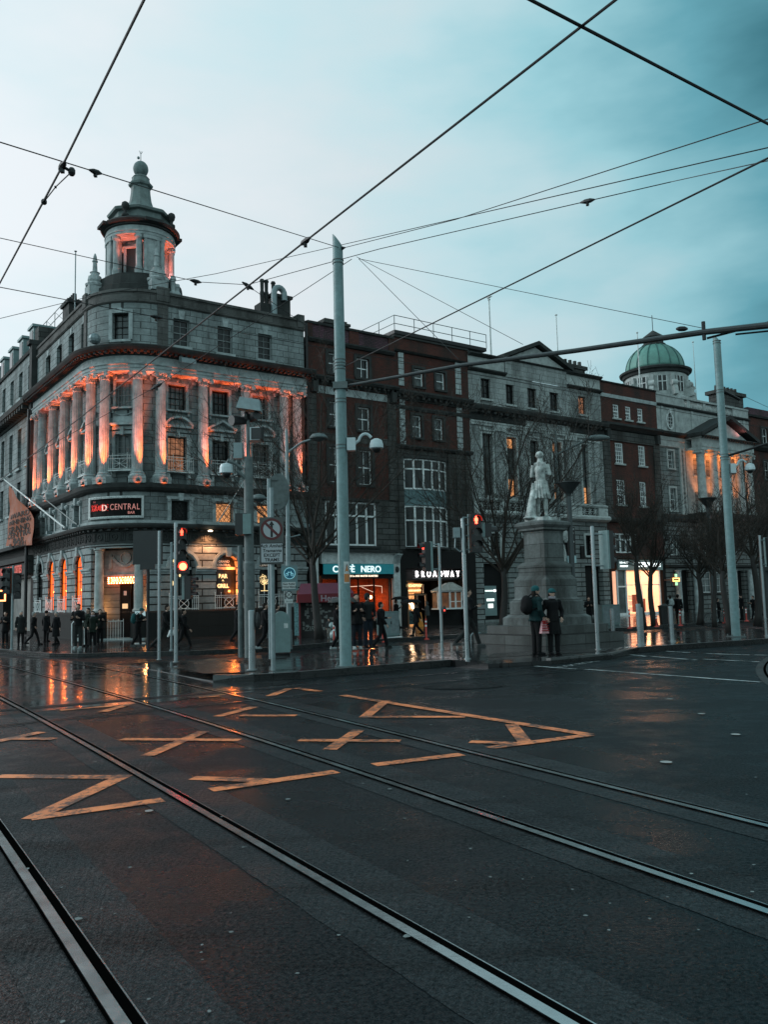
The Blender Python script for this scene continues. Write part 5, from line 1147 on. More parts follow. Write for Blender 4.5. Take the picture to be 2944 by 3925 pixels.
def fpole(u,v,z0,z1,label,r=.05):
    t=thing('flagpole',label,'flagpole',W(u,v,z0),0); b=MB(); b.tube([(0,0,0),(0,0,z1-z0)],[r,r*.6],7); b.lathe([(.09,z1-z0),(.09,z1-z0+.06)],(0,0),8); b.build('pole',WHITE,t); return t
fp=fpole(7.26,3,16.8,21.1,'tall white rooftop flagpole with a gull on top, behind the bank pediment',.07)
gl=thing('gull','small gull perched on the white rooftop flagpole','bird',W(7.26,3,21.17),2.2)
b=MB(); b.ell((0,0,.12),(.2,.08,.08),10,6); b.ell((.17,0,.2),(.06,.05,.05),8,5); b.tube([(.2,0,.2),(.29,0,.18)],[.018,.004],5); b.tube([(-.15,0,.13),(-.32,0,.1)],[.05,.01],6)
for y in (-.03,.03): b.tube([(0,y,.06),(.0,y,0)],.008,4)
b.build('body',WHITE,gl)
fpole(13.65,3,15.3,21.2,'white rooftop flagpole right of the bank pediment')
fpole(22.6,3,15.9,21.4,'pale flagpole crossing in front of the green dome',.06)
fpole(29.75,3,15.9,21.8,'thin pole right of the green dome',.035)
# ---- far right brick building
r8,O8=croot('brick_building','dark red brick building at the right edge beyond the domed building','0' and 32)
u0,u1=32.0,52.0; w8=[]
for x in (34.2,37.0,39.8,42.6,45.4):
    for z in ((13.3,14.6),(10.4,11.9),(7.6,9.2)): w8.append((x-.45,x+.45)+z)
b=MB(); wall(b,flat,u0,u1,6.6,15.3,w8,0,.2); b.build('brick_wall',BRICK2,r8,O8)
b=MB(); wall(b,flat,u0,u1,.13,6.6,[(33,35.5,.3,3.1),(37,39.5,.3,3.1),(41,43,.3,3.1)],0,.3); b.build('ground_floor_wall',STONE_D,r8,O8)
for q in w8: win(r8,O8,*q,(2,2),WHITE,GLASS,.14,sur=.12,sm=STONE_D)
b=MB(); mould(b,flat,u0,u1,[(-.1,12.6),(.15,12.65),(.45,12.85),(.5,13.0),(-.1,13.1)]); mould(b,flat,u0,u1,[(-.1,15.3),(.15,15.35),(.2,15.5),(-.1,15.55)]); mould(b,flat,u0,u1,[(-.1,6.6),(.3,6.65),(.35,6.85),(-.1,6.9)]); b.build('cornice',STONE_D,r8,O8)
b=MB(); cbox(b,flat,u0,u1,-.3,.0,15.5,16.1); b.build('parapet',BRICKP,r8,O8); core(r8,O8,u0,u1,15.4)
b=MB(); b.box(33.0,36.5,3,4,15.3,18.0); b.box(32.8,36.7,2.8,4.2,18.0,18.3)
for k in range(6): b.lathe([(.17,18.3),(.14,18.8)],(33.4+.55*k,3.5),9)
b.build('chimney_stack',QUOIN,r8,O8)
b=MB()
for z in (15.9,16.5): b.tube([(29.2,1.5,z),(32.6,1.5,z)],.03,5)
for x in (29.2,30.9,32.6): b.tube([(x,1.5,15.2),(x,1.5,16.5)],.03,5)
b.build('roof_railing',GALVD,r7,O7)
# ---- left flank building beyond the corner building
flk=lambda s,off,z:(-18.95-off,-s,z)           # s = -v so that it runs left to right
rL,OL=croot('stone_building','grey stone building with slate mansard and teal dormers at the far left edge','0' and -18.95)
wl_=[]
for v in (13.6,15.9,18.2,20.5,22.8,25.1): wl_+=[(-v-.45,-v+.45,14.0,15.6),(-v-.45,-v+.45,9.8,12.2),(-v-.45,-v+.45,7.2,9.0)]
b=MB(); wall(b,flk,-34,-11.95,5.2,16.2,wl_,0,.3); b.build('upper_wall',STONE,rL,OL)
for q in wl_:
    w=window(rL,OL,flk,*q,-.22,(2,4),GREYW,GLASS,.06,bw=.03); b=MB(); cbox(b,flk,q[0]-.12,q[1]+.12,.004,.14,q[2]-.14,q[2]-.01); b.build('window_sill',STONE_S,w,OL)
b=MB(); mould(b,flk,-34,-12.2,[(-.1,12.6),(.1,12.65),(.2,12.9),(.65,13.0),(.7,13.25),(.05,13.35),(-.1,13.35)])
s=-33.8
while s<-12.3: cbox(b,flk,s-.13,s+.13,.1,.6,12.75,12.99); s+=.6
b.build('bracket_cornice',STONE_D,rL,OL)
b=MB(); mould(b,flk,-34,-12.5,[(-.3,16.2),(.1,16.2),(.15,16.35),(-.3,16.4)]); b.build('parapet',STONE_D,rL,OL)
b=MB(); cbox(b,flk,-12.5,-11.95,-.3,.3,5.2,16.3); cbox(b,flk,-12.55,-11.92,-.35,.45,16.3,16.55); b.build('end_pier',STONE_D,rL,OL)
b=MB(); b.tube([(-19.3,12.15,.2),(-19.3,12.15,12.6)],.09,8); b.build('drainpipe',IRONB,rL,OL)
b=MB(); b.add([(-18.6,12.2,16.2),(-18.6,34,16.2),(-17.4,34,18.2),(-17.4,12.2,18.2),(-12,12.2,18.2),(-12,34,18.2)],[(0,3,2,1),(3,4,5,2)]); b.build('mansard_roof',SLATE,rL,OL)
for v in (14.3,16.9,19.5,22.1,24.7):
    b=MB(); b.box(-18.75,-17.3,v-.5,v+.5,16.3,17.9); b.box(-18.85,-17.2,v-.62,v+.62,17.9,18.05); d_=b.build('dormer',GREYP,rL,OL)
    b=MB(); b.box(-18.78,-18.755,v-.36,v+.36,16.5,17.7); g_=b.build('dormer_window',GLASS,d_,OL)
b=MB()
for z in (18.7,19.2): b.tube([(-17.4,12.6,z),(-17.4,32,z)],.025,5)
for k in range(11): b.tube([(-17.4,12.6+1.9*k,18.2),(-17.4,12.6+1.9*k,19.2)],.025,5)
for k in range(10): b.tube([(-17.4,12.6+1.9*k,18.2),(-17.4,14.5+1.9*k,19.2)],.015,4)
b.build('roof_railing',GALVD,rL,OL)
b=MB(); b.box(-18.9,-17.9,12.0,12.8,15.6,17.4); b.build('sloping_chimney',QUOIN,rL,OL)
b=MB(); wall(b,flk,-34,-11.95,.13,5.2,[(-19.5,-12.6,.3,3.3)],0,.5); b.build('shop_wall',PLINTH,rL,OL)
b=MB(); cbox(b,flk,-34,-12,.004,.3,4.2,4.5); cbox(b,flk,-34,-12,.004,.45,5.0,5.2); cbox(b,flk,-13.0,-12.1,.004,.25,3.5,4.2); b.build('shop_cornice',STONE_D,rL,OL)
b=MB(); cbox(b,flk,-21,-13.1,.0,.12,3.5,4.15); sS=b.build('shop_sign',DARK,rL,OL)
sign_text('sign_lettering',"McGUIRE'S CURIOSITIES",.62,lambda x,y,z:(-18.95-(.13+z)+18.95,17.0-x,3.82+y),emis('dull red sign letters',(.7,.08,.05),.4,(.4,.05,.03)),sS,.01,bold=.015,sx=.85)
b=MB(); cbox(b,flk,-19.5,-12.6,-.5,-.45,.3,3.3); b.build('shop_window',emis('dim shop window',(.5,.6,.55),.12,(.03,.04,.04),.95,1.5),rL,OL)
core_b=MB(); core_b.box(-18.3,-8,12.3,34,.1,16.2); core_b.build('core_and_roof',LEAD,rL,OL)
spot(U((-19.3,13.3,5.35)),U((-19.2,13.6,9)),240,(1,.38,.1),40,.8,.05); spot(U((-19.9,14.6,10.5)),U((-19.3,15.5,12.9)),60,(1,.3,.08),90,.8,.05)
ls=thing('lit_box_sign','small glowing orange box sign at the far left edge','sign',W(-20.2,15.6,2.35),ROT)
b=MB(); b.box(-.6,.6,-.08,.08,-.35,.35); b.build('sign_box',IRONB,ls); b=MB()
for x0,x1,z0,z1 in ((-.58,.58,.24,.32),(-.58,.58,-.32,-.24),(-.58,-.5,-.24,.24),(.5,.58,-.24,.24)): b.box(x0,x1,-.1,-.08,z0,z1)
b.build('neon_border',emis('orange neon border',(1,.3,.1),5),ls)
# ================= ground
def gm_asphalt(name,base,wet=(.22,.6),grain=90,ch=.0,tint=(.9,1.05,1.1),bst=.6):
    m,t,p=nt(name); tc=N(t,'ShaderNodeTexCoord'); v=tc.outputs['Object']
    g=noise(t,v,grain,4,.75); l=noise(t,v,.42,6,.68); st=noise(t,v,1.0,5,.62,(.3,1.5,1))
    c=mixc(t,ramp(t,g,.35,.75),tuple(x*.55 for x in base),tuple(x*2.3 for x in base))
    c=mixc(t,ramp(t,noise(t,v,150,2,.5),.6,.68,(0,0,0),(.6,)*3),c,tuple(min(1,x*5) for x in base))
    c=mixc(t,ramp(t,st,.52,.66,(0,0,0),(.85,)*3),c,tuple(x*.3 for x in base))
    t.links.new(c,p.inputs['Base Color'])
    r=mixc(t,ramp(t,l,.42,.56),(wet[0],)*3,(wet[1],)*3); t.links.new(r,p.inputs['Roughness']); t.links.new(ramp(t,noise(t,v,38,5,.85),.42,.68,(.03,)*3,(.36,)*3),p.inputs['Specular IOR Level'])
    g2=noise(t,v,grain*.6,3,.8); bump(t,p,g2,bst,.012); return m
ROAD=gm_asphalt('wet dark asphalt',(.003,.0055,.0068),(.17,.5),48,bst=.8)
ROUGHC=gm_asphalt('coarse rail surround asphalt',(.011,.0145,.016),(.35,.65),32,bst=1.2)
STN=gm_asphalt('tar dark wet patch',(.001,.0018,.0022),(.35,.6),48,bst=1.)
def paving(name,c1,c2,mort,bw,bh,rough=(.08,.3),ms=.012,bst=.25,rot=ROT):
    m,t,p=nt(name); tc=N(t,'ShaderNodeTexCoord'); mp=N(t,'ShaderNodeMapping'); mp.inputs['Rotation'].default_value=(0,0,-rot); t.links.new(tc.outputs['Object'],mp.inputs[0]); v=mp.outputs[0]
    br=N(t,'ShaderNodeTexBrick'); t.links.new(v,br.inputs['Vector'])
    for k,x in (('Color1',rgb(c1)),('Color2',rgb(c2)),('Mortar',rgb(mort)),('Scale',1.),('Mortar Size',ms),('Brick Width',bw),('Row Height',bh)): br.inputs[k].default_value=x
    n=noise(t,v,1.2,5,.6); n2=noise(t,v,22,4,.7)
    t.links.new(mixc(t,ramp(t,n2,.3,.7,(0,0,0),(.5,)*3),br.outputs['Color'],tuple(x*.4 for x in c1)),p.inputs['Base Color'])
    t.links.new(mixc(t,ramp(t,n,.4,.65),(rough[0],)*3,(rough[1],)*3),p.inputs['Roughness'])
    s=N(t,'ShaderNodeMath',operation='SUBTRACT'); sc2=N(t,'ShaderNodeMath',operation='MULTIPLY'); t.links.new(noise(t,v,9,3,.6),sc2.inputs[0]); sc2.inputs[1].default_value=.45
    t.links.new(sc2.outputs[0],s.inputs[0]); t.links.new(br.outputs['Fac'],s.inputs[1]); bump(t,p,s.outputs[0],bst,.012); return m
PAVE=paving('wet granite paving slabs',(.034,.034,.035),(.025,.026,.027),(.006,.006,.006),.6,.4,(.06,.22))
SETT=paving('wet granite setts',(.035,.04,.042),(.022,.026,.027),(.006,.006,.006),.2,.11,(.05,.24),.02,.45)
TACM=paving('ribbed tactile paving',(.05,.045,.045),(.04,.036,.036),(.008,.008,.008),.4,.07,(.15,.3),.02,1.)
KERBM=plain('wet granite kerb',(.07,.075,.075),.3,0,.3,6,.2)
b=MB(); b.add([(-250,-60,0),(250,-60,0),(250,400,0),(-250,400,0)],[(0,1,2,3)]); struct(b.build('road',ROAD))
def slab(name,poly,h,mat): 
    b=MB(); b.prism(poly,-.05,h); return struct(b.build(name,mat))
far=[(-200,260)]; pv=KERB+[(150,120),(150,300),(-120,300),(-70,120)]
slab('far_pavement',pv,.13,PAVE)
isl=ISL_FRONT+ISL_BACK
hts=[.012,.012,.012,.03,.15,.15,.15,.15,.11,.1,.11,.15,.15,.15]+[.15]*4+[.1,.012]
def island():
    n=len(isl); P=[Vector(p) for p in isl]; I=[]
    for i in range(n):
        a=(P[i]-P[i-1]).normalized(); c=(P[(i+1)%n]-P[i]).normalized(); d=(Vector((-a.y,a.x))+Vector((-c.y,c.x))).normalized()
        I.append(P[i]+d*.5)
    b=MB(); v=[(p.x,p.y,-.05) for p in P]+[(p.x,p.y,h) for p,h in zip(P,hts)]+[(p.x,p.y,.15 if (h>.1 or 7<k_<11) else .03) for k_,(p,h) in enumerate(zip(I,hts))]
    for i in range(n):
        j=(i+1)%n; b.f.append([i,j,n+j,n+i]); b.m.append(0); b.f.append([n+i,n+j,2*n+j,2*n+i]); b.m.append(0)
    b.f.append([2*n+i for i in range(n)]); b.m.append(0); b.v=v
    me=b.build('traffic_island',PAVE); bmx=bmesh.new(); bmx.from_mesh(me.data); bmesh.ops.triangulate(bmx,faces=[f for f in bmx.faces if len(f.verts)>4]); bmx.to_mesh(me.data); bmx.free(); return struct(me)
island()
def kerb(name,pts,h,w=.16):
    b=MB(); P=[Vector((x,y)) for x,y in pts]
    for i,(a,c) in enumerate(zip(P,P[1:])):
        d=(c-a).normalized(); n=Vector((-d.y,d.x))*w
        q=[a,c,c+n,a+n]; b.add([(p.x,p.y,z) for z in (0,h+.004) for p in q],[(4,5,6,7),(0,1,5,4),(1,2,6,5),(2,3,7,6),(3,0,4,7)])
    return struct(b.build(name,KERBM))
kerb('kerb',ISL_FRONT[3:8],.15)
kerb('kerb',ISL_FRONT[-5:],.15); kerb('kerb',KERB,.13)
b=MB(); b.add([(x,y,.004) for x,y in SETTS],[tuple(range(len(SETTS)))]); struct(b.build('sett_paving',SETT))
b=MB(); b.add([(x,y,.156) for x,y in TACT[:5]],[(0,1,2,3,4)]); b.add([(x,y,.154) for x,y in TACT[5:]],[(0,1,2,3)]); struct(b.build('tactile_paving',TACM))
def smooth(P,k=8):
    P=[Vector(p) for p in P]; o=[]
    for i in range(len(P)-1):
        a=P[max(i-1,0)];b=P[i];c=P[i+1];d=P[min(i+2,len(P)-1)]
        for j in range(k):
            t=j/k; o.append(.5*((2*b)+(c-a)*t+(2*a-5*b+4*c-d)*t*t+(3*b-a-3*c+d)*t**3))
    o.append(P[-1]); return o
def ribbon(b,P,o0,o1,z,jit=0,rn=None):
    v=[]
    for i,p in enumerate(P):
        d=(P[min(i+1,len(P)-1)]-P[max(i-1,0)]).normalized(); n=Vector((-d.y,d.x)); j0=rn.uniform(-jit,jit) if jit else 0; j1=rn.uniform(-jit,jit) if jit else 0
        v+=[(p.x+n.x*(o0+j0),p.y+n.y*(o0+j0),z),(p.x+n.x*(o1+j1),p.y+n.y*(o1+j1),z)]
    return b.add(v,[(2*i,2*i+2,2*i+3,2*i+1) for i in range(len(P)-1)])
RHEAD=plain('polished wet rail head',(.4,.45,.46),.22,.9,.25,5,.05); GROOVE=plain('black rail groove',(.002,.002,.002),1,0,.2,5,0,0)
rlab=['nearest tram rail, curving from the left edge to the bottom','second tram rail, widest shiny one crossing to bottom right','third tram rail, dark groove crossing the middle of the road','farthest long tram rail, shiny towards the right edge','lower rail of the track crossing behind the yellow markings','upper rail of the track crossing near the island kerb']
rn=random.Random(11)
for i,rl in enumerate(RAILS):
    P=smooth([Vector(p) for p in rl],6)
    if i<4: P=[P[0]+(P[0]-P[1])*12]+P
    b=MB(); ribbon(b,P,-.36 if i<4 else -.2,.36 if i<4 else .2,.002+.0005*i,.006,rn); struct(b.build('rail_bed',ROUGHC))
    t=thing('tram_rail',rlab[i],'rail',(P[len(P)//2].x,P[len(P)//2].y,0)); of=(P[len(P)//2].x,P[len(P)//2].y,0)
    if i<4:
        for nm,o0,o1,z0,z1,m in (('rail_head',-.095,-.035,0,.016,RHEAD),('groove',-.034,.014,0,.0125,GROOVE),('guard_lip',.014,.021,0,.015,RHEAD),('edge_joint',-.112,-.097,0,.0115,GROOVE)):
            b=MB(); ribbon(b,P,o0,o1,z1)
            v0=len(b.v); ribbon(b,P,o0,o1,z0) if 0 else None
            b.build(nm,m,t,of)
    else:
        b=MB(); ribbon(b,P,-.07,-.035,.013); b.build('rail_head',RHEAD,t,of); b=MB(); ribbon(b,P,-.034,.02,.012); b.build('groove',GROOVE,t,of)
def paint(name,c,base):
    m,t,p=nt(name); tc=N(t,'ShaderNodeTexCoord'); v=tc.outputs['Object']; n=noise(t,v,11,8,.8); n2=noise(t,v,2,3,.6)
    cc=mixc(t,ramp(t,n2,.35,.65),c,tuple(x*.6 for x in c)); ad_=N(t,'ShaderNodeMath',operation='MULTIPLY_ADD'); t.links.new(n2,ad_.inputs[0]); ad_.inputs[1].default_value=.5; t.links.new(n,ad_.inputs[2]); cc=mixc(t,ramp(t,ad_.outputs[0],.74,.82),cc,base); t.links.new(cc,p.inputs['Base Color']); p.inputs['Roughness'].default_value=.38
    bump(t,p,noise(t,v,60,3,.8),.5,.01); return m
YEL=paint('worn orange yellow road paint',(.9,.26,.085),(.06,.03,.02)); WPT=paint('worn white road paint',(.5,.56,.56),(.05,.055,.055))
def strip(b,a,c,w,z):
    a=Vector(a);c=Vector(c); d=(c-a).normalized(); n=Vector((-d.y,d.x))*w/2
    b.add([(q.x,q.y,z) for q in (a+n,a-n,c-n,c+n)],[(0,1,2,3)])
YEDG=paint('pale worn paint edge',(.42,.36,.3),(.05,.045,.04))
for i,(a,c) in enumerate(YBOX):
    b=MB(); z=.0062+.0002*i; strip(b,a,c,.17,z)
    b.k=1; A=Vector(a);C_=Vector(c); d=(C_-A).normalized(); n=Vector((-d.y,d.x))*.078
    struct(b.build('yellow_road_marking',[YEL,YEDG]))
for a,c in WLINES:
    b=MB(); strip(b,a,c,.1,.009); struct(b.build('white_road_line',WPT))
tm=text_mesh('LOOK RIGHT',.42,.0)
def flatT(x,y,z): 
    d=Vector((.62,.785,0)); n=Vector((-.785*.8,.62*.8,0)); q=Vector((4.55,20.55,.008))+d*x*.9+n*y; return tuple(q)
tm.map(flatT); struct(tm.build('road_lettering',WPT))
b=MB(); rn=random.Random(4)
for k in range(230):
    y=3.3+rn.random()**1.4*20; x=rn.uniform(-.42,.5)*y; r=rn.uniform(.005,.013) if rn.random()<.92 else .02
    b.add([(x+r*cos(t)*rn.uniform(.7,1.3),y+r*sin(t)*rn.uniform(.7,1.3),.0138) for t in [2*PI*j/9 for j in range(9)]],[tuple(range(9))])
o=b.build('gum_spots',plain('pale chewing gum spots',(.16,.19,.19),.6,0,.5,4,0)); o['kind']='stuff'; o['label']='pale chewing gum spots trodden into the asphalt'
b=MB()
for x,y,r in ((4.05,10.13,.055),(2.74,8.62,.06),(4.29,11.86,.05),(4.42,13.54,.05),(-1.985,7.146,.035)): b.add([(x+r*cos(t),y+r*sin(t),.0145) for t in [2*PI*j/12 for j in range(12)]],[tuple(range(12))])
struct(b.build('road_stud_patch',plain('pale round stud',(.3,.31,.3),.5,0,.2,4,0)))
# utility cover near the island
b=MB(); b.add([(1.405+.75*cos(t)*1.0,16.2+.5*sin(t),.009) for t in [2*PI*j/20 for j in range(20)]],[tuple(range(20))]); mc=struct(b.build('manhole_surround',STN))
b=MB()
for k in range(9): strip(b,(.85+.13*k,15.85),(.85+.13*k,16.5),.05,.012)
struct(b.build('manhole_cover',ROUGHC))
# dark ring of patched asphalt at the right edge
b=MB(); cxr,cyr=RING[0],RING[1]
for r0,r1,z in ((RING[2]-.55,RING[2],.009),(RING[2]-.2,RING[2]-.15,.012),(RING[2]-.4,RING[2]-.35,.0125)):
    n=420; b.k=0 if z==.009 else 1
    v=[(cxr+r*cos(2*PI*i/n),cyr+r*sin(2*PI*i/n),z) for i in range(n) for r in (r0,r1)]
    b.add(v,[(2*i,2*((i+1)%n),2*((i+1)%n)+1,2*i+1) for i in range(n)])
struct(b.build('curved_track_bed',[paving('dark ring setts',(.02,.018,.015),(.013,.012,.011),(.003,.003,.003),.2,.12,(.5,.7),.02,1.),GROOVE]))
# ================= wires, poles
for k,(ty,pts,r,lab) in enumerate(WIRES):
    P=[Vector(p) for p in pts]
    if ty=='contact' or k in (5,7,4):
        P[0]=P[0]+(P[0]-P[1])*({0:4,2:3,3:6}.get(k,0)); P[-1]=P[-1]+(P[-1]-P[-2])*({0:4,2:.9,3:8,9:1.5}.get(k,1.2))
    if k in (1,8,14): P[0]=P[0]+(P[0]-P[1])*.4
    if k in (13,17): P[-1]=P[-1]+(P[-1]-P[-2])*2
    if k==13: P[0]=P[0]+(P[0]-P[1])*2
    o=P[0].copy(); b=MB(); b.tube([p-o for p in P],r*.42+.003,6)
    t=thing('overhead_wire',lab,'wire',o); b.build('cable',IRONB,t)
    for q,dr_ in {0:((-3.23,8.32,6.2),(-.55,.83,0)),1:((-4.1,11.9,7.92),(.4,.9,.25)),2:((-.91,10.3,6.2),(-.55,.83,0)),6:((3.9,15.1,8.95),(-.9,.4,.2)),8:((-4.65,20.9,9.84),(-.7,.7,.1)),13:((-5.42,20,8.62),(.6,.75,.1)),15:((-5.95,22,7.42),(-.9,.3,-.4)),16:((-3.51,22,10.1),(1,.5,-.5)),4:((-.9,19.66,10.05),(.7,-.7,-.1))}.get(k) and [{0:((-3.23,8.32,6.2),(-.55,.83,0)),1:((-4.1,11.9,7.92),(.4,.9,.25)),2:((-.91,10.3,6.2),(-.55,.83,0)),6:((3.9,15.1,8.95),(-.9,.4,.2)),8:((-4.65,20.9,9.84),(-.7,.7,.1)),13:((-5.42,20,8.62),(.6,.75,.1)),15:((-5.95,22,7.42),(-.9,.3,-.4)),16:((-3.51,22,10.1),(1,.5,-.5)),4:((-.9,19.66,10.05),(.7,-.7,-.1))}[k]] or []:
        q=Vector(q); 
        # snap the clamp to the nearest point on the cable
        best=min(((q-(a+(c-a)*max(0,min(1,(q-a).dot(c-a)/(c-a).length_squared)))).length,a+(c-a)*max(0,min(1,(q-a).dot(c-a)/(c-a).length_squared)),(c-a).normalized()) for a,c in zip(P,P[1:]))
        q,dv=best[1],best[2]; s_=.5+.03*q.y
        b=MB(); b.tube([q-o-dv*.16*s_,q-o-dv*.06*s_,q-o+dv*.06*s_,q-o+dv*.16*s_],[.015*s_,.045*s_,.045*s_,.015*s_],7)
        b.box(q.x-o.x-.025*s_,q.x-o.x+.025*s_,q.y-o.y-.03*s_,q.y-o.y+.03*s_,q.z-o.z-.09*s_,q.z-o.z+.03*s_); b.build('wire_clamp',IRONB,t)
CPL=[(-3.23+3.2,8.318-8.35,.1),(CP1[0]+3.2,CP1[1]-8.35,.05),(CP2[0]+3.2,CP2[1]-8.35,.05),(CP3[0]+3.2,CP3[1]-8.35,.1)]
jn=thing('wire_coupling','cluster of black couplings linking two wires at upper left','coupling',(-3.2,8.35,6.1))
b=MB(); b.tube(CPL[:2],.016,6); b.ell(CPL[1],(.04,.04,.05),8,5); b.tube(CPL[1:],.007,5); b.ell(CPL[2],(.012,.025,.012),6,4); b.ell(CPL[3],(.035,.035,.035),8,5); b.ell(CPL[0],(.035,.035,.035),8,5); b.build('coupling_arms',IRONB,jn)
POLEM=masonry('pale grey green painted mast',(.2,.31,.32),(.19,.3,.31),(.19,.3,.31),5,5,.0,rough=.42,stain=.35,soot=(.05,.07,.07),bst=.05)
def bigpole(x,y,h,r,label,cam_dir,extra):
    t=thing('tram_mast',label,'mast',(x,y,.15)); b=MB(); n=28
    b.lathe([(r*1.02,0),(r,.1),(r*.86,h-.35)],(0,0),n)
    v=[];k0=h-.35
    for i in range(n):
        a=2*PI*i/n; v.append((r*.86*cos(a),r*.86*sin(a),k0)); v.append((r*.86*cos(a),r*.86*sin(a),k0+.18-.17*cos(a)))
    b.add(v,[(2*i,2*((i+1)%n),2*((i+1)%n)+1,2*i+1) for i in range(n)]+[tuple(2*i+1 for i in range(n))]); b.build('pole',POLEM,t,smooth=False)
    b=MB(); b.box(-r*1.7,r*1.7,-r*1.7,r*1.7,0,.025)
    for sx in (-1,1):
        for sy in (-1,1): b.lathe([(.022,.025),(.022,.07),(.01,.09)],(sx*r*1.4,sy*r*1.4),6)
    b.build('base_plate',GALVD,t)
    for z in extra:
        rz=r*(1-.14*z/h); b=MB(); b.lathe([(rz+.004,z-.05),(rz+.014,z-.05),(rz+.014,z-.03),(rz+.004,z-.03)],(0,0),n); b.lathe([(rz+.004,z+.03),(rz+.014,z+.03),(rz+.014,z+.05),(rz+.004,z+.05)],(0,0),n); b.build('pole_clamp',GALVD,t)
    return t
m1=bigpole(-.96,19.66,10.3,.142,'tall pale tram mast standing on the near corner of the island',0,[9.6,7.15,6.55,5.1,7.0,6.2])
m2=bigpole(11.45,28.08,10.15,.14,'tall pale tram mast at the right among the bare trees',0,[9.9,8.2,6.0,5.9])
b=MB()
P=[Vector(p)-Vector((-.96,19.66,.15)) for p in ARM]; P[0]=Vector((.13,-.02,6.55)); b.tube(P,[.036,.044,.05,.056,.062,.068],10)
ao=b.build('pipe_arm',plain('dark wet pipe',(.045,.05,.052),.4,.3,.2,6,.05),m1)
b=MB(); b.box(-.17,.17,-.17,.17,6.47,6.63); b.build('arm_bracket',GALVD,m1)
q=P[3]; b=MB(); b.tube([q+Vector((0,0,-.15)),q+Vector((0,0,.2))],.035,6); b.tube([q+Vector((.05,0,-.12)),q+Vector((1.0,-.5,.0)),q+Vector((1.9,-.9,-.05))],.022,6); b.tube([q+Vector((.5,-.2,-.12)),q+Vector((1.9,-.9,-.2)),q+Vector((2.0,-.95,-.5))],.018,6); b.ell(q+Vector((-.35,.15,.12)),(.12,.05,.05),8,5); b.build('registration_arm',IRONB,m1)
b=MB(); b.box(.13,.33,-.1,.1,5.0,5.3); mb_=b.build('camera_box',CAMW,m1)
def camera_dome(parent,x,y,z,sx=1,m=CAMW):
    b=MB(); b.tube([(x,y,z)]+[(x+sx*(.1+.3*(1-cos(t))*.55),y,z+.22*sin(t)+.02) for t in [PI*i/8*.8 for i in range(1,9)]],.035,8); a=b.build('camera_arm',m,parent)
    cx_=x+sx*.52; b=MB(); b.lathe([(.05,z+.12),(.13,z+.08),(.16,z-.02),(.165,z-.1),(.14,z-.12)],(cx_,y),18); h=b.build('camera_housing',m,parent,smooth=False)
    b=MB(); b.ell((cx_,y,z-.12),(.11,.11,.1),14,8); b.build('camera_lens',BLACKP,h,smooth=True)
camera_dome(m1,.3,-.03,5.15)
b=MB(); 
for z in (.35,1.1,2.0): b.add([(-.144*cos(a_),-.144*sin(a_),zz) for zz in (z,z+.7) for a_ in (.55,.95)],[(0,1,3,2)])
b.build('access_hatch',GREYP,m1)
ws=MB(); ws.v=[];A0=-1.15
for z0,z1,k_ in ((2.02,2.33,0),(1.72,2.0,1)): pass
b=MB(); n_=8
def onp(b,a0,a1,z0,z1,r=.162,k=0):
    b.k=k; v=[]
    for i in range(n_+1):
        a_=a0+(a1-a0)*i/n_; v+=[(r*cos(a_),r*sin(a_),z0),(r*cos(a_),r*sin(a_),z1)]
    b.add(v,[(2*i,2*i+2,2*i+3,2*i+1) for i in range(n_)])
onp(b,-1.55,-.55,1.9,2.4,.146); onp(b,-1.5,-.6,1.93,2.12,.148,1); 
for k in range(3):
    pass
b.k=2; tri=[(-1.05,2.36),(-1.4,2.16),(-.7,2.16)]
b.add([(.149*cos(a_),.149*sin(a_),z) for a_,z in tri],[(0,1,2)]); b.k=1; tri=[(-1.05,2.32),(-1.3,2.18),(-.8,2.18)]; b.add([(.1505*cos(a_),.1505*sin(a_),z) for a_,z in tri],[(0,1,2)])
b.build('warning_plate',[WHITE,plain('orange plate',(.55,.2,.06),.6,0,.2,4,0),BLACKP],m1)
b=MB(); b.box(.15,.33,-.1,.1,5.4,5.72); b.build('camera_box',CAMW,m2); camera_dome(m2,.3,-.03,5.6)
b=MB(); b.tube([(.12,0,6.0),(4,-2,7.0)],.04,7); b.tube([(.12,0,8.2),(.3,.1,8.15),(.8,.4,8.0)],.05,7); b.build('stay_bracket',IRONB,m2)
def post(name,label,cat,x,y,z0,h,r,mat,n=14,group=None,top=True):
    t=thing(name,label,cat,(x,y,z0),0,group); b=MB(); b.lathe([(r*1.6,0),(r*1.6,.02),(r,.03),(r,h),(r*.7,h+.015)],(0,0),n); b.build('pole',mat,t); return t
RED=emis('red signal lamp',(1,.03,.015),14,(.1,0,0)); REDD=emis('dim red lamp',(1,.05,.03),3,(.1,0,0))
def manfig(b,x,y,z,s,d):        # standing red man in a lens, facing direction d (unit)
    n=Vector((-d.y,d.x,0)); o=Vector((x,y,z))
    def q(a,c,r): b.tube([o+n*a[0]*s+Vector((0,0,a[1]*s)),o+n*c[0]*s+Vector((0,0,c[1]*s))],r*s,6)
    b.ell(o+Vector((0,0,.085*s)),(.022*s,.022*s,.025*s),8,5); q((0,.06),(0,-.01),.032); q((-.035,.05),(-.04,-.02),.012); q((.035,.05),(.04,-.02),.012); q((-.015,-.01),(-.02,-.1),.015); q((.015,-.01),(.02,-.1),.015)
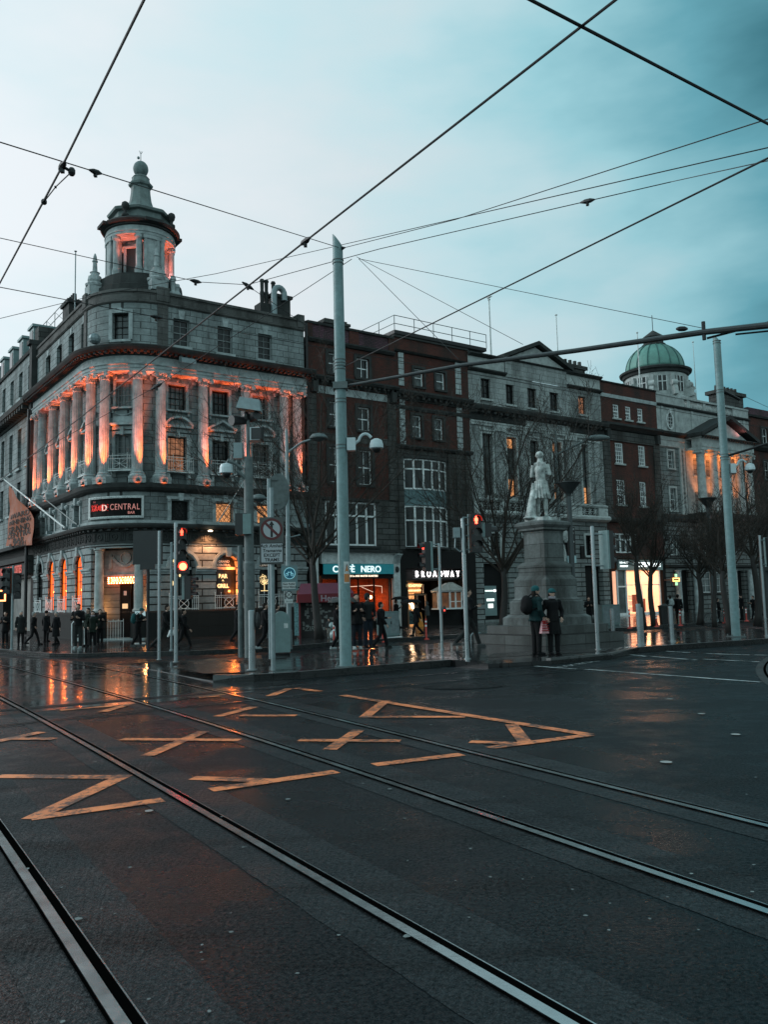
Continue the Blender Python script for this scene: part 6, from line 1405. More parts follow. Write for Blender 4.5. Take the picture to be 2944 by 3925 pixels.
def head(parent,c,ang,n=3,lit=None,man=False,sz=.2,board=False,off=.22,lens=None):
    """signal head: cabinet, hooded lenses; ang = facing direction"""
    d=Vector((cos(ang),sin(ang),0)); s=Vector((-d.y,d.x,0)); h=n*sz*1.45
    b=MB(); b.obox((c[0],c[1]),ang,.09,sz*.62,c[2]-h/2,c[2]+h/2); hd=b.build('signal_head',BLACKP,parent)
    b=MB(); b.obox((c[0]-d.x*.12,c[1]-d.y*.12),ang,.035,sz*.66,c[2]-h/2-.01,c[2]+h/2+.01); b.build('back_cover',GREYP,hd)
    for i in range(n):
        z=c[2]+h/2-sz*.72-i*sz*1.42; f=Vector((c[0],c[1],z))+d*.092
        b=MB(); k=12; v=[]
        for j in range(k+1):
            a=-.25+(PI+.5)*j/k
            for o_,r in ((0,sz*.5),(.16,sz*.52)): v.append(f+s*r*cos(a)+Vector((0,0,r*sin(a)))+d*(o_*(1 if 1 else 0)))
        b.add(v,[(2*j,2*j+1,2*j+3,2*j+2) for j in range(k)]); b.build('hood',BLACKP,hd)
        b=MB(); b.add([f+d*.004+s*sz*.42*cos(2*PI*j/14)+Vector((0,0,sz*.42*sin(2*PI*j/14))) for j in range(14)],[tuple(range(14))])
        b.build('lens',(plain('dark lens',(.02,.02,.02),.2,0,.1,4,0) if not(lit==i and not man) else (lens or RED)) if 1 else 0,hd)
        if lit==i and man: b=MB(); manfig(b,f.x+d.x*.02,f.y+d.y*.02,z,sz*4.2,d); b.build('red_man',lens or RED,hd)
    b=MB()
    for z in (c[2]-h*.42,c[2]+h*.42): b.tube([(0,0,z),(c[0]-d.x*.1,c[1]-d.y*.1,z)],.018,5)
    b.build('mounting_arm',GALV,hd); return hd
CD=math.atan2(-1,0.0)
s1=post('signal_pole','plain thin steel pole at the left end of the island, left of the red signal','pole',-6.3,23.63,.15,3.55,.045,STEEL)
b=MB(); b.box(-.85,.75,-.06,-.02,2.45,3.45); b.box(-.8,-.3,.1,.14,2.3,2.42)
s2=post('traffic_signal','steel signal pole with a glowing red man low on the left of the island','traffic light',-5.57,22.55,.15,3.67,.052,STEEL)
head(s2,(.13,-.02,3.12),R_(-62),3,0,True,.2,lens=emis('red man lamp',(1,.04,.02),9,(.1,0,0)))
head(s2,(.2,-.05,2.5),R_(-78),1,0,False,.24,lens=emis('bright red lamp',(1,.035,.015),28,(.1,0,0)))
point((-5.35,22.2,2.65),1.5,(1,.05,.03),.06)
head(s2,(.3,.15,1.95),R_(-10),3,None,False,.14)
s3=post('pole','short pale post just left of the red signal pole','pole',-7.22,28.61,.13,3.6,.04,GALV)
s4=thing('traffic_signal','dark back of a traffic signal board between two poles in front of the entrance','traffic light',(-8.1,28.9,.13)); b=MB(); b.box(-.5,.5,-.03,.03,2.9,4.05); b.build('backing_board',BLACKP,s4); b=MB(); b.box(-.25,.25,-.05,.0,2.72,2.9); b.build('small_plate',BLACKP,s4); b=MB(); b.tube([(0,.05,0),(0,.05,2.9)],.05,8); b.build('pole',IRONB,s4)
gp=thing('camera_mast','thick grey mast with cameras and boxes in front of the corner building','mast',(-3.8,23.67,.15))
b=MB(); b.lathe([(.15,0),(.15,2.6),(.135,2.65),(.13,5.6),(.06,5.62),(.055,6.85)],(0,0),18); b.build('pole',GALVD,gp)
b=MB(); b.lathe([(.07,0),(.07,3.1)],(-.28,.15),10); b.lathe([(.072,.9),(.072,1.5)],(-.28,.15),10); b.build('second_pole',GALVD,gp)
b=MB(); b.box(-.34,-.02,-.28,-.05,3.38,3.98); b.build('equipment_box',BLACKP,gp); b=MB(); b.box(-.12,.1,-.31,-.1,3.4,3.96); b.build('equipment_box',GREYP,gp)
b=MB(); b.tube([(-.14,-.1,5.25),(-.35,-.12,5.4),(-.55,-.13,5.5),(-.6,-.13,5.38)],.045,8); b.tube([(-.05,-.05,4.95),(-.3,-.1,5.2)],.05,8); a_=b.build('camera_arm',GALVD,gp)
b=MB(); b.lathe([(.06,5.42),(.16,5.38),(.19,5.3),(.2,5.14),(.17,5.12)],(-.6,-.13),18); b.build('camera_housing',CAMW,a_); b=MB(); b.ell((-.6,-.13,5.12),(.13,.13,.12),14,8); b.build('camera_lens',BLACKP,a_,smooth=True)
b=MB(); b.tube([(-.42,-.3,6.6),(-.1,.05,6.65)],[.15,.1],12); b.tube([(.28,-.2,6.75),(.05,.1,6.7)],[.13,.09],12); b.ell((-.05,0,6.75),(.12,.12,.16),10,6); b.build('pan_tilt_camera',BLACKP,gp)
b=MB(); b.add([(x,y,z) for x,y,z in ((-.2,-.2,7.3),(.35,-.2,7.2),(.35,.1,7.2),(-.2,.1,7.3),(-.3,-.25,6.98),(.4,-.3,6.85),(.4,.15,6.85),(-.3,.15,6.98))],[(0,1,2,3),(7,6,5,4),(0,4,5,1),(1,5,6,2),(2,6,7,3),(3,7,4,0)]); b.build('camera_hood',GALV,gp)
b=MB(); b.box(.1,.38,-.35,.1,6.02,6.38); f_=b.build('flood_unit',CAMW,gp); b=MB(); b.box(.38,.44,-.33,.08,6.04,6.36); b.box(.14,.42,-.37,-.35,6.04,6.36); b.build('flood_lens',BLACKP,f_)
b=MB(); b.box(-.4,-.15,-.12,.08,5.55,6.0); b.build('equipment_box',GALV,gp)
b=MB(); b.tube([(-.42,-.1,5.7),(-.5,-.1,5.3),(-.4,-.1,5.05),(-.15,-.08,5.1)],.018,5); b.build('cable_loop',IRONB,gp)
bo=post('bollard','tall shiny steel bollard before the grey camera mast','bollard',-3.07,19.39,.15,1.33,.075,STEEL,20)
b=MB(); b.ell((.13,0,1.1),(.07,.06,.2),10,7); b.build('push_button',BLACKP,bo)
sp=thing('no_through_sign','square grey board with a barred straight arrow over an EXCEPT TRAMS plate','sign',(-2.55,19.12,.15),R_(4))
b=MB(); b.lathe([(.052,0),(.052,2.6),(.052,4.1)],(0,0),12); b.build('pole',GALV,sp)
GRB=plain('grey sign backing',(.075,.078,.075),.6,0,.1,3,0)
b=MB(); b.box(-.36,.28,-.08,-.06,2.36,3.75) if 0 else b.box(-.27,.27,-.08,-.06,2.36,3.42); sgb=b.build('backing_board',GRB,sp)
def disc(b,x,z,r0,r1,y,n=40):
    if r0==0: b.add([(x+r1*cos(2*PI*i/n),y,z+r1*sin(2*PI*i/n)) for i in range(n)],[tuple(range(n))])
    else: b.add([(x+r*cos(2*PI*i/n),y,z+r*sin(2*PI*i/n)) for i in range(n) for r in (r0,r1)],[(2*i,2*((i+1)%n),2*((i+1)%n)+1,2*i+1) for i in range(n)])
SW_=plain('sign white face',(.36,.38,.4),.5,0,.1,3,0); DRED=plain('dark red sign ring',(.09,.008,.01),.5,0,.1,3,0); INK=plain('black sign ink',(.008,.008,.008),.6,0,.1,3,0)
b=MB(); disc(b,0,3.15,0,.23,-.083); b.k=1; disc(b,0,3.15,.19,.245,-.086)
b.k=2; b.add([(x,-.088,z) for x,z in ((-.025,2.97),(.025,2.97),(.025,3.24),(-.025,3.24))],[(0,1,2,3)]); b.add([(x,-.088,z) for x,z in ((-.06,3.24),(.06,3.24),(0,3.34))],[(0,1,2)])
b.k=1; c45=cos(PI/4); 
b.add([(x,-.091,z+3.15) for x,z in ((-.16,.12),(-.12,.16),(.16,-.12),(.12,-.16))],[(0,1,2,3)])
b.build('prohibition_disc',[SW_,DRED,INK],sgb)
b=MB(); b.box(-.24,.24,-.09,-.081,2.4,2.83); pb=b.build('text_plate',SW_,sgb)
b=MB(); 
for x0,x1,z0,z1 in ((-.25,.25,2.39,2.402),(-.25,.25,2.828,2.84),(-.25,-.24,2.39,2.84),(.24,.25,2.39,2.84)): b.box(x0,x1,-.096,-.08,z0,z1)
b.build('plate_border',INK,sgb)
for i,(tx,sh) in enumerate((('Ach Amhain',.2),('Tramanna',.2),('EXCEPT',0),('TRAMS',0))):
    sign_text('plate_lettering',tx,.105,(lambda z_:(lambda x,y,z:(x,-.092-z,z_+y)))(2.77-.105*i),INK,pb,.001,shear=sh,bold=.002)
rs=thing('round_sign_back','round sign seen from behind above the EXCEPT TRAMS board','sign',(-3.0,22.9,.15),R_(15)); b=MB(); b.lathe([(.055,0),(.055,4.85)],(-.12,0),10); b.build('pole',GALV,rs)
b=MB(); n=28; v=[(.12+.05*q_+.27*cos(2*PI*i/n),.0+.02*q_-.22*cos(2*PI*i/n)*0,4.5+.5*sin(2*PI*i/n)) for q_ in (0,1) for i in range(n)]; b.add(v,[tuple(range(n)),tuple(range(n,2*n))[::-1]]+[(i,(i+1)%n,n+(i+1)%n,n+i) for i in range(n)]); b.box(-.05,.12,-.04,.0,4.15,4.2); b.box(-.05,.12,-.04,0,4.8,4.85); b.build('sign_disc',GALVD,rs)
lp=thing('street_lamp','grey lamp post with domed lantern carrying a blue cycle track sign','street lamp',(-3.11,27.2,.15))
b=MB(); b.lathe([(.1,0),(.1,.6),(.085,.62),(.08,3.6),(.065,3.7),(.055,7.1)],(0,0),14); b.tube([(0,0,6.3),(.5,-.15,6.62),(.85,-.2,6.7)],.035,8); b.tube([(0,0,4.8),(-.4,.05,4.86),(-.8,.05,4.85)],.025,6); b.tube([(0,0,3.55),(.4,-.1,3.62)],.02,6); b.build('pole',GALV,lp)
for x,z,r in ((1.05,6.75,.3),(-.95,4.85,.26)):
    b=MB(); b.lathe([(.05,z+.14),(r*.7,z+.1),(r,z),(r*.97,z-.04),(r*.8,z-.05),(r*.5,z-.1),(.05,z-.13)],(x,-.2 if x>0 else .05),20); b.build('lantern',GALVD,lp)
b=MB(); b.box(-.22,.3,-.12,-.1,1.85,2.65); pl_=b.build('cycle_sign_board',plain('grey cycle sign backing',(.13,.2,.21),.5,0,.1,3,0),lp)
b=MB(); disc(b,.05,2.4,0,.18,-.124); b.k=1; disc(b,.05,2.4,.165,.185,-.127)
for x in (-.04,.13): disc(b,x,2.36,.035,.05,-.128,16)
b.k=1; b.add([(x,-.128,z) for x,z in ((-.04,2.36),(-.02,2.36),(.03,2.46),(.01,2.46))],[(0,1,2,3)]); b.add([(x,-.129,z) for x,z in ((.11,2.36),(.14,2.36),(.1,2.47),(.08,2.47))],[(0,1,2,3)]); b.add([(x,-.13,z) for x,z in ((.0,2.42),(.1,2.42),(.1,2.435),(.0,2.435))],[(0,1,2,3)])
b.build('cycle_disc',[plain('sign blue',(.01,.14,.22),.4,0,.1,3,0),emis('pale blue reflective line',(.3,.8,.9),.25,(.4,.7,.8))],pl_)
b=MB(); b.box(-.19,.24,-.135,-.12,1.9,2.12); tp=b.build('text_plate',WHITE,pl_)
for z_,tx in ((2.06,'Raon Rothar'),(1.96,'CYCLE TRACK')): sign_text('plate_lettering',tx,.075,(lambda zz:(lambda x,y,z:(x+.03,-.137-z,zz+y)))(z_),INK,tp,.001,bold=.002)
b=MB(); disc(b,.02,1.72,0,.11,-.12,24); b.k=1; disc(b,.02,1.72,.09,.11,-.123,24)
for s_ in (-1,1): b.add([(.02+x,-.125,1.72+z*s_) for x,z in ((-.07,-.06),(-.06,-.07),(.07,.06),(.06,.07))],[(0,1,2,3)])
b.build('clearway_disc',[WHITE,INK],lp)
b=MB(); b.box(-.12,.14,-.13,-.12,1.45,1.58); t2=b.build('time_plate',WHITE,lp); sign_text('plate_lettering','7.00-19.00',.05,lambda x,y,z:(x+.01,-.132-z,1.51+y),INK,t2,.001)
for nm,lab,x,y,h,hd in (('traffic_signal','slim signal pole with head facing left, before the arcade',1.6,25.06,3.1,1),('traffic_signal','steel signal pole left of the monument with glowing red man high on its right',1.97,21.16,3.47,2),('traffic_signal','steel signal pole right of the monument with pale backed head',5.75,23.4,3.37,3),('traffic_signal','steel pole with a black signal head at the far right edge',12.49,28.2,3.3,4),('traffic_signal','pale pole with black signal heads at the far left edge',-14.04,31.97,3.1,5)):
    t=post(nm,lab,'traffic light',x,y,.15 if hd<5 else .13,h,.055 if hd in (2,3) else .045,STEEL if hd<5 else GALV)
    if hd==1: head(t,(-.38,-.05,2.72),R_(200),3,0,False,.2,lens=REDD); b=MB(); b.ell((.1,-.05,1.15),(.06,.05,.12),8,6); pb_=b.build('push_button',BLACKP,t); b=MB(); b.box(.08,.12,-.11,-.09,1.12,1.16); b.build('button_lamp',REDD,pb_)
    if hd==2:
        head(t,(.3,-.03,3.1),R_(-78),3,0,True,.22,lens=emis('bright red man',(1,.04,.02),16,(.1,0,0))); b=MB(); b.box(-.25,-.08,-.08,.06,3.0,3.25); b.tube([(-.2,0,3.0),(-.22,-.02,2.75),(-.1,-.02,2.65),(0,-.02,2.7)],.02,5); b.build('junction_box',GALV,t)
        head(t,(.62,.25,3.18),R_(10),1,None,False,.22)
    if hd==3: head(t,(.42,.08,2.72),R_(35),3,1,False,.24,lens=REDD)
    if hd==4: head(t,(.35,.0,2.75),R_(-60),3,None,False,.22)
    if hd==5:
        head(t,(-.2,-.05,2.55),R_(-90),3,None,False,.22); head(t,(.18,-.05,2.35),R_(-60),3,None,False,.22)
for i,(x,y,h,lab) in enumerate(((8.84,33.44,.9,'plain steel bollard just left of the lit pharmacy'),(7.37,24.96,1.18,'left one of the paired steel bollards before the pharmacy'),(7.48,24.91+.25,1.07,'right one of the paired steel bollards before the pharmacy'),(8.78,26.39,1.06,'steel bollard right of the paired bollards'))):
    post('bollard',lab,'bollard',x,y,.15,h,.075,STEEL,18,'steel bollards on the island')
def conelamp(x,y,h,lab,arm=False):
    t=thing('street_lamp',lab,'street lamp',(x,y,.15)); b=MB(); b.lathe([(.12,0),(.12,.9),(.095,.95),(.085,h-.6),(.07,h-.4)],(0,0),14)
    b.build('pole',plain('dark grey lamp paint',(.05,.06,.062),.45,.2,.2,5,.05),t)
    b=MB(); b.lathe([(.07,h-.45),(.1,h-.35),(.38,h-.02),(.42,h),(.42,h+.02),(.2,h+.05),(.02,h+.06)],(0,0),20); b.build('cone_shade',plain('dark lamp shade',(.03,.035,.036),.5,0,.2,5,.05),t); return t
conelamp(6.09,27.68,5.15,'lamp post with upturned cone head beside the monument')
conelamp(14.45,37.62,5.6,'lamp post with upturned cone head among the right hand trees')
la=thing('street_lamp','lamp post with a long leaf shaped arm lantern behind the cone lamp','street lamp',(9.6,41.5,.13))
b=MB(); b.lathe([(.1,0),(.09,5),(.07,9.6)],(-1.0,0),10); b.tube([(-1.0,0,8.4),(.2,0,8.95),(.6,0,9.1)],.06,8); b.build('pole',GALVD,la); b=MB(); b.ell((1.1,0,9.2),(.62,.2,.16),14,8); b.build('lantern',GALVD,la)
# ================= remeshed organic shapes
def blob(name,mb,mat,parent,voxel=.02,sm=3,extra=None):
    me=bpy.data.meshes.new('tmpb'); me.from_pydata(mb.v,[],mb.f); o=bpy.data.objects.new('tmpb',me); COL.objects.link(o)
    r=o.modifiers.new('r','REMESH'); r.mode='VOXEL'; r.voxel_size=voxel; r.use_smooth_shade=True
    s=o.modifiers.new('s','SMOOTH'); s.iterations=sm; s.factor=.5
    bpy.context.view_layer.update(); m2=bpy.data.meshes.new_from_object(o.evaluated_get(bpy.context.evaluated_depsgraph_get()))
    bpy.data.objects.remove(o); bpy.data.meshes.remove(me)
    if extra and extra.v:
        bm=bmesh.new(); bm.from_mesh(m2); m3=bpy.data.meshes.new('x'); m3.from_pydata(extra.v,[],extra.f); bm.from_mesh(m3); bm.to_mesh(m2); bm.free(); bpy.data.meshes.remove(m3)
    m2.name=name; m2.materials.clear(); m2.materials.append(mat); m2.polygons.foreach_set('use_smooth',[True]*len(m2.polygons))
    b=bpy.data.objects.new(name,m2); COL.objects.link(b); b.parent=parent; return b
# ---- statue on its pedestal
UM,VM=-10.0,-17.45
st=thing('monument','white marble statue in a knee length coat on a tall grey granite pedestal with steps','monument',W(UM,VM,.15),ROT)
def sq(b,a,z0,z1,a2=None,sx=1):
    a2=a2 or a; v=[(sx_*q,sy*q,z) for q,z in ((a/2,z0),(a2/2,z1)) for sx_,sy in ((-1,-1),(1,-1),(1,1),(-1,1))]
    b.add(v,[(3,2,1,0),(4,5,6,7)]+[(i,(i+1)%4,4+(i+1)%4,4+i) for i in range(4)])
b=MB(); b.box(-1.78,1.78,-1.62,1.62,0,.3); b.box(-1.42,1.42,-1.32,1.32,.3,.56); b.build('steps',masonry('dark wet granite steps',(.1,.11,.107),(.07,.078,.076),(.015,.015,.015),1.1,.3,.012,rough=.5,stain=.6),st)
b=MB(); sq(b,2.0,.56,.8); sq(b,2.0,.8,.92,1.68); sq(b,1.66,.92,1.3); sq(b,1.66,1.3,1.42,1.44); sq(b,1.42,1.42,2.0); sq(b,1.42,2.0,2.14,1.22)
sq(b,1.2,2.14,2.4); sq(b,1.27,2.4,2.47); sq(b,1.22,2.47,2.52,1.14); sq(b,1.14,2.52,2.58,1.0)
sq(b,.9,2.58,3.52); sq(b,.94,3.52,3.56); sq(b,.92,3.56,3.6,1.12); sq(b,1.12,3.6,3.68); sq(b,1.16,3.68,3.76,1.3); sq(b,1.3,3.76,3.84); sq(b,1.3,3.84,3.9,1.1)
b.v=[v_ for v_ in b.v]; b.build('pedestal',PEDG,st)
b=MB(); FA=R_(28); zB=3.9; K=1.24
def sp_(x,y,z):   # figure frame: x forward, y left, z up
    x*=K*.9;y*=K*.88;z*=K; return (x*cos(FA)-y*sin(FA),x*sin(FA)+y*cos(FA),zB+.1+z)
sq(b,.82,zB,zB+.12)
T=lambda pts,rs,n=10:b.tube([sp_(*p) for p in pts],[r*K*.86 for r in rs],n)
E_=lambda c,r:b.ell(sp_(*c),tuple(q*K*.9 for q in r),14,9)
E_((0.02,0,1.665),(.1,.09,.12)); E_((-.02,0,1.70),(.125,.12,.115)); [E_((-.03+.1*cos(q*.9),.1*sin(q*.9),1.70+.03*sin(q*2.1)),(.035,.035,.035)) for q in range(8)]; E_((.1,0,1.66),(.02,.015,.025)); T([(0,0,1.6),(-.01,0,1.45)],[.075,.11])
T([(-.02,0,1.5),(-.03,0,1.3),(0,0,1.05),(0,0,.9)],[.1,.17,.15,.17],14)
T([(-.02,-.17,1.43),(-.02,.17,1.43)],[.09,.09]); E_((-.02,0,1.36),(.13,.2,.14))
T([(-.02,-.2,1.43),(.0,-.28,1.17),(.17,-.12,1.2),(.2,.05,1.24)],[.078,.07,.055,.045]); T([(-.02,.2,1.43),(.0,.28,1.15),(.2,.1,1.16),(.22,-.05,1.2)],[.078,.07,.055,.045])
for k in range(16):                                        # coat skirt with folds
    a=2*PI*k/16; r0=.15;r1=.235+.035*(k%2); T([(.0+r0*cos(a)*.9,r0*sin(a),1.0),(.0+r1*cos(a)*.85,r1*sin(a),.52 if not 3<k<6 else .5)],[.045,.03],6)
T([(0,0,1.05),(0,0,.56)],[.15,.19],14)
T([(.02,-.1,.6),(.05,-.11,.32),(.0,-.12,.06)],[.085,.068,.05]); T([(.0,.1,.6),(-.02,.11,.32),(.03,.12,.06)],[.085,.068,.05])
for y in (-.12,.12): E_((.07,y,.04),(.13,.05,.045))
T([(-.12,.16,.75),(-.16,.24,.5),(-.18,.28,.2),(-.2,.3,.0)],[.1,.12,.15,.2],12); E_((-.18,.28,.02),(.28,.22,.06)); T([(-.1,.2,.95),(-.14,.26,.6)],[.05,.07])
blob('statue_figure',b,STATUE,st,.013,1)
# ---- trees
def tree(name,label,x,y,z0,H_,sp,seed,fork,group='bare street trees',n1=9,lean=(0,0),r0=.16):
    rt=random.Random(seed); t=thing(name,label,'tree',(x,y,z0),0,group)
    b=MB(); cr=MB(); bd=MB()
    top=fork; P=[]; 
    for i in range(7):
        q=i/6; P.append(Vector((lean[0]*q*q+.08*sin(q*4+seed),lean[1]*q*q+.05*cos(q*3+seed),top*q)))
    b.tube(P,[r0*(1.25 if i==0 else 1-.06*i) for i in range(7)],12)
    def br(p,d,L,r,lv):
        k=5 if lv<3 else 3; pts=[p]; dd=d.copy(); rs=[r]
        for i in range(k):
            dd=(dd+Vector((rt.uniform(-.2,.2),rt.uniform(-.2,.2),rt.uniform(-.02,.22)))*(.8 if lv<3 else .9)).normalized(); pts.append(pts[-1]+dd*L/k); rs.append(r*(1-.75*(i+1)/k))
        (b if lv==0 else cr).tube(pts,[max(q,.006) for q in rs],{0:8,1:6,2:4}.get(lv,3),cap=False)
        if lv>=4:
            if rt.random()<.5:
                e=pts[-1]; s=.03; u_=Vector((rt.uniform(-1,1),rt.uniform(-1,1),rt.uniform(-1,1))).normalized()*s; w_=dd*s*1.4; bd.add([e-u_*.5,e+w_,e+u_*.5],[(0,1,2)])
            return
        nn={0:6,1:6,2:6,3:6 if H_>8 else 5}[lv]
        for j in range(nn):
            f=(j+.8)/(nn+.3)*.95+.05; i=min(int(f*k),k-1); q=pts[i].lerp(pts[i+1],f*k-i)
            az=rt.uniform(0,2*PI); o=dd.orthogonal().normalized(); o=Matrix.Rotation(az,3,dd)@o
            nd=(dd*rt.uniform(.5,.9)+o*rt.uniform(.5,.95)+Vector((0,0,.12))).normalized()
            br(q,nd,L*rt.uniform(.42,.62)*(1.05-.3*f),r*(.5-.2*f),lv+1)
    for j in range(n1):
        a=2*PI*j/n1*1.618*2+rt.uniform(-.3,.3); f=.72+.28*rt.random() if j<n1*.6 else 1
        p=P[-1].lerp(P[-3],(1-f)*1.6); el=rt.uniform(.7,1.25); d=Vector((cos(a)*sp,sin(a)*sp,el)).normalized()
        br(p,d,(H_-top)*rt.uniform(.62,.95)/max(d.z,.55)*.82,r0*.3,1)
    br(P[-1],Vector((0,0,1)),(H_-top)*.9,r0*.5,1)
    b.build('trunk',BARK,t,smooth=True); c=cr.build('crown',TWIG,t); bo_=bd.build('buds',BUD,c); bo_['kind']='stuff'; return t
tree('bare_tree','bare wavering tree in front of the coffee shop house, left of the near mast',-2.7,34.09,.13,10.2,.85,3,3.3,lean=(-.3,0),n1=11,r0=.17)
tree('bare_tree','large spreading bare tree left of the statue',4.93,35.82,.13,9.5,.9,5,2.7,n1=12,r0=.17)
tree('bare_tree','bare tree with paired trunk in front of the lit pharmacy, left one',10.3,34.6,.15,5.9,.7,8,3.0,n1=6,r0=.14)
tree('bare_tree','bare tree right of the pair before the lit pharmacy',11.94,38.24,.15,5.2,.85,9,2.5,n1=7,r0=.14)
tree('bare_tree','small bare tree beside the bicycle, left of it',13.98,37.98,.15,5.0,.85,12,2.3,n1=7,r0=.14)
tree('bare_tree','bare tree standing just left of the right mast',12.18,30.59,.15,4.5,.8,14,2.2,n1=7,r0=.13)
tree('bare_tree','bare tree against which the bicycle leans',13.61,35.29,.15,4.7,.8,17,2.4,n1=6,r0=.1)
tree('bare_tree','bare tree right of the right mast',15.2,35.0,.15,6.2,.8,19,2.9,n1=7,r0=.15)
tree('bare_tree','bare tree at the far right edge',19.3,42.5,.15,7.4,.8,23,3.2,n1=6,r0=.16)
# ================= people
SKIN=plain('skin',(.42,.26,.2),.5,0,.1,6,.02)
CM={}
def cloth(k):
    C={'black':(.006,.006,.007),'navy':(.008,.011,.016),'grey':(.06,.065,.065),'dgrey':(.018,.02,.02),'green':(.012,.02,.015),'teal':(.015,.075,.08),'blue':(.012,.02,.035),'brown':(.03,.02,.014),'white':(.33,.37,.37),'cream':(.3,.28,.25),'red':(.3,.02,.02),'pink':(.5,.2,.25),'orange':(.8,.3,.04),'hair':(.012,.009,.007),'greyhair':(.25,.26,.26),'tealhat':(.015,.085,.092),'dteal':(.008,.028,.03),'jean':(.02,.028,.04),'lilac':(.3,.27,.3)}
    if k not in CM: CM[k]=plain(k+' fabric',C[k],.85,0,.35,7,.3,.2)
    return CM[k]
def person(idx,label,face,top='black',legs='black',hair='hair',shoes='black',stride=0,arms='down',coat=0,hat=None,hood=False,lean=0,bag=None,pack=None,scarf=None,vox=.022,group=None,umb=None,headturn=0,sit=0):
    x,y,z,h=PEOPLE[idx]; h=min(h,1.79 if idx>20 else 1.72); k=h/1.8; rt=random.Random(idx)
    t=thing('person',label,'person',(x,y,z),face,group); t.scale=(k,k,k)
    V=Vector; s=stride
    hip=V((0,0,.93-.04*abs(s))); ch=V((.05*lean*3,0,1.42)); nk=V((.08*lean*3,0,1.52)); hd=V((.11*lean*3+.02,0,1.66))
    kn={};an={}
    for sg,ph in ((1,s),(-1,-s)):
        kn[sg]=V((.32*ph+(.08 if ph<0 else .02),sg*.1,.5)); an[sg]=V((.55*ph-(.12 if ph<0 else 0),sg*.1,.09+(.07 if ph<-.4 else 0)))
    sh={1:ch+V((0,.19,0)),-1:ch+V((0,-.19,0))}; el={};wr={}
    for sg in (1,-1):
        sw=-s*sg*.28
        if arms=='down' : el[sg]=sh[sg]+V((sw*.5-.02,sg*.06,-.28)); wr[sg]=el[sg]+V((sw+.05,sg*.0,-.25))
        elif arms=='phone': el[sg]=sh[sg]+V((.04,sg*.07,-.27)); wr[sg]=el[sg]+V((.22,-sg*.12,.07))
        elif arms=='pocket': el[sg]=sh[sg]+V((-.06,sg*.1,-.26)); wr[sg]=el[sg]+V((.14,-sg*.07,-.17))
        elif arms=='hold': 
            if sg==1: el[sg]=sh[sg]+V((.06,.06,-.27)); wr[sg]=el[sg]+V((.24,-.03,.0))
            else: el[sg]=sh[sg]+V((sw*.5-.02,-.06,-.28)); wr[sg]=el[sg]+V((sw+.05,0,-.25))
        elif arms=='umb':
            if sg==-1: el[sg]=sh[sg]+V((.06,-.05,-.25)); wr[sg]=el[sg]+V((.18,.08,.14))
            else: el[sg]=sh[sg]+V((sw*.5,.06,-.28)); wr[sg]=el[sg]+V((sw+.05,0,-.25))
    # one continuous body
    b=MB(); R3=Matrix.Rotation(headturn,3,'Z'); H_=lambda v:hd+R3@V(v)
    b.ell(hd,(.085,.073,.108),14,9,R3); b.ell(H_((-.015,0,.03)),(.098,.08,.085),14,8,R3); b.ell(H_((.035,0,-.06)),(.05,.045,.045),10,7,R3)
    b.tube([H_((.075,0,.02)),H_((.105,0,-.022)),H_((.085,0,-.035))],[.012,.019,.012],6); b.ell(H_((.078,0,-.058)),(.018,.028,.012),8,5,R3)
    for sg in (1,-1): b.ell(H_((-.005,sg*.078,-.005)),(.02,.014,.032),8,5,R3)
    b.tube([hd-V((0,0,.06)),nk,ch],[.05,.055,.075],10); b.tube([ch,ch.lerp(hip,.5),hip],[.14,.125,.145],12); b.tube([sh[1],sh[-1]],[.055,.055],8)
    for sg in (1,-1):
        b.tube([hip+V((0,sg*.08,0)),kn[sg],an[sg]],[.085,.058,.042],8); b.ell(an[sg]+V((.07,0,-.045)),(.12,.042,.035),10,6)
        b.tube([sh[sg],el[sg],wr[sg]],[.05,.04,.028],8); d=(wr[sg]-el[sg]).normalized(); b.ell(wr[sg]+d*.045,(.03,.03,.03),8,5); b.tube([wr[sg],wr[sg]+d*.08],[.026,.034],8)
    fg=MB()
    for sg in (1,-1):
        d=(wr[sg]-el[sg]).normalized(); sd=d.orthogonal().normalized(); up_=d.cross(sd)
        base=wr[sg]+d*.075
        for q,L in enumerate((.068,.078,.072,.056)):
            o_=base+sd*(-.027+.018*q); cv=up_*.03*(1.1 if arms in('phone','hold','umb') or bag else .6)
            fg.tube([o_-d*.02,o_+d*L*.5,o_+d*L*.8+cv,o_+d*L*.85+cv*1.7],[.0095,.009,.008,.006],6)
        fg.tube([wr[sg]+d*.03+sd*-.028,wr[sg]+d*.06+sd*-.05+up_*.01,wr[sg]+d*.09+sd*-.052+up_*.02],[.012,.01,.008],6)
    blob('body',b,SKIN,t,vox*.8,2,fg)
    if vox<.02:
        e=MB()
        for sg in (1,-1): e.ell(H_((.078,sg*.03,.012)),(.008,.012,.008),8,5)
        e.build('eyes',IRONB,t)
    b=MB()                                                  # jacket or coat
    b.tube([nk+V((-.01,0,.0)),ch,ch.lerp(hip,.5)+V((0,0,0)),hip+V((0,0,-.02))],[.075,.175,.155,.175],14); b.ell(ch+V((-.01,0,-.06)),(.135,.215,.16),14,8)
    for sg in (1,-1):
        b.ell(sh[sg],(.088,.075,.085),10,6)
        b.tube([sh[sg]+V((0,-sg*.03,0)),el[sg],wr[sg]+(el[sg]-wr[sg])*.06],[.082,.064,.05],9)
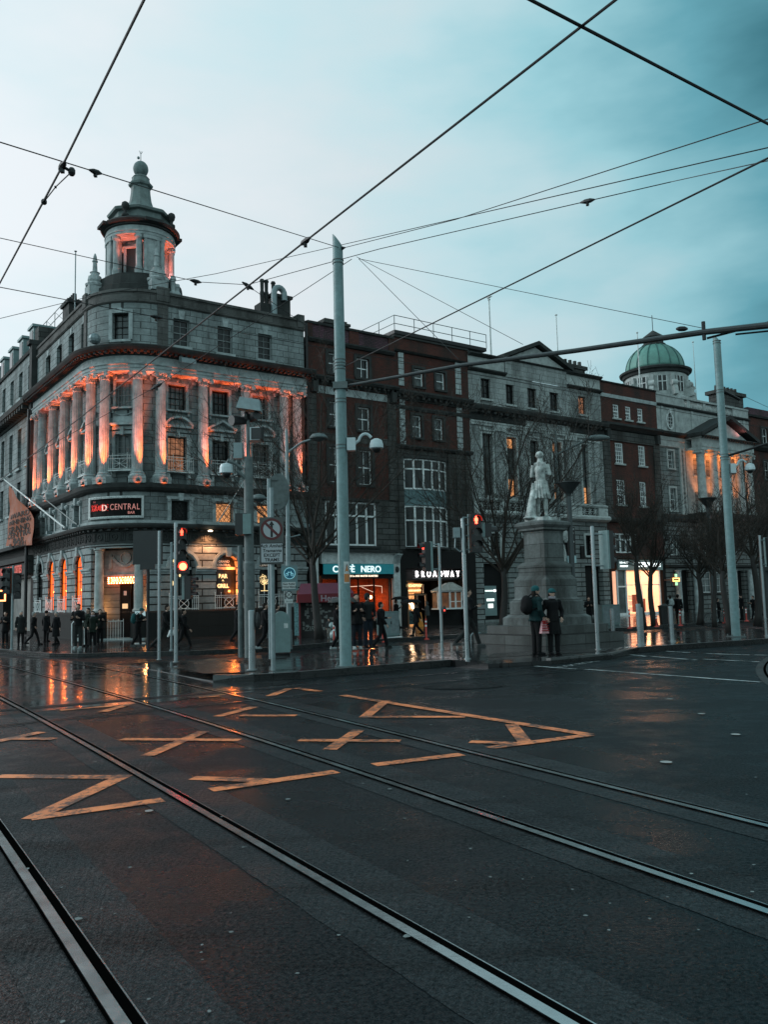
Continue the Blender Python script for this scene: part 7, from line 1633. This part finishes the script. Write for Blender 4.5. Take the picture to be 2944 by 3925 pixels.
    if coat:
        zb=hip.z-coat; n=14
        for q in range(n):
            a=2*PI*q/n; b.tube([hip+V((.1*cos(a),.12*sin(a),.05)),V((hip.x+(.15+.02*(q%2))*cos(a)+.05*s,(.19+.015*(q%2))*sin(a),zb))],[.055,.03],6)
        b.tube([hip,V((hip.x,0,zb+.02))],[.15,.16],12)
    if hood: b.ell(hd+V((-.02,0,.01)),(.115,.105,.135),14,9); 
    jk=blob('coat' if coat else 'jacket',b,cloth(top),t,vox,2)
    b=MB()
    for sg in (1,-1): b.tube([hip+V((0,sg*.075,.02)),kn[sg],an[sg]+V((0,0,.0))],[.105,.078,.065],9)
    b.ell(hip,(.13,.165,.11),12,7); blob('trousers',b,cloth(legs),t,vox,2)
    for sg in (1,-1):
        b=MB(); b.ell(an[sg]+V((.06,0,-.045)),(.145,.052,.045),12,7); b.tube([an[sg]+V((0,0,.03)),an[sg]+V((0,0,-.03))],[.055,.058],8); b.box(an[sg].x-.08,an[sg].x+.2,an[sg].y-.045,an[sg].y+.045,an[sg].z-.09,an[sg].z-.065); b.build('shoe',cloth(shoes),t,smooth=False)
    b=MB()
    if hat:
        b.ell(hd+R3@V((-.01,0,.055)),(.112,.098,.088),14,8,R3)
        if hat.endswith('cap'): b.ell(hd+R3@V((.1,0,.045)),(.09,.075,.014),12,5,R3)
        else: b.ell(hd+R3@V((-.015,0,.02)),(.11,.097,.05),14,7,R3)
        b.build('hat',cloth({'cap':'tealhat','tcap':'tealhat'}.get(hat,hat.replace('_cap',''))),t,smooth=True)
    elif not hood or vox<.02:
        b.ell(H_((-.028,0,.045)),(.098,.09,.085),14,8,R3); b.ell(H_((-.06,0,-.02)),(.065,.08,.09),12,8,R3); b.build('hair',cloth(hair),t,smooth=True)
    if hat and vox<.02 and hair=='hair': 
        b=MB(); b.ell(H_((-.05,0,-.06)),(.06,.09,.12),12,8,R3); b.build('hair',cloth('hair'),t,smooth=True)
    if scarf: b=MB(); b.lathe([(.07,1.5),(.1,1.52),(.1,1.57),(.07,1.59)],(nk.x,0),14); b.build('scarf',cloth(scarf),t,smooth=True)
    if pack:
        g=thing('backpack',pack[1],'backpack',(x,y,z),face); g.scale=(k,k,k); b=MB(); b.ell(ch+V((-.27,0,-.12)),(.14,.18,.26),14,9); b.ell(ch+V((-.36,0,-.2)),(.07,.13,.13),12,7); blob('bag',b,cloth(pack[0]),g,.025,2)
        b=MB()
        for sg in (1,-1): b.tube([ch+V((-.2,sg*.1,.05)),ch+V((-.02,sg*.13,.16)),ch+V((.15,sg*.12,.0)),ch+V((-.05,sg*.16,-.2)),ch+V((-.2,sg*.12,-.25))],.02,5)
        b.build('strap',cloth(pack[0]),g)
    if bag:
        c_,lab_,w_,h_=bag; q=wr[-1]+V((0,0,-.06)); g=thing('carrier_bag',lab_,'bag',t.matrix_basis@q if 0 else (x+(q.x*cos(face)-q.y*sin(face))*k,y+(q.x*sin(face)+q.y*cos(face))*k,z+q.z*k),face); g.scale=(k,k,k)
        if 'red and' in lab_:
            b=MB()
            for q_ in range(5): b.box(-w_*.33-.02*q_*.5,w_*.33+.02*q_*.5,-.078,-.074,-h_+.3-.06*q_,-h_+.325-.06*q_)
            b.box(-w_*.2,w_*.2,-.05,.05,-.12,-.04); b.build('printed_stripes',cloth('red'),g)
        b=MB(); v=[(-w_/2*.5,-.02,-.06),(w_/2*.5,-.02,-.06),(w_/2*.5,.02,-.06),(-w_/2*.5,.02,-.06),(-w_/2,-.07,-h_),(w_/2,-.07,-h_),(w_/2,.07,-h_),(-w_/2,.07,-h_)]
        b.add(v,[(0,1,2,3),(7,6,5,4),(0,4,5,1),(1,5,6,2),(2,6,7,3),(3,7,4,0)]); b.tube([(-.04,0,-.06),(0,0,.01),(.04,0,-.06)],.008,5); b.build('bag_body',c_,g)
        return t,g
    if umb:
        g=thing('umbrella',umb[1],'umbrella',(x,y,z),face); g.scale=(k,k,k); q=wr[-1]; ap=q+V((.02,.05,.62))
        b=MB(); n=8; v=[ap+V((0,0,.06))]; f=[]; m=5
        for j in range(1,m+1):
            for i in range(n*2):
                a=PI*i/n; r=.62*sin(j/m*PI*.5)*(1 if i%2==0 else .96-.03*j/m); v.append(ap+V((r*cos(a),r*sin(a),.06-.22*(1-cos(j/m*PI*.5))+(0 if i%2==0 else .02*j/m))))
        f+=[(0,1+i,1+(i+1)%(2*n)) for i in range(2*n)]
        for j in range(m-1): f+=[(1+j*2*n+i,1+(j+1)*2*n+i,1+(j+1)*2*n+(i+1)%(2*n),1+j*2*n+(i+1)%(2*n)) for i in range(2*n)]
        b.add(v,f); b.build('canopy',cloth(umb[0]),g); b=MB(); b.tube([q+V((0,0,-.1)),ap+V((0,0,.12))],.01,6); b.build('shaft',IRONB,g)
    return t
PR,PL=0.0,PI; TO=-PI/2; AW=PI/2
person(0,'person in a dark coat at the far left edge, arms held in front',TO,'black','black',arms='phone',coat=.25,shoes='grey',hood=False)
person(1,'person in a dark coat with pale grey scarf, second in the left queue',TO+.4,'dgrey','black',hair='greyhair',coat=.3,scarf='grey')
person(2,'grey haired person striding left in a dark jacket, third in the left queue',PR+.3,'black','black',hair='greyhair',stride=.5,arms='pocket')
person(3,'person in a dark beanie and coat walking away, carrying a dark holdall',AW-.4,'black','black',hat='black',coat=.3,bag=(cloth('black'),'dark holdall hanging at the hip of the person in the dark beanie',.34,.3))
person(4,'person in a long black flared coat, walking past the dark plinth',TO-.6,'black','black',hair='greyhair',coat=.5,stride=.2)
person(5,'tall man in black with white trainers standing in front of the bar windows',TO,'black','dgrey',shoes='white',arms='phone',vox=.02)
person(6,'person half hidden behind the tall man in white trainers',TO-.5,'green','black',coat=.1)
person(7,'person in a parka with pale scarf beside the tall man in white trainers',TO+.1,'green','black',scarf='lilac',coat=.2,arms='pocket',shoes='grey')
person(8,'dark clothed person leaning at the left of the bar entrance',TO+.5,'black','black',coat=.15,arms='phone')
person(9,'stooping person in a green woolly hat with teal backpack by the bar door',PR-.2,'black','black',hat='tealhat',lean=.6,arms='phone',pack=('teal','teal backpack on the stooping person by the bar door'),shoes='grey',stride=.2)
person(10,'man in black striding right between the two steel poles, newspapers in hand',PR-.15,'black','dgrey',stride=.75,arms='hold',lean=.3)
person(11,'person in dark clothes striding away just right of the red signal',PR+.2,'black','black',stride=.6,pack=('dgrey','dark backpack on the person right of the red signal'))
person(12,'dark long coated person walking past the plinth left of the camera mast',PR,'black','black',coat=.45,stride=.35)
person(13,'person in black with white soled shoes carrying a printed shop bag',PR+.2,'black','black',shoes='white',stride=.4,bag=(plain('pale teal printed bag',(.03,.05,.05),.5,0,.2,9,0),'dark printed shop bag with pale lettering beside the litter bin',.34,.42))
person(14,'person partly hidden behind the grey litter bin',PR+.5,'dgrey','black',stride=.3)
person(15,'person in pale trousers and white shoes striding in front of the kiosk',PR,'black','grey',shoes='white',stride=.8)
person(16,'person hunched under a tilted grey umbrella left of the near mast',PR,'black','black',shoes='white',arms='umb',umb=('grey','grey umbrella tilted beside the near mast'),stride=.2)
person(17,'hooded person in black holding a phone, first right of the near mast',TO+.3,'black','navy',shoes='white',arms='phone',hair='hair',vox=.02,coat=.15)
person(18,'tall hooded person in dark jacket beside the phone holder near the mast',TO+.5,'dgrey','jean',hood=True,arms='pocket',vox=.02)
person(19,'dark clothed person walking away with a folded umbrella near the grey cabinet',PR+.1,'black','black',stride=.4,arms='hold',shoes='dgrey')
person(20,'person under a black umbrella in front of the white shop pier',PR+.3,'black','black',arms='umb',umb=('black','larger black umbrella in front of the white shop pier'),stride=.4)
person(21,'person under a black umbrella crossing the bright arcade doorway',PL+.4,'black','black',arms='umb',umb=('black','black umbrella in front of the bright arcade doorway'),stride=.5,coat=.2)
person(22,'person in a grey hooded coat at the arcade doorway',PL,'grey','black',hood=True,arms='phone',coat=.15)
person(23,'tall dark person striding right behind the signal pole, pale trainers',PR+.1,'black','dgrey',shoes='grey',stride=.6,arms='phone',vox=.02)
person(24,'person in a teal green jacket and beanie seen side on before the monument',R_(25),'dteal','black',hat='tealhat',arms='pocket',vox=.015,pack=('black','large black backpack on the person in the teal jacket'),lean=.05,headturn=-.3,coat=.05,bag=(plain('red and white patterned bag',(.5,.25,.27),.5,0,.6,30,0),'red and white patterned bag held by the teal jacketed person',.22,.36))
person(25,'person in a long black coat and turquoise cap facing the road before the monument',TO+.15,'black','black',hat='tcap',arms='pocket',vox=.015,coat=.38,headturn=.3,scarf='lilac')
person(26,'person in the dark doorway right of the monument',TO,'black','black',arms='phone')
person(27,'person with a pale rucksack beside the lit pharmacy',AW,'black','black',pack=('white','white rucksack beside the lit pharmacy'))
person(28,'person in a bulky dark coat right of the pale rucksack',AW-.5,'black','black',coat=.2)
person(29,'dark figure walking right of the right mast',PL,'black','black',hat='black',coat=.1)
person(30,'walker in dark clothes, second right of the right mast',PL+.3,'black','black',stride=.4,arms='phone')
person(31,'walker in dark trousers with pale shoes at the right edge',PL,'dgrey','black',stride=.5,shoes='white')
person(32,'dark figure behind the trees left of the right mast',PR,'black','black',stride=.2)
person(33,'small figure in a pale jacket beside the kiosk',TO,'grey','cream',stride=.1,shoes='white')
# ================= street furniture
bn=thing('litter_bin','grey green litter bin with a round side opening','bin',(-3.2,25.85,.15),R_(8))
b=MB(); prof=[(-.26,0),(.26,0),(.26,.92)]+[(.26*cos(t),.92+.26*sin(t)*1.15) for t in [PI*i/12 for i in range(1,12)]]+[(-.26,.92)]
n=len(prof); v=[(x_,y_,z_) for y_ in (-.26,.26) for x_,z_ in prof]; b.add(v,[tuple(range(n)),tuple(range(n,2*n))[::-1]]+[(i,(i+1)%n,n+(i+1)%n,n+i) for i in range(n)])
b.build('bin_body',GREYP,bn); b=MB(); b.tube([(-.31,0,.93),(-.2,0,.93)],[.2,.2],18); b.build('opening_rim',GALV,bn); b=MB(); b.tube([(-.318,0,.93),(-.31,0,.93)],[.165,.165],18); b.build('opening',BLACKP,bn)
b=MB(); b.box(.08,.2,-.268,-.262,.72,.86); b.build('label',WHITE,bn)
ki=thing('news_kiosk','newspaper kiosk with a dark red awning, racks of papers and sprayed lettering','kiosk',(-2.6,36.0,.13),ROT-.45)
AWN=plain('dark red awning cloth',(.17,.012,.02),.7,0,.25,3,.1); AWP=plain('plum awning top',(.16,.04,.07),.75,0,.25,3,.1)
b=MB(); b.box(-1.1,1.1,.0,1.2,0,2.0); b.box(-1.1,-1.02,-.35,0,0,1.9); b.build('kiosk_body',plain('dark kiosk paint',(.025,.02,.02),.6,0,.4,5,.1),ki)
b=MB(); b.box(-1.2,1.15,-.75,-.72,1.45,1.8); b.add([(-1.2,-.75,1.8),(1.15,-.75,1.8),(.95,.1,2.25),(-1.0,.1,2.25)],[]); b.add([(-1.2,-.75,1.8),(-1.0,.1,2.25),(-1.2,.1,1.45),(-1.2,-.75,1.45)],[(0,1,2,3)]); b.add([(1.15,-.75,1.8),(.95,.1,2.25),(1.15,.1,1.45),(1.15,-.75,1.45)],[(3,2,1,0)]); aw_=b.build('awning',AWN,ki)
b=MB(); b.add([(-1.2,-.75,1.8),(1.15,-.75,1.8),(.95,.1,2.25),(-1.0,.1,2.25)],[(0,1,2,3)]); b.build('awning_top',AWP,aw_)
sign_text('awning_lettering','Herald',.36,lambda x_,y_,z_:(x_+.25,-.757-z_,1.6+y_),plain('pale awning letters',(.35,.28,.32),.6,0,.2,5,0),aw_,.001,bold=.006)
b=MB(); rt=random.Random(8)
for i in range(60):
    x_=rt.uniform(-.98,.95); z_=rt.uniform(.15,1.35); w_=rt.uniform(.06,.13); b.box(x_,x_+w_,-.02-.002*(i%7)-.004,-.004,z_,z_+rt.uniform(.05,.16))
b.build('newspapers',emis('printed covers',(.5,.55,.55),.0,(.2,.21,.2)),ki)
b=MB(); b.box(-1.32,-1.14,-.5,-.46,.1,1.45); b.build('side_poster',plain('pale teal poster',(.15,.3,.32),.6,0,.8,14,0),ki); b=MB(); b.box(-1.13,-1.06,-.5,-.44,0,1.45); b.build('red_post',AWN,ki)
sign_text('sprayed_lettering','ZIRO',.28,lambda x_,y_,z_:(x_-.55,-.03-z_,.35+y_),plain('grey spray paint',(.3,.32,.3),.8,0,.3,5,0),ki,.002,shear=.2)
b=MB(); b.box(.72,1.05,-.04,-.03,.95,1.25); b.build('lit_orange_sign',emis('orange lit notice',(1,.28,.02),1.6,(.3,.1,0),.5,9),ki)
for lab,x_,y_,h_,w_,d_,tx in (('pale grey utility cabinet beside the walkers near the mast',.05,35.04,.98,.42,.2,0),('grey utility cabinet left of the lit pharmacy',10.7,41.11,.95,.5,.22,0)):
    g=thing('utility_cabinet',lab,'cabinet',(x_,y_,.13),ROT*.6); b=MB(); b.box(-w_,w_,-d_,d_,.05,h_); b.box(-w_-.02,w_+.02,-d_-.02,d_+.02,h_,h_+.03); b.box(-w_+.03,w_-.03,-d_+.03,d_-.03,0,.05); b.build('cabinet_body',GREYP,g)
    for sx in (-1,1): b=MB(); b.box(min(sx*w_*.05,sx*w_*.93),max(sx*w_*.05,sx*w_*.93),-d_-.012,-d_-.002,.12,h_-.05); b.build('door',GALV,g); 
    b=MB(); b.box(.04,.08,-d_-.03,-d_-.012,h_*.5,h_*.62); b.build('handle',IRONB,g)
g=thing('cafe_barrier','grey canvas windbreak printed with the coffee shop name','barrier',(1.03,46.6,.13),ROT); b=MB(); b.box(-.6,.6,-.01,.01,.08,.8); cv=b.build('canvas',plain('dark teal canvas',(.04,.09,.09),.7,0,.2,4,.1),g)
b=MB(); 
for x_ in (-.62,.62): b.tube([(x_,0,0),(x_,0,.85)],.02,6)
b.tube([(-.62,0,.82),(.62,0,.82)],.015,6); b.build('frame',GALV,g); sign_text('barrier_lettering','NERO',.3,lambda x_,y_,z_:(x_+.1,-.012-z_,.4+y_),IRONB,cv,.001,bold=.01)
g=thing('wet_floor_sign','orange folding caution board in the arcade doorway','sign',(1.75,45.6,.13),ROT); b=MB()
for sy in (-1,1): b.add([(-.16,sy*.16,0),(.16,sy*.16,0),(.12,sy*.01,.75),(-.12,sy*.01,.75),(-.16,sy*.175,0),(.16,sy*.175,0),(.12,sy*.025,.75),(-.12,sy*.025,.75)],[(0,1,2,3),(7,6,5,4),(0,4,5,1),(1,5,6,2),(2,6,7,3),(3,7,4,0)])
b.build('board',plain('orange plastic',(.8,.28,.03),.4,0,.15,5,0),g)
dlab=['by the kiosk, left of the near mast','beside the utility cabinet','in front of the ticket booth','left of the lit pharmacy trees','behind the pharmacy tree','right of the pharmacy','behind the bicycle','right of the right mast']
for i,(x_,y_,z_,h_) in enumerate(DELIN):
    g=thing('lane_delineator','thin red and white lane post '+dlab[i],'lane post',(x_,y_,z_),0,'red and white lane posts'); b=MB(); b.lathe([(.12,0),(.11,.03),(.045,.06),(.035,.1),(.032,h_)],(0,0),10); b.build('post',plain('red plastic post',(.5,.05,.035),.5,0,.2,5,0),g)
    b=MB()
    for q in (.62,.82): b.lathe([(.036,h_*q),(.036,h_*q+.07)],(0,0),10)
    b.build('white_band',WHITE2,g)
g=thing('a_board','small black pavement board with white lettering and rounded frame by the bar windows','sign',(-12.0,33.2,.13),R_(-8))
b=MB(); b.tube([(-.26,0,0),(-.26,-.02,.85),(-.2,-.02,.93),(.2,-.02,.93),(.26,-.02,.85),(.26,0,0)],.022,7); b.build('frame',WHITE2,g); b=MB(); b.box(-.24,.24,-.01,.01,.1,.9); bd_=b.build('board',IRONB,g)
for k_,z_ in enumerate((.8,.68,.58,.5,.42)): sign_text('board_lettering',('OPEN','LUNCH','DINNER','MUSIC','DRINKS')[k_],.09,(lambda zz:(lambda x_,y_,q_:(x_,-.013-q_,zz+y_)))(z_),WHITE,bd_,.001)
b=MB(); b.ell((0,-.012,.25),(.15,.004,.07),16,4); b.build('oval_badge',WHITE,bd_)
g=thing('menu_stand','white framed menu stand at the bar entrance','sign',(-9.8,33.9,.13),R_(20)); b=MB(); b.tube([(0,0,0),(0,0,1.15)],.025,6); b.box(-.2,.2,-.15,.15,0,.03); b.build('stand',WHITE,g); b=MB(); b.add([(-.2,-.14,1.1),(.2,-.14,1.1),(.2,.1,1.28),(-.2,.1,1.28),(-.2,-.14,1.08),(.2,-.14,1.08),(.2,.1,1.26),(-.2,.1,1.26)],[(0,1,2,3),(7,6,5,4),(0,4,5,1),(1,5,6,2),(2,6,7,3),(3,7,4,0)]); b.build('menu',WHITE2,g)
g=thing('barrier','white metal queue barrier left of the bar door','barrier',(-10.9,34.3,.13),R_(10)); b=MB()
for z_ in (.15,.9): b.tube([(-.3,0,z_),(.3,0,z_)],.018,6)
for k_ in range(7): b.tube([(-.3+.1*k_,0,0 if k_ in (0,6) else .15),(-.3+.1*k_,0,.98 if k_%2==0 else .9)],.012,5)
b.build('railing',WHITE,g)
g=thing('bin','dark grey waste bin beside the lit pharmacy','bin',(13.22,40.56,.13),ROT); b=MB(); b.lathe([(.24,0),(.28,.8),(.3,.82),(.3,.88),(.1,.92)],(0,0),14); b.build('bin_body',BLACKP,g); b=MB(); b.lathe([(.1,.92),(.11,.93),(.11,.95),(.05,.96)],(0,0),14); b.build('lid',GALVD,g)
g=thing('hoop_stand','low grey hoop at the foot of the monument steps','bollard',(2.93,28.01,.15),R_(20)); b=MB(); b.tube([(-.2,0,0),(-.2,0,.25),(-.14,0,.32),(.14,0,.32),(.2,0,.25),(.2,0,0)],.025,7); b.build('hoop',GALV,g)
# bicycle
bk=thing('bicycle','dark bicycle with pale saddle leaning at a bare tree near the right mast','bicycle',(14.15,36.3,.15),R_(12)); bk.scale=(.85,.85,.85)
for x_ in (-.55,.55):
    b=MB(); n=28
    b.tube([(x_+.33*cos(2*PI*i/n),0,.34+.33*sin(2*PI*i/n)) for i in range(n+1)],.022,6,cap=False); w_=b.build('tyre',BLACKP,bk)
    b=MB()
    for i in range(14): b.tube([(x_,0,.34),(x_+.31*cos(2*PI*i/14),0,.34+.31*sin(2*PI*i/14))],.003,3)
    b.build('spokes',GALV,w_)
b=MB()
for P_ in (((-.55,0,.34),(-.12,0,.3)),((-.12,0,.3),(-.22,0,.8)),((-.22,0,.78),(.38,0,.78)),((-.12,0,.3),(.4,0,.72)),((-.55,0,.34),(-.22,0,.76)),((.55,0,.34),(.38,0,.85))): b.tube(P_,.018,6)
b.build('frame',BLACKP,bk); b=MB(); b.ell((-.24,0,.86),(.15,.07,.035),12,6); b.build('saddle',WHITE,bk); b=MB(); b.tube([(.38,0,.85),(.36,0,.95),(.42,.22,.98)],.014,6); b.tube([(.36,0,.95),(.42,-.22,.98)],.014,6); b.build('handlebar',BLACKP,bk)
b=MB(); b.lathe([(.08,-.01),(.08,.01)],(0,0),12); b.v=[(x_-.12,z_,y_+.3) for x_,y_,z_ in b.v]; b.build('chainring',GALV,bk)
g=thing('rubbish_sacks','pile of pale and clear rubbish sacks beside the kiosk','bag',(-2.05,33.6,.13)); b=MB(); b.ell((0,0,.18),(.22,.2,.2),12,8); b.ell((.12,-.05,.42),(.18,.16,.15),12,8); b.ell((-.1,.02,.55),(.14,.14,.12),12,8); blob('sacks',b,plain('pale teal plastic sack',(.3,.4,.4),.3,0,.5,8,.5),g,.03,1)
g=thing('papers','fallen pale sheet of paper at the foot of the grey cabinet','paper',(.3,33.6,.14),.3); b=MB(); b.add([(-.3,-.12,0),(.3,-.1,.01),(.28,.12,.02),(-.28,.1,.0),(-.3,-.12,.012),(.3,-.1,.022),(.28,.12,.032),(-.28,.1,.012)],[(3,2,1,0),(4,5,6,7),(0,1,5,4),(1,2,6,5),(2,3,7,6),(3,0,4,7)]); b.build('sheet',WHITE2,g)
g=thing('newspapers_in_hand','bundle of pale newspapers held by the man striding between the poles','newspaper',(-7.25,29.2,.85),.4); b=MB(); b.tube([(0,0,0),(-.14,0,-.12),(-.24,.02,-.3)],[.05,.07,.03],6); b.tube([(.02,0,0),(-.06,0,-.16),(-.1,0,-.28)],[.04,.05,.02],6); b.build('paper_bundle',WHITE2,g); g.name='newspaper'
# ---------- camera, light, render settings
H=1.7; pitch=math.atan(185/1829); roll=.0245
fw=Vector((0,cos(pitch),sin(pitch))); up0=Vector((0,-sin(pitch),cos(pitch))); r0=Vector((1,0,0))
rr=r0*cos(roll)-up0*sin(roll); uu=up0*cos(roll)+r0*sin(roll)
cam=bpy.data.cameras.new('camera'); co=bpy.data.objects.new('camera',cam); COL.objects.link(co)
M3=Matrix((rr,uu,-fw)).transposed(); co.matrix_world=Matrix.Translation((0,0,H))@M3.to_4x4()
cam.sensor_fit='HORIZONTAL'; cam.sensor_width=36; cam.lens=1829/1659*36; cam.clip_end=2000; cam.clip_start=.05
SC.camera=co
w=bpy.data.worlds.new('World'); SC.world=w; w.use_nodes=True; t=w.node_tree; bg=t.nodes['Background']
sky=t.nodes.new('ShaderNodeTexSky'); sky.sky_type='NISHITA'; sky.sun_disc=False; sky.sun_elevation=R_(24); sky.sun_rotation=R_(-82); sky.dust_density=2
tc=t.nodes.new('ShaderNodeTexCoord')
def dotn(v):
    d=t.nodes.new('ShaderNodeVectorMath'); d.operation='DOT_PRODUCT'; t.links.new(tc.outputs['Generated'],d.inputs[0]); d.inputs[1].default_value=Vector(v).normalized(); return d.outputs['Value']
d1=dotn((-sin(R_(34)),cos(R_(34)),.30))
n1=t.nodes.new('ShaderNodeTexNoise'); mp=t.nodes.new('ShaderNodeMapping'); mp.inputs['Scale'].default_value=(1.2,1.2,3.2); t.links.new(tc.outputs['Generated'],mp.inputs[0]); t.links.new(mp.outputs[0],n1.inputs['Vector']); n1.inputs['Scale'].default_value=1.9; n1.inputs['Detail'].default_value=6; n1.inputs['Roughness'].default_value=.5
ma=t.nodes.new('ShaderNodeMath'); ma.operation='MULTIPLY_ADD'; t.links.new(n1.outputs['Fac'],ma.inputs[0]); ma.inputs[1].default_value=.72; ma.inputs[2].default_value=-.35
ad=t.nodes.new('ShaderNodeMath'); ad.operation='ADD'; t.links.new(d1,ad.inputs[0]); t.links.new(ma.outputs[0],ad.inputs[1])
cr=t.nodes.new('ShaderNodeValToRGB'); E_=cr.color_ramp.elements
stops=[(0,(.56,.80,.84)),(.25,(.36,.56,.6)),(.42,(.05,.2,.25)),(.56,(.14,.4,.48)),(.69,(.33,.62,.69)),(.80,(.50,.70,.75)),(.91,(.61,.71,.745)),(1.,(.69,.735,.765))]
E_[0].position=0;E_[0].color=rgb(stops[0][1]);E_[1].position=1;E_[1].color=rgb(stops[-1][1])
for p_,c_ in stops[1:-1]:
    e=E_.new(p_); e.color=rgb(c_)
t.links.new(ad.outputs[0],cr.inputs[0])
sc_=t.nodes.new('ShaderNodeVectorMath'); sc_.operation='SCALE'; t.links.new(cr.outputs[0],sc_.inputs[0]); 
dl=dotn((-1,0,0)); m5=t.nodes.new('ShaderNodeMath'); m5.operation='MULTIPLY_ADD'; t.links.new(dl,m5.inputs[0]); m5.inputs[1].default_value=4.*SKYGAIN; m5.inputs[2].default_value=10*SKYGAIN; t.links.new(m5.outputs[0],sc_.inputs['Scale'])
mx=t.nodes.new('ShaderNodeMix'); mx.data_type='RGBA'; mx.inputs[0].default_value=.93; t.links.new(sky.outputs[0],mx.inputs[6]); t.links.new(sc_.outputs[0],mx.inputs[7])
t.links.new(mx.outputs[2],bg.inputs['Color']); bg.inputs['Strength'].default_value=.1
sl=bpy.data.lights.new('sun','SUN'); sl.energy=1.4; sl.angle=R_(35); sl.color=(.97,.97,1); so=bpy.data.objects.new('sun',sl); COL.objects.link(so)
sd=Vector((-sin(R_(82))*cos(R_(24)),cos(R_(82))*cos(R_(24)),sin(R_(24)))); so.rotation_euler=sd.to_track_quat('Z','Y').to_euler(); so.location=sd*50
SC.view_settings.view_transform='Standard'; SC.view_settings.look='None'; SC.view_settings.exposure=EXPO; SC.view_settings.gamma=1
SC.render.engine='CYCLES'; SC.cycles.use_light_tree=True; SC.cycles.max_bounces=6; SC.cycles.sample_clamp_indirect=4
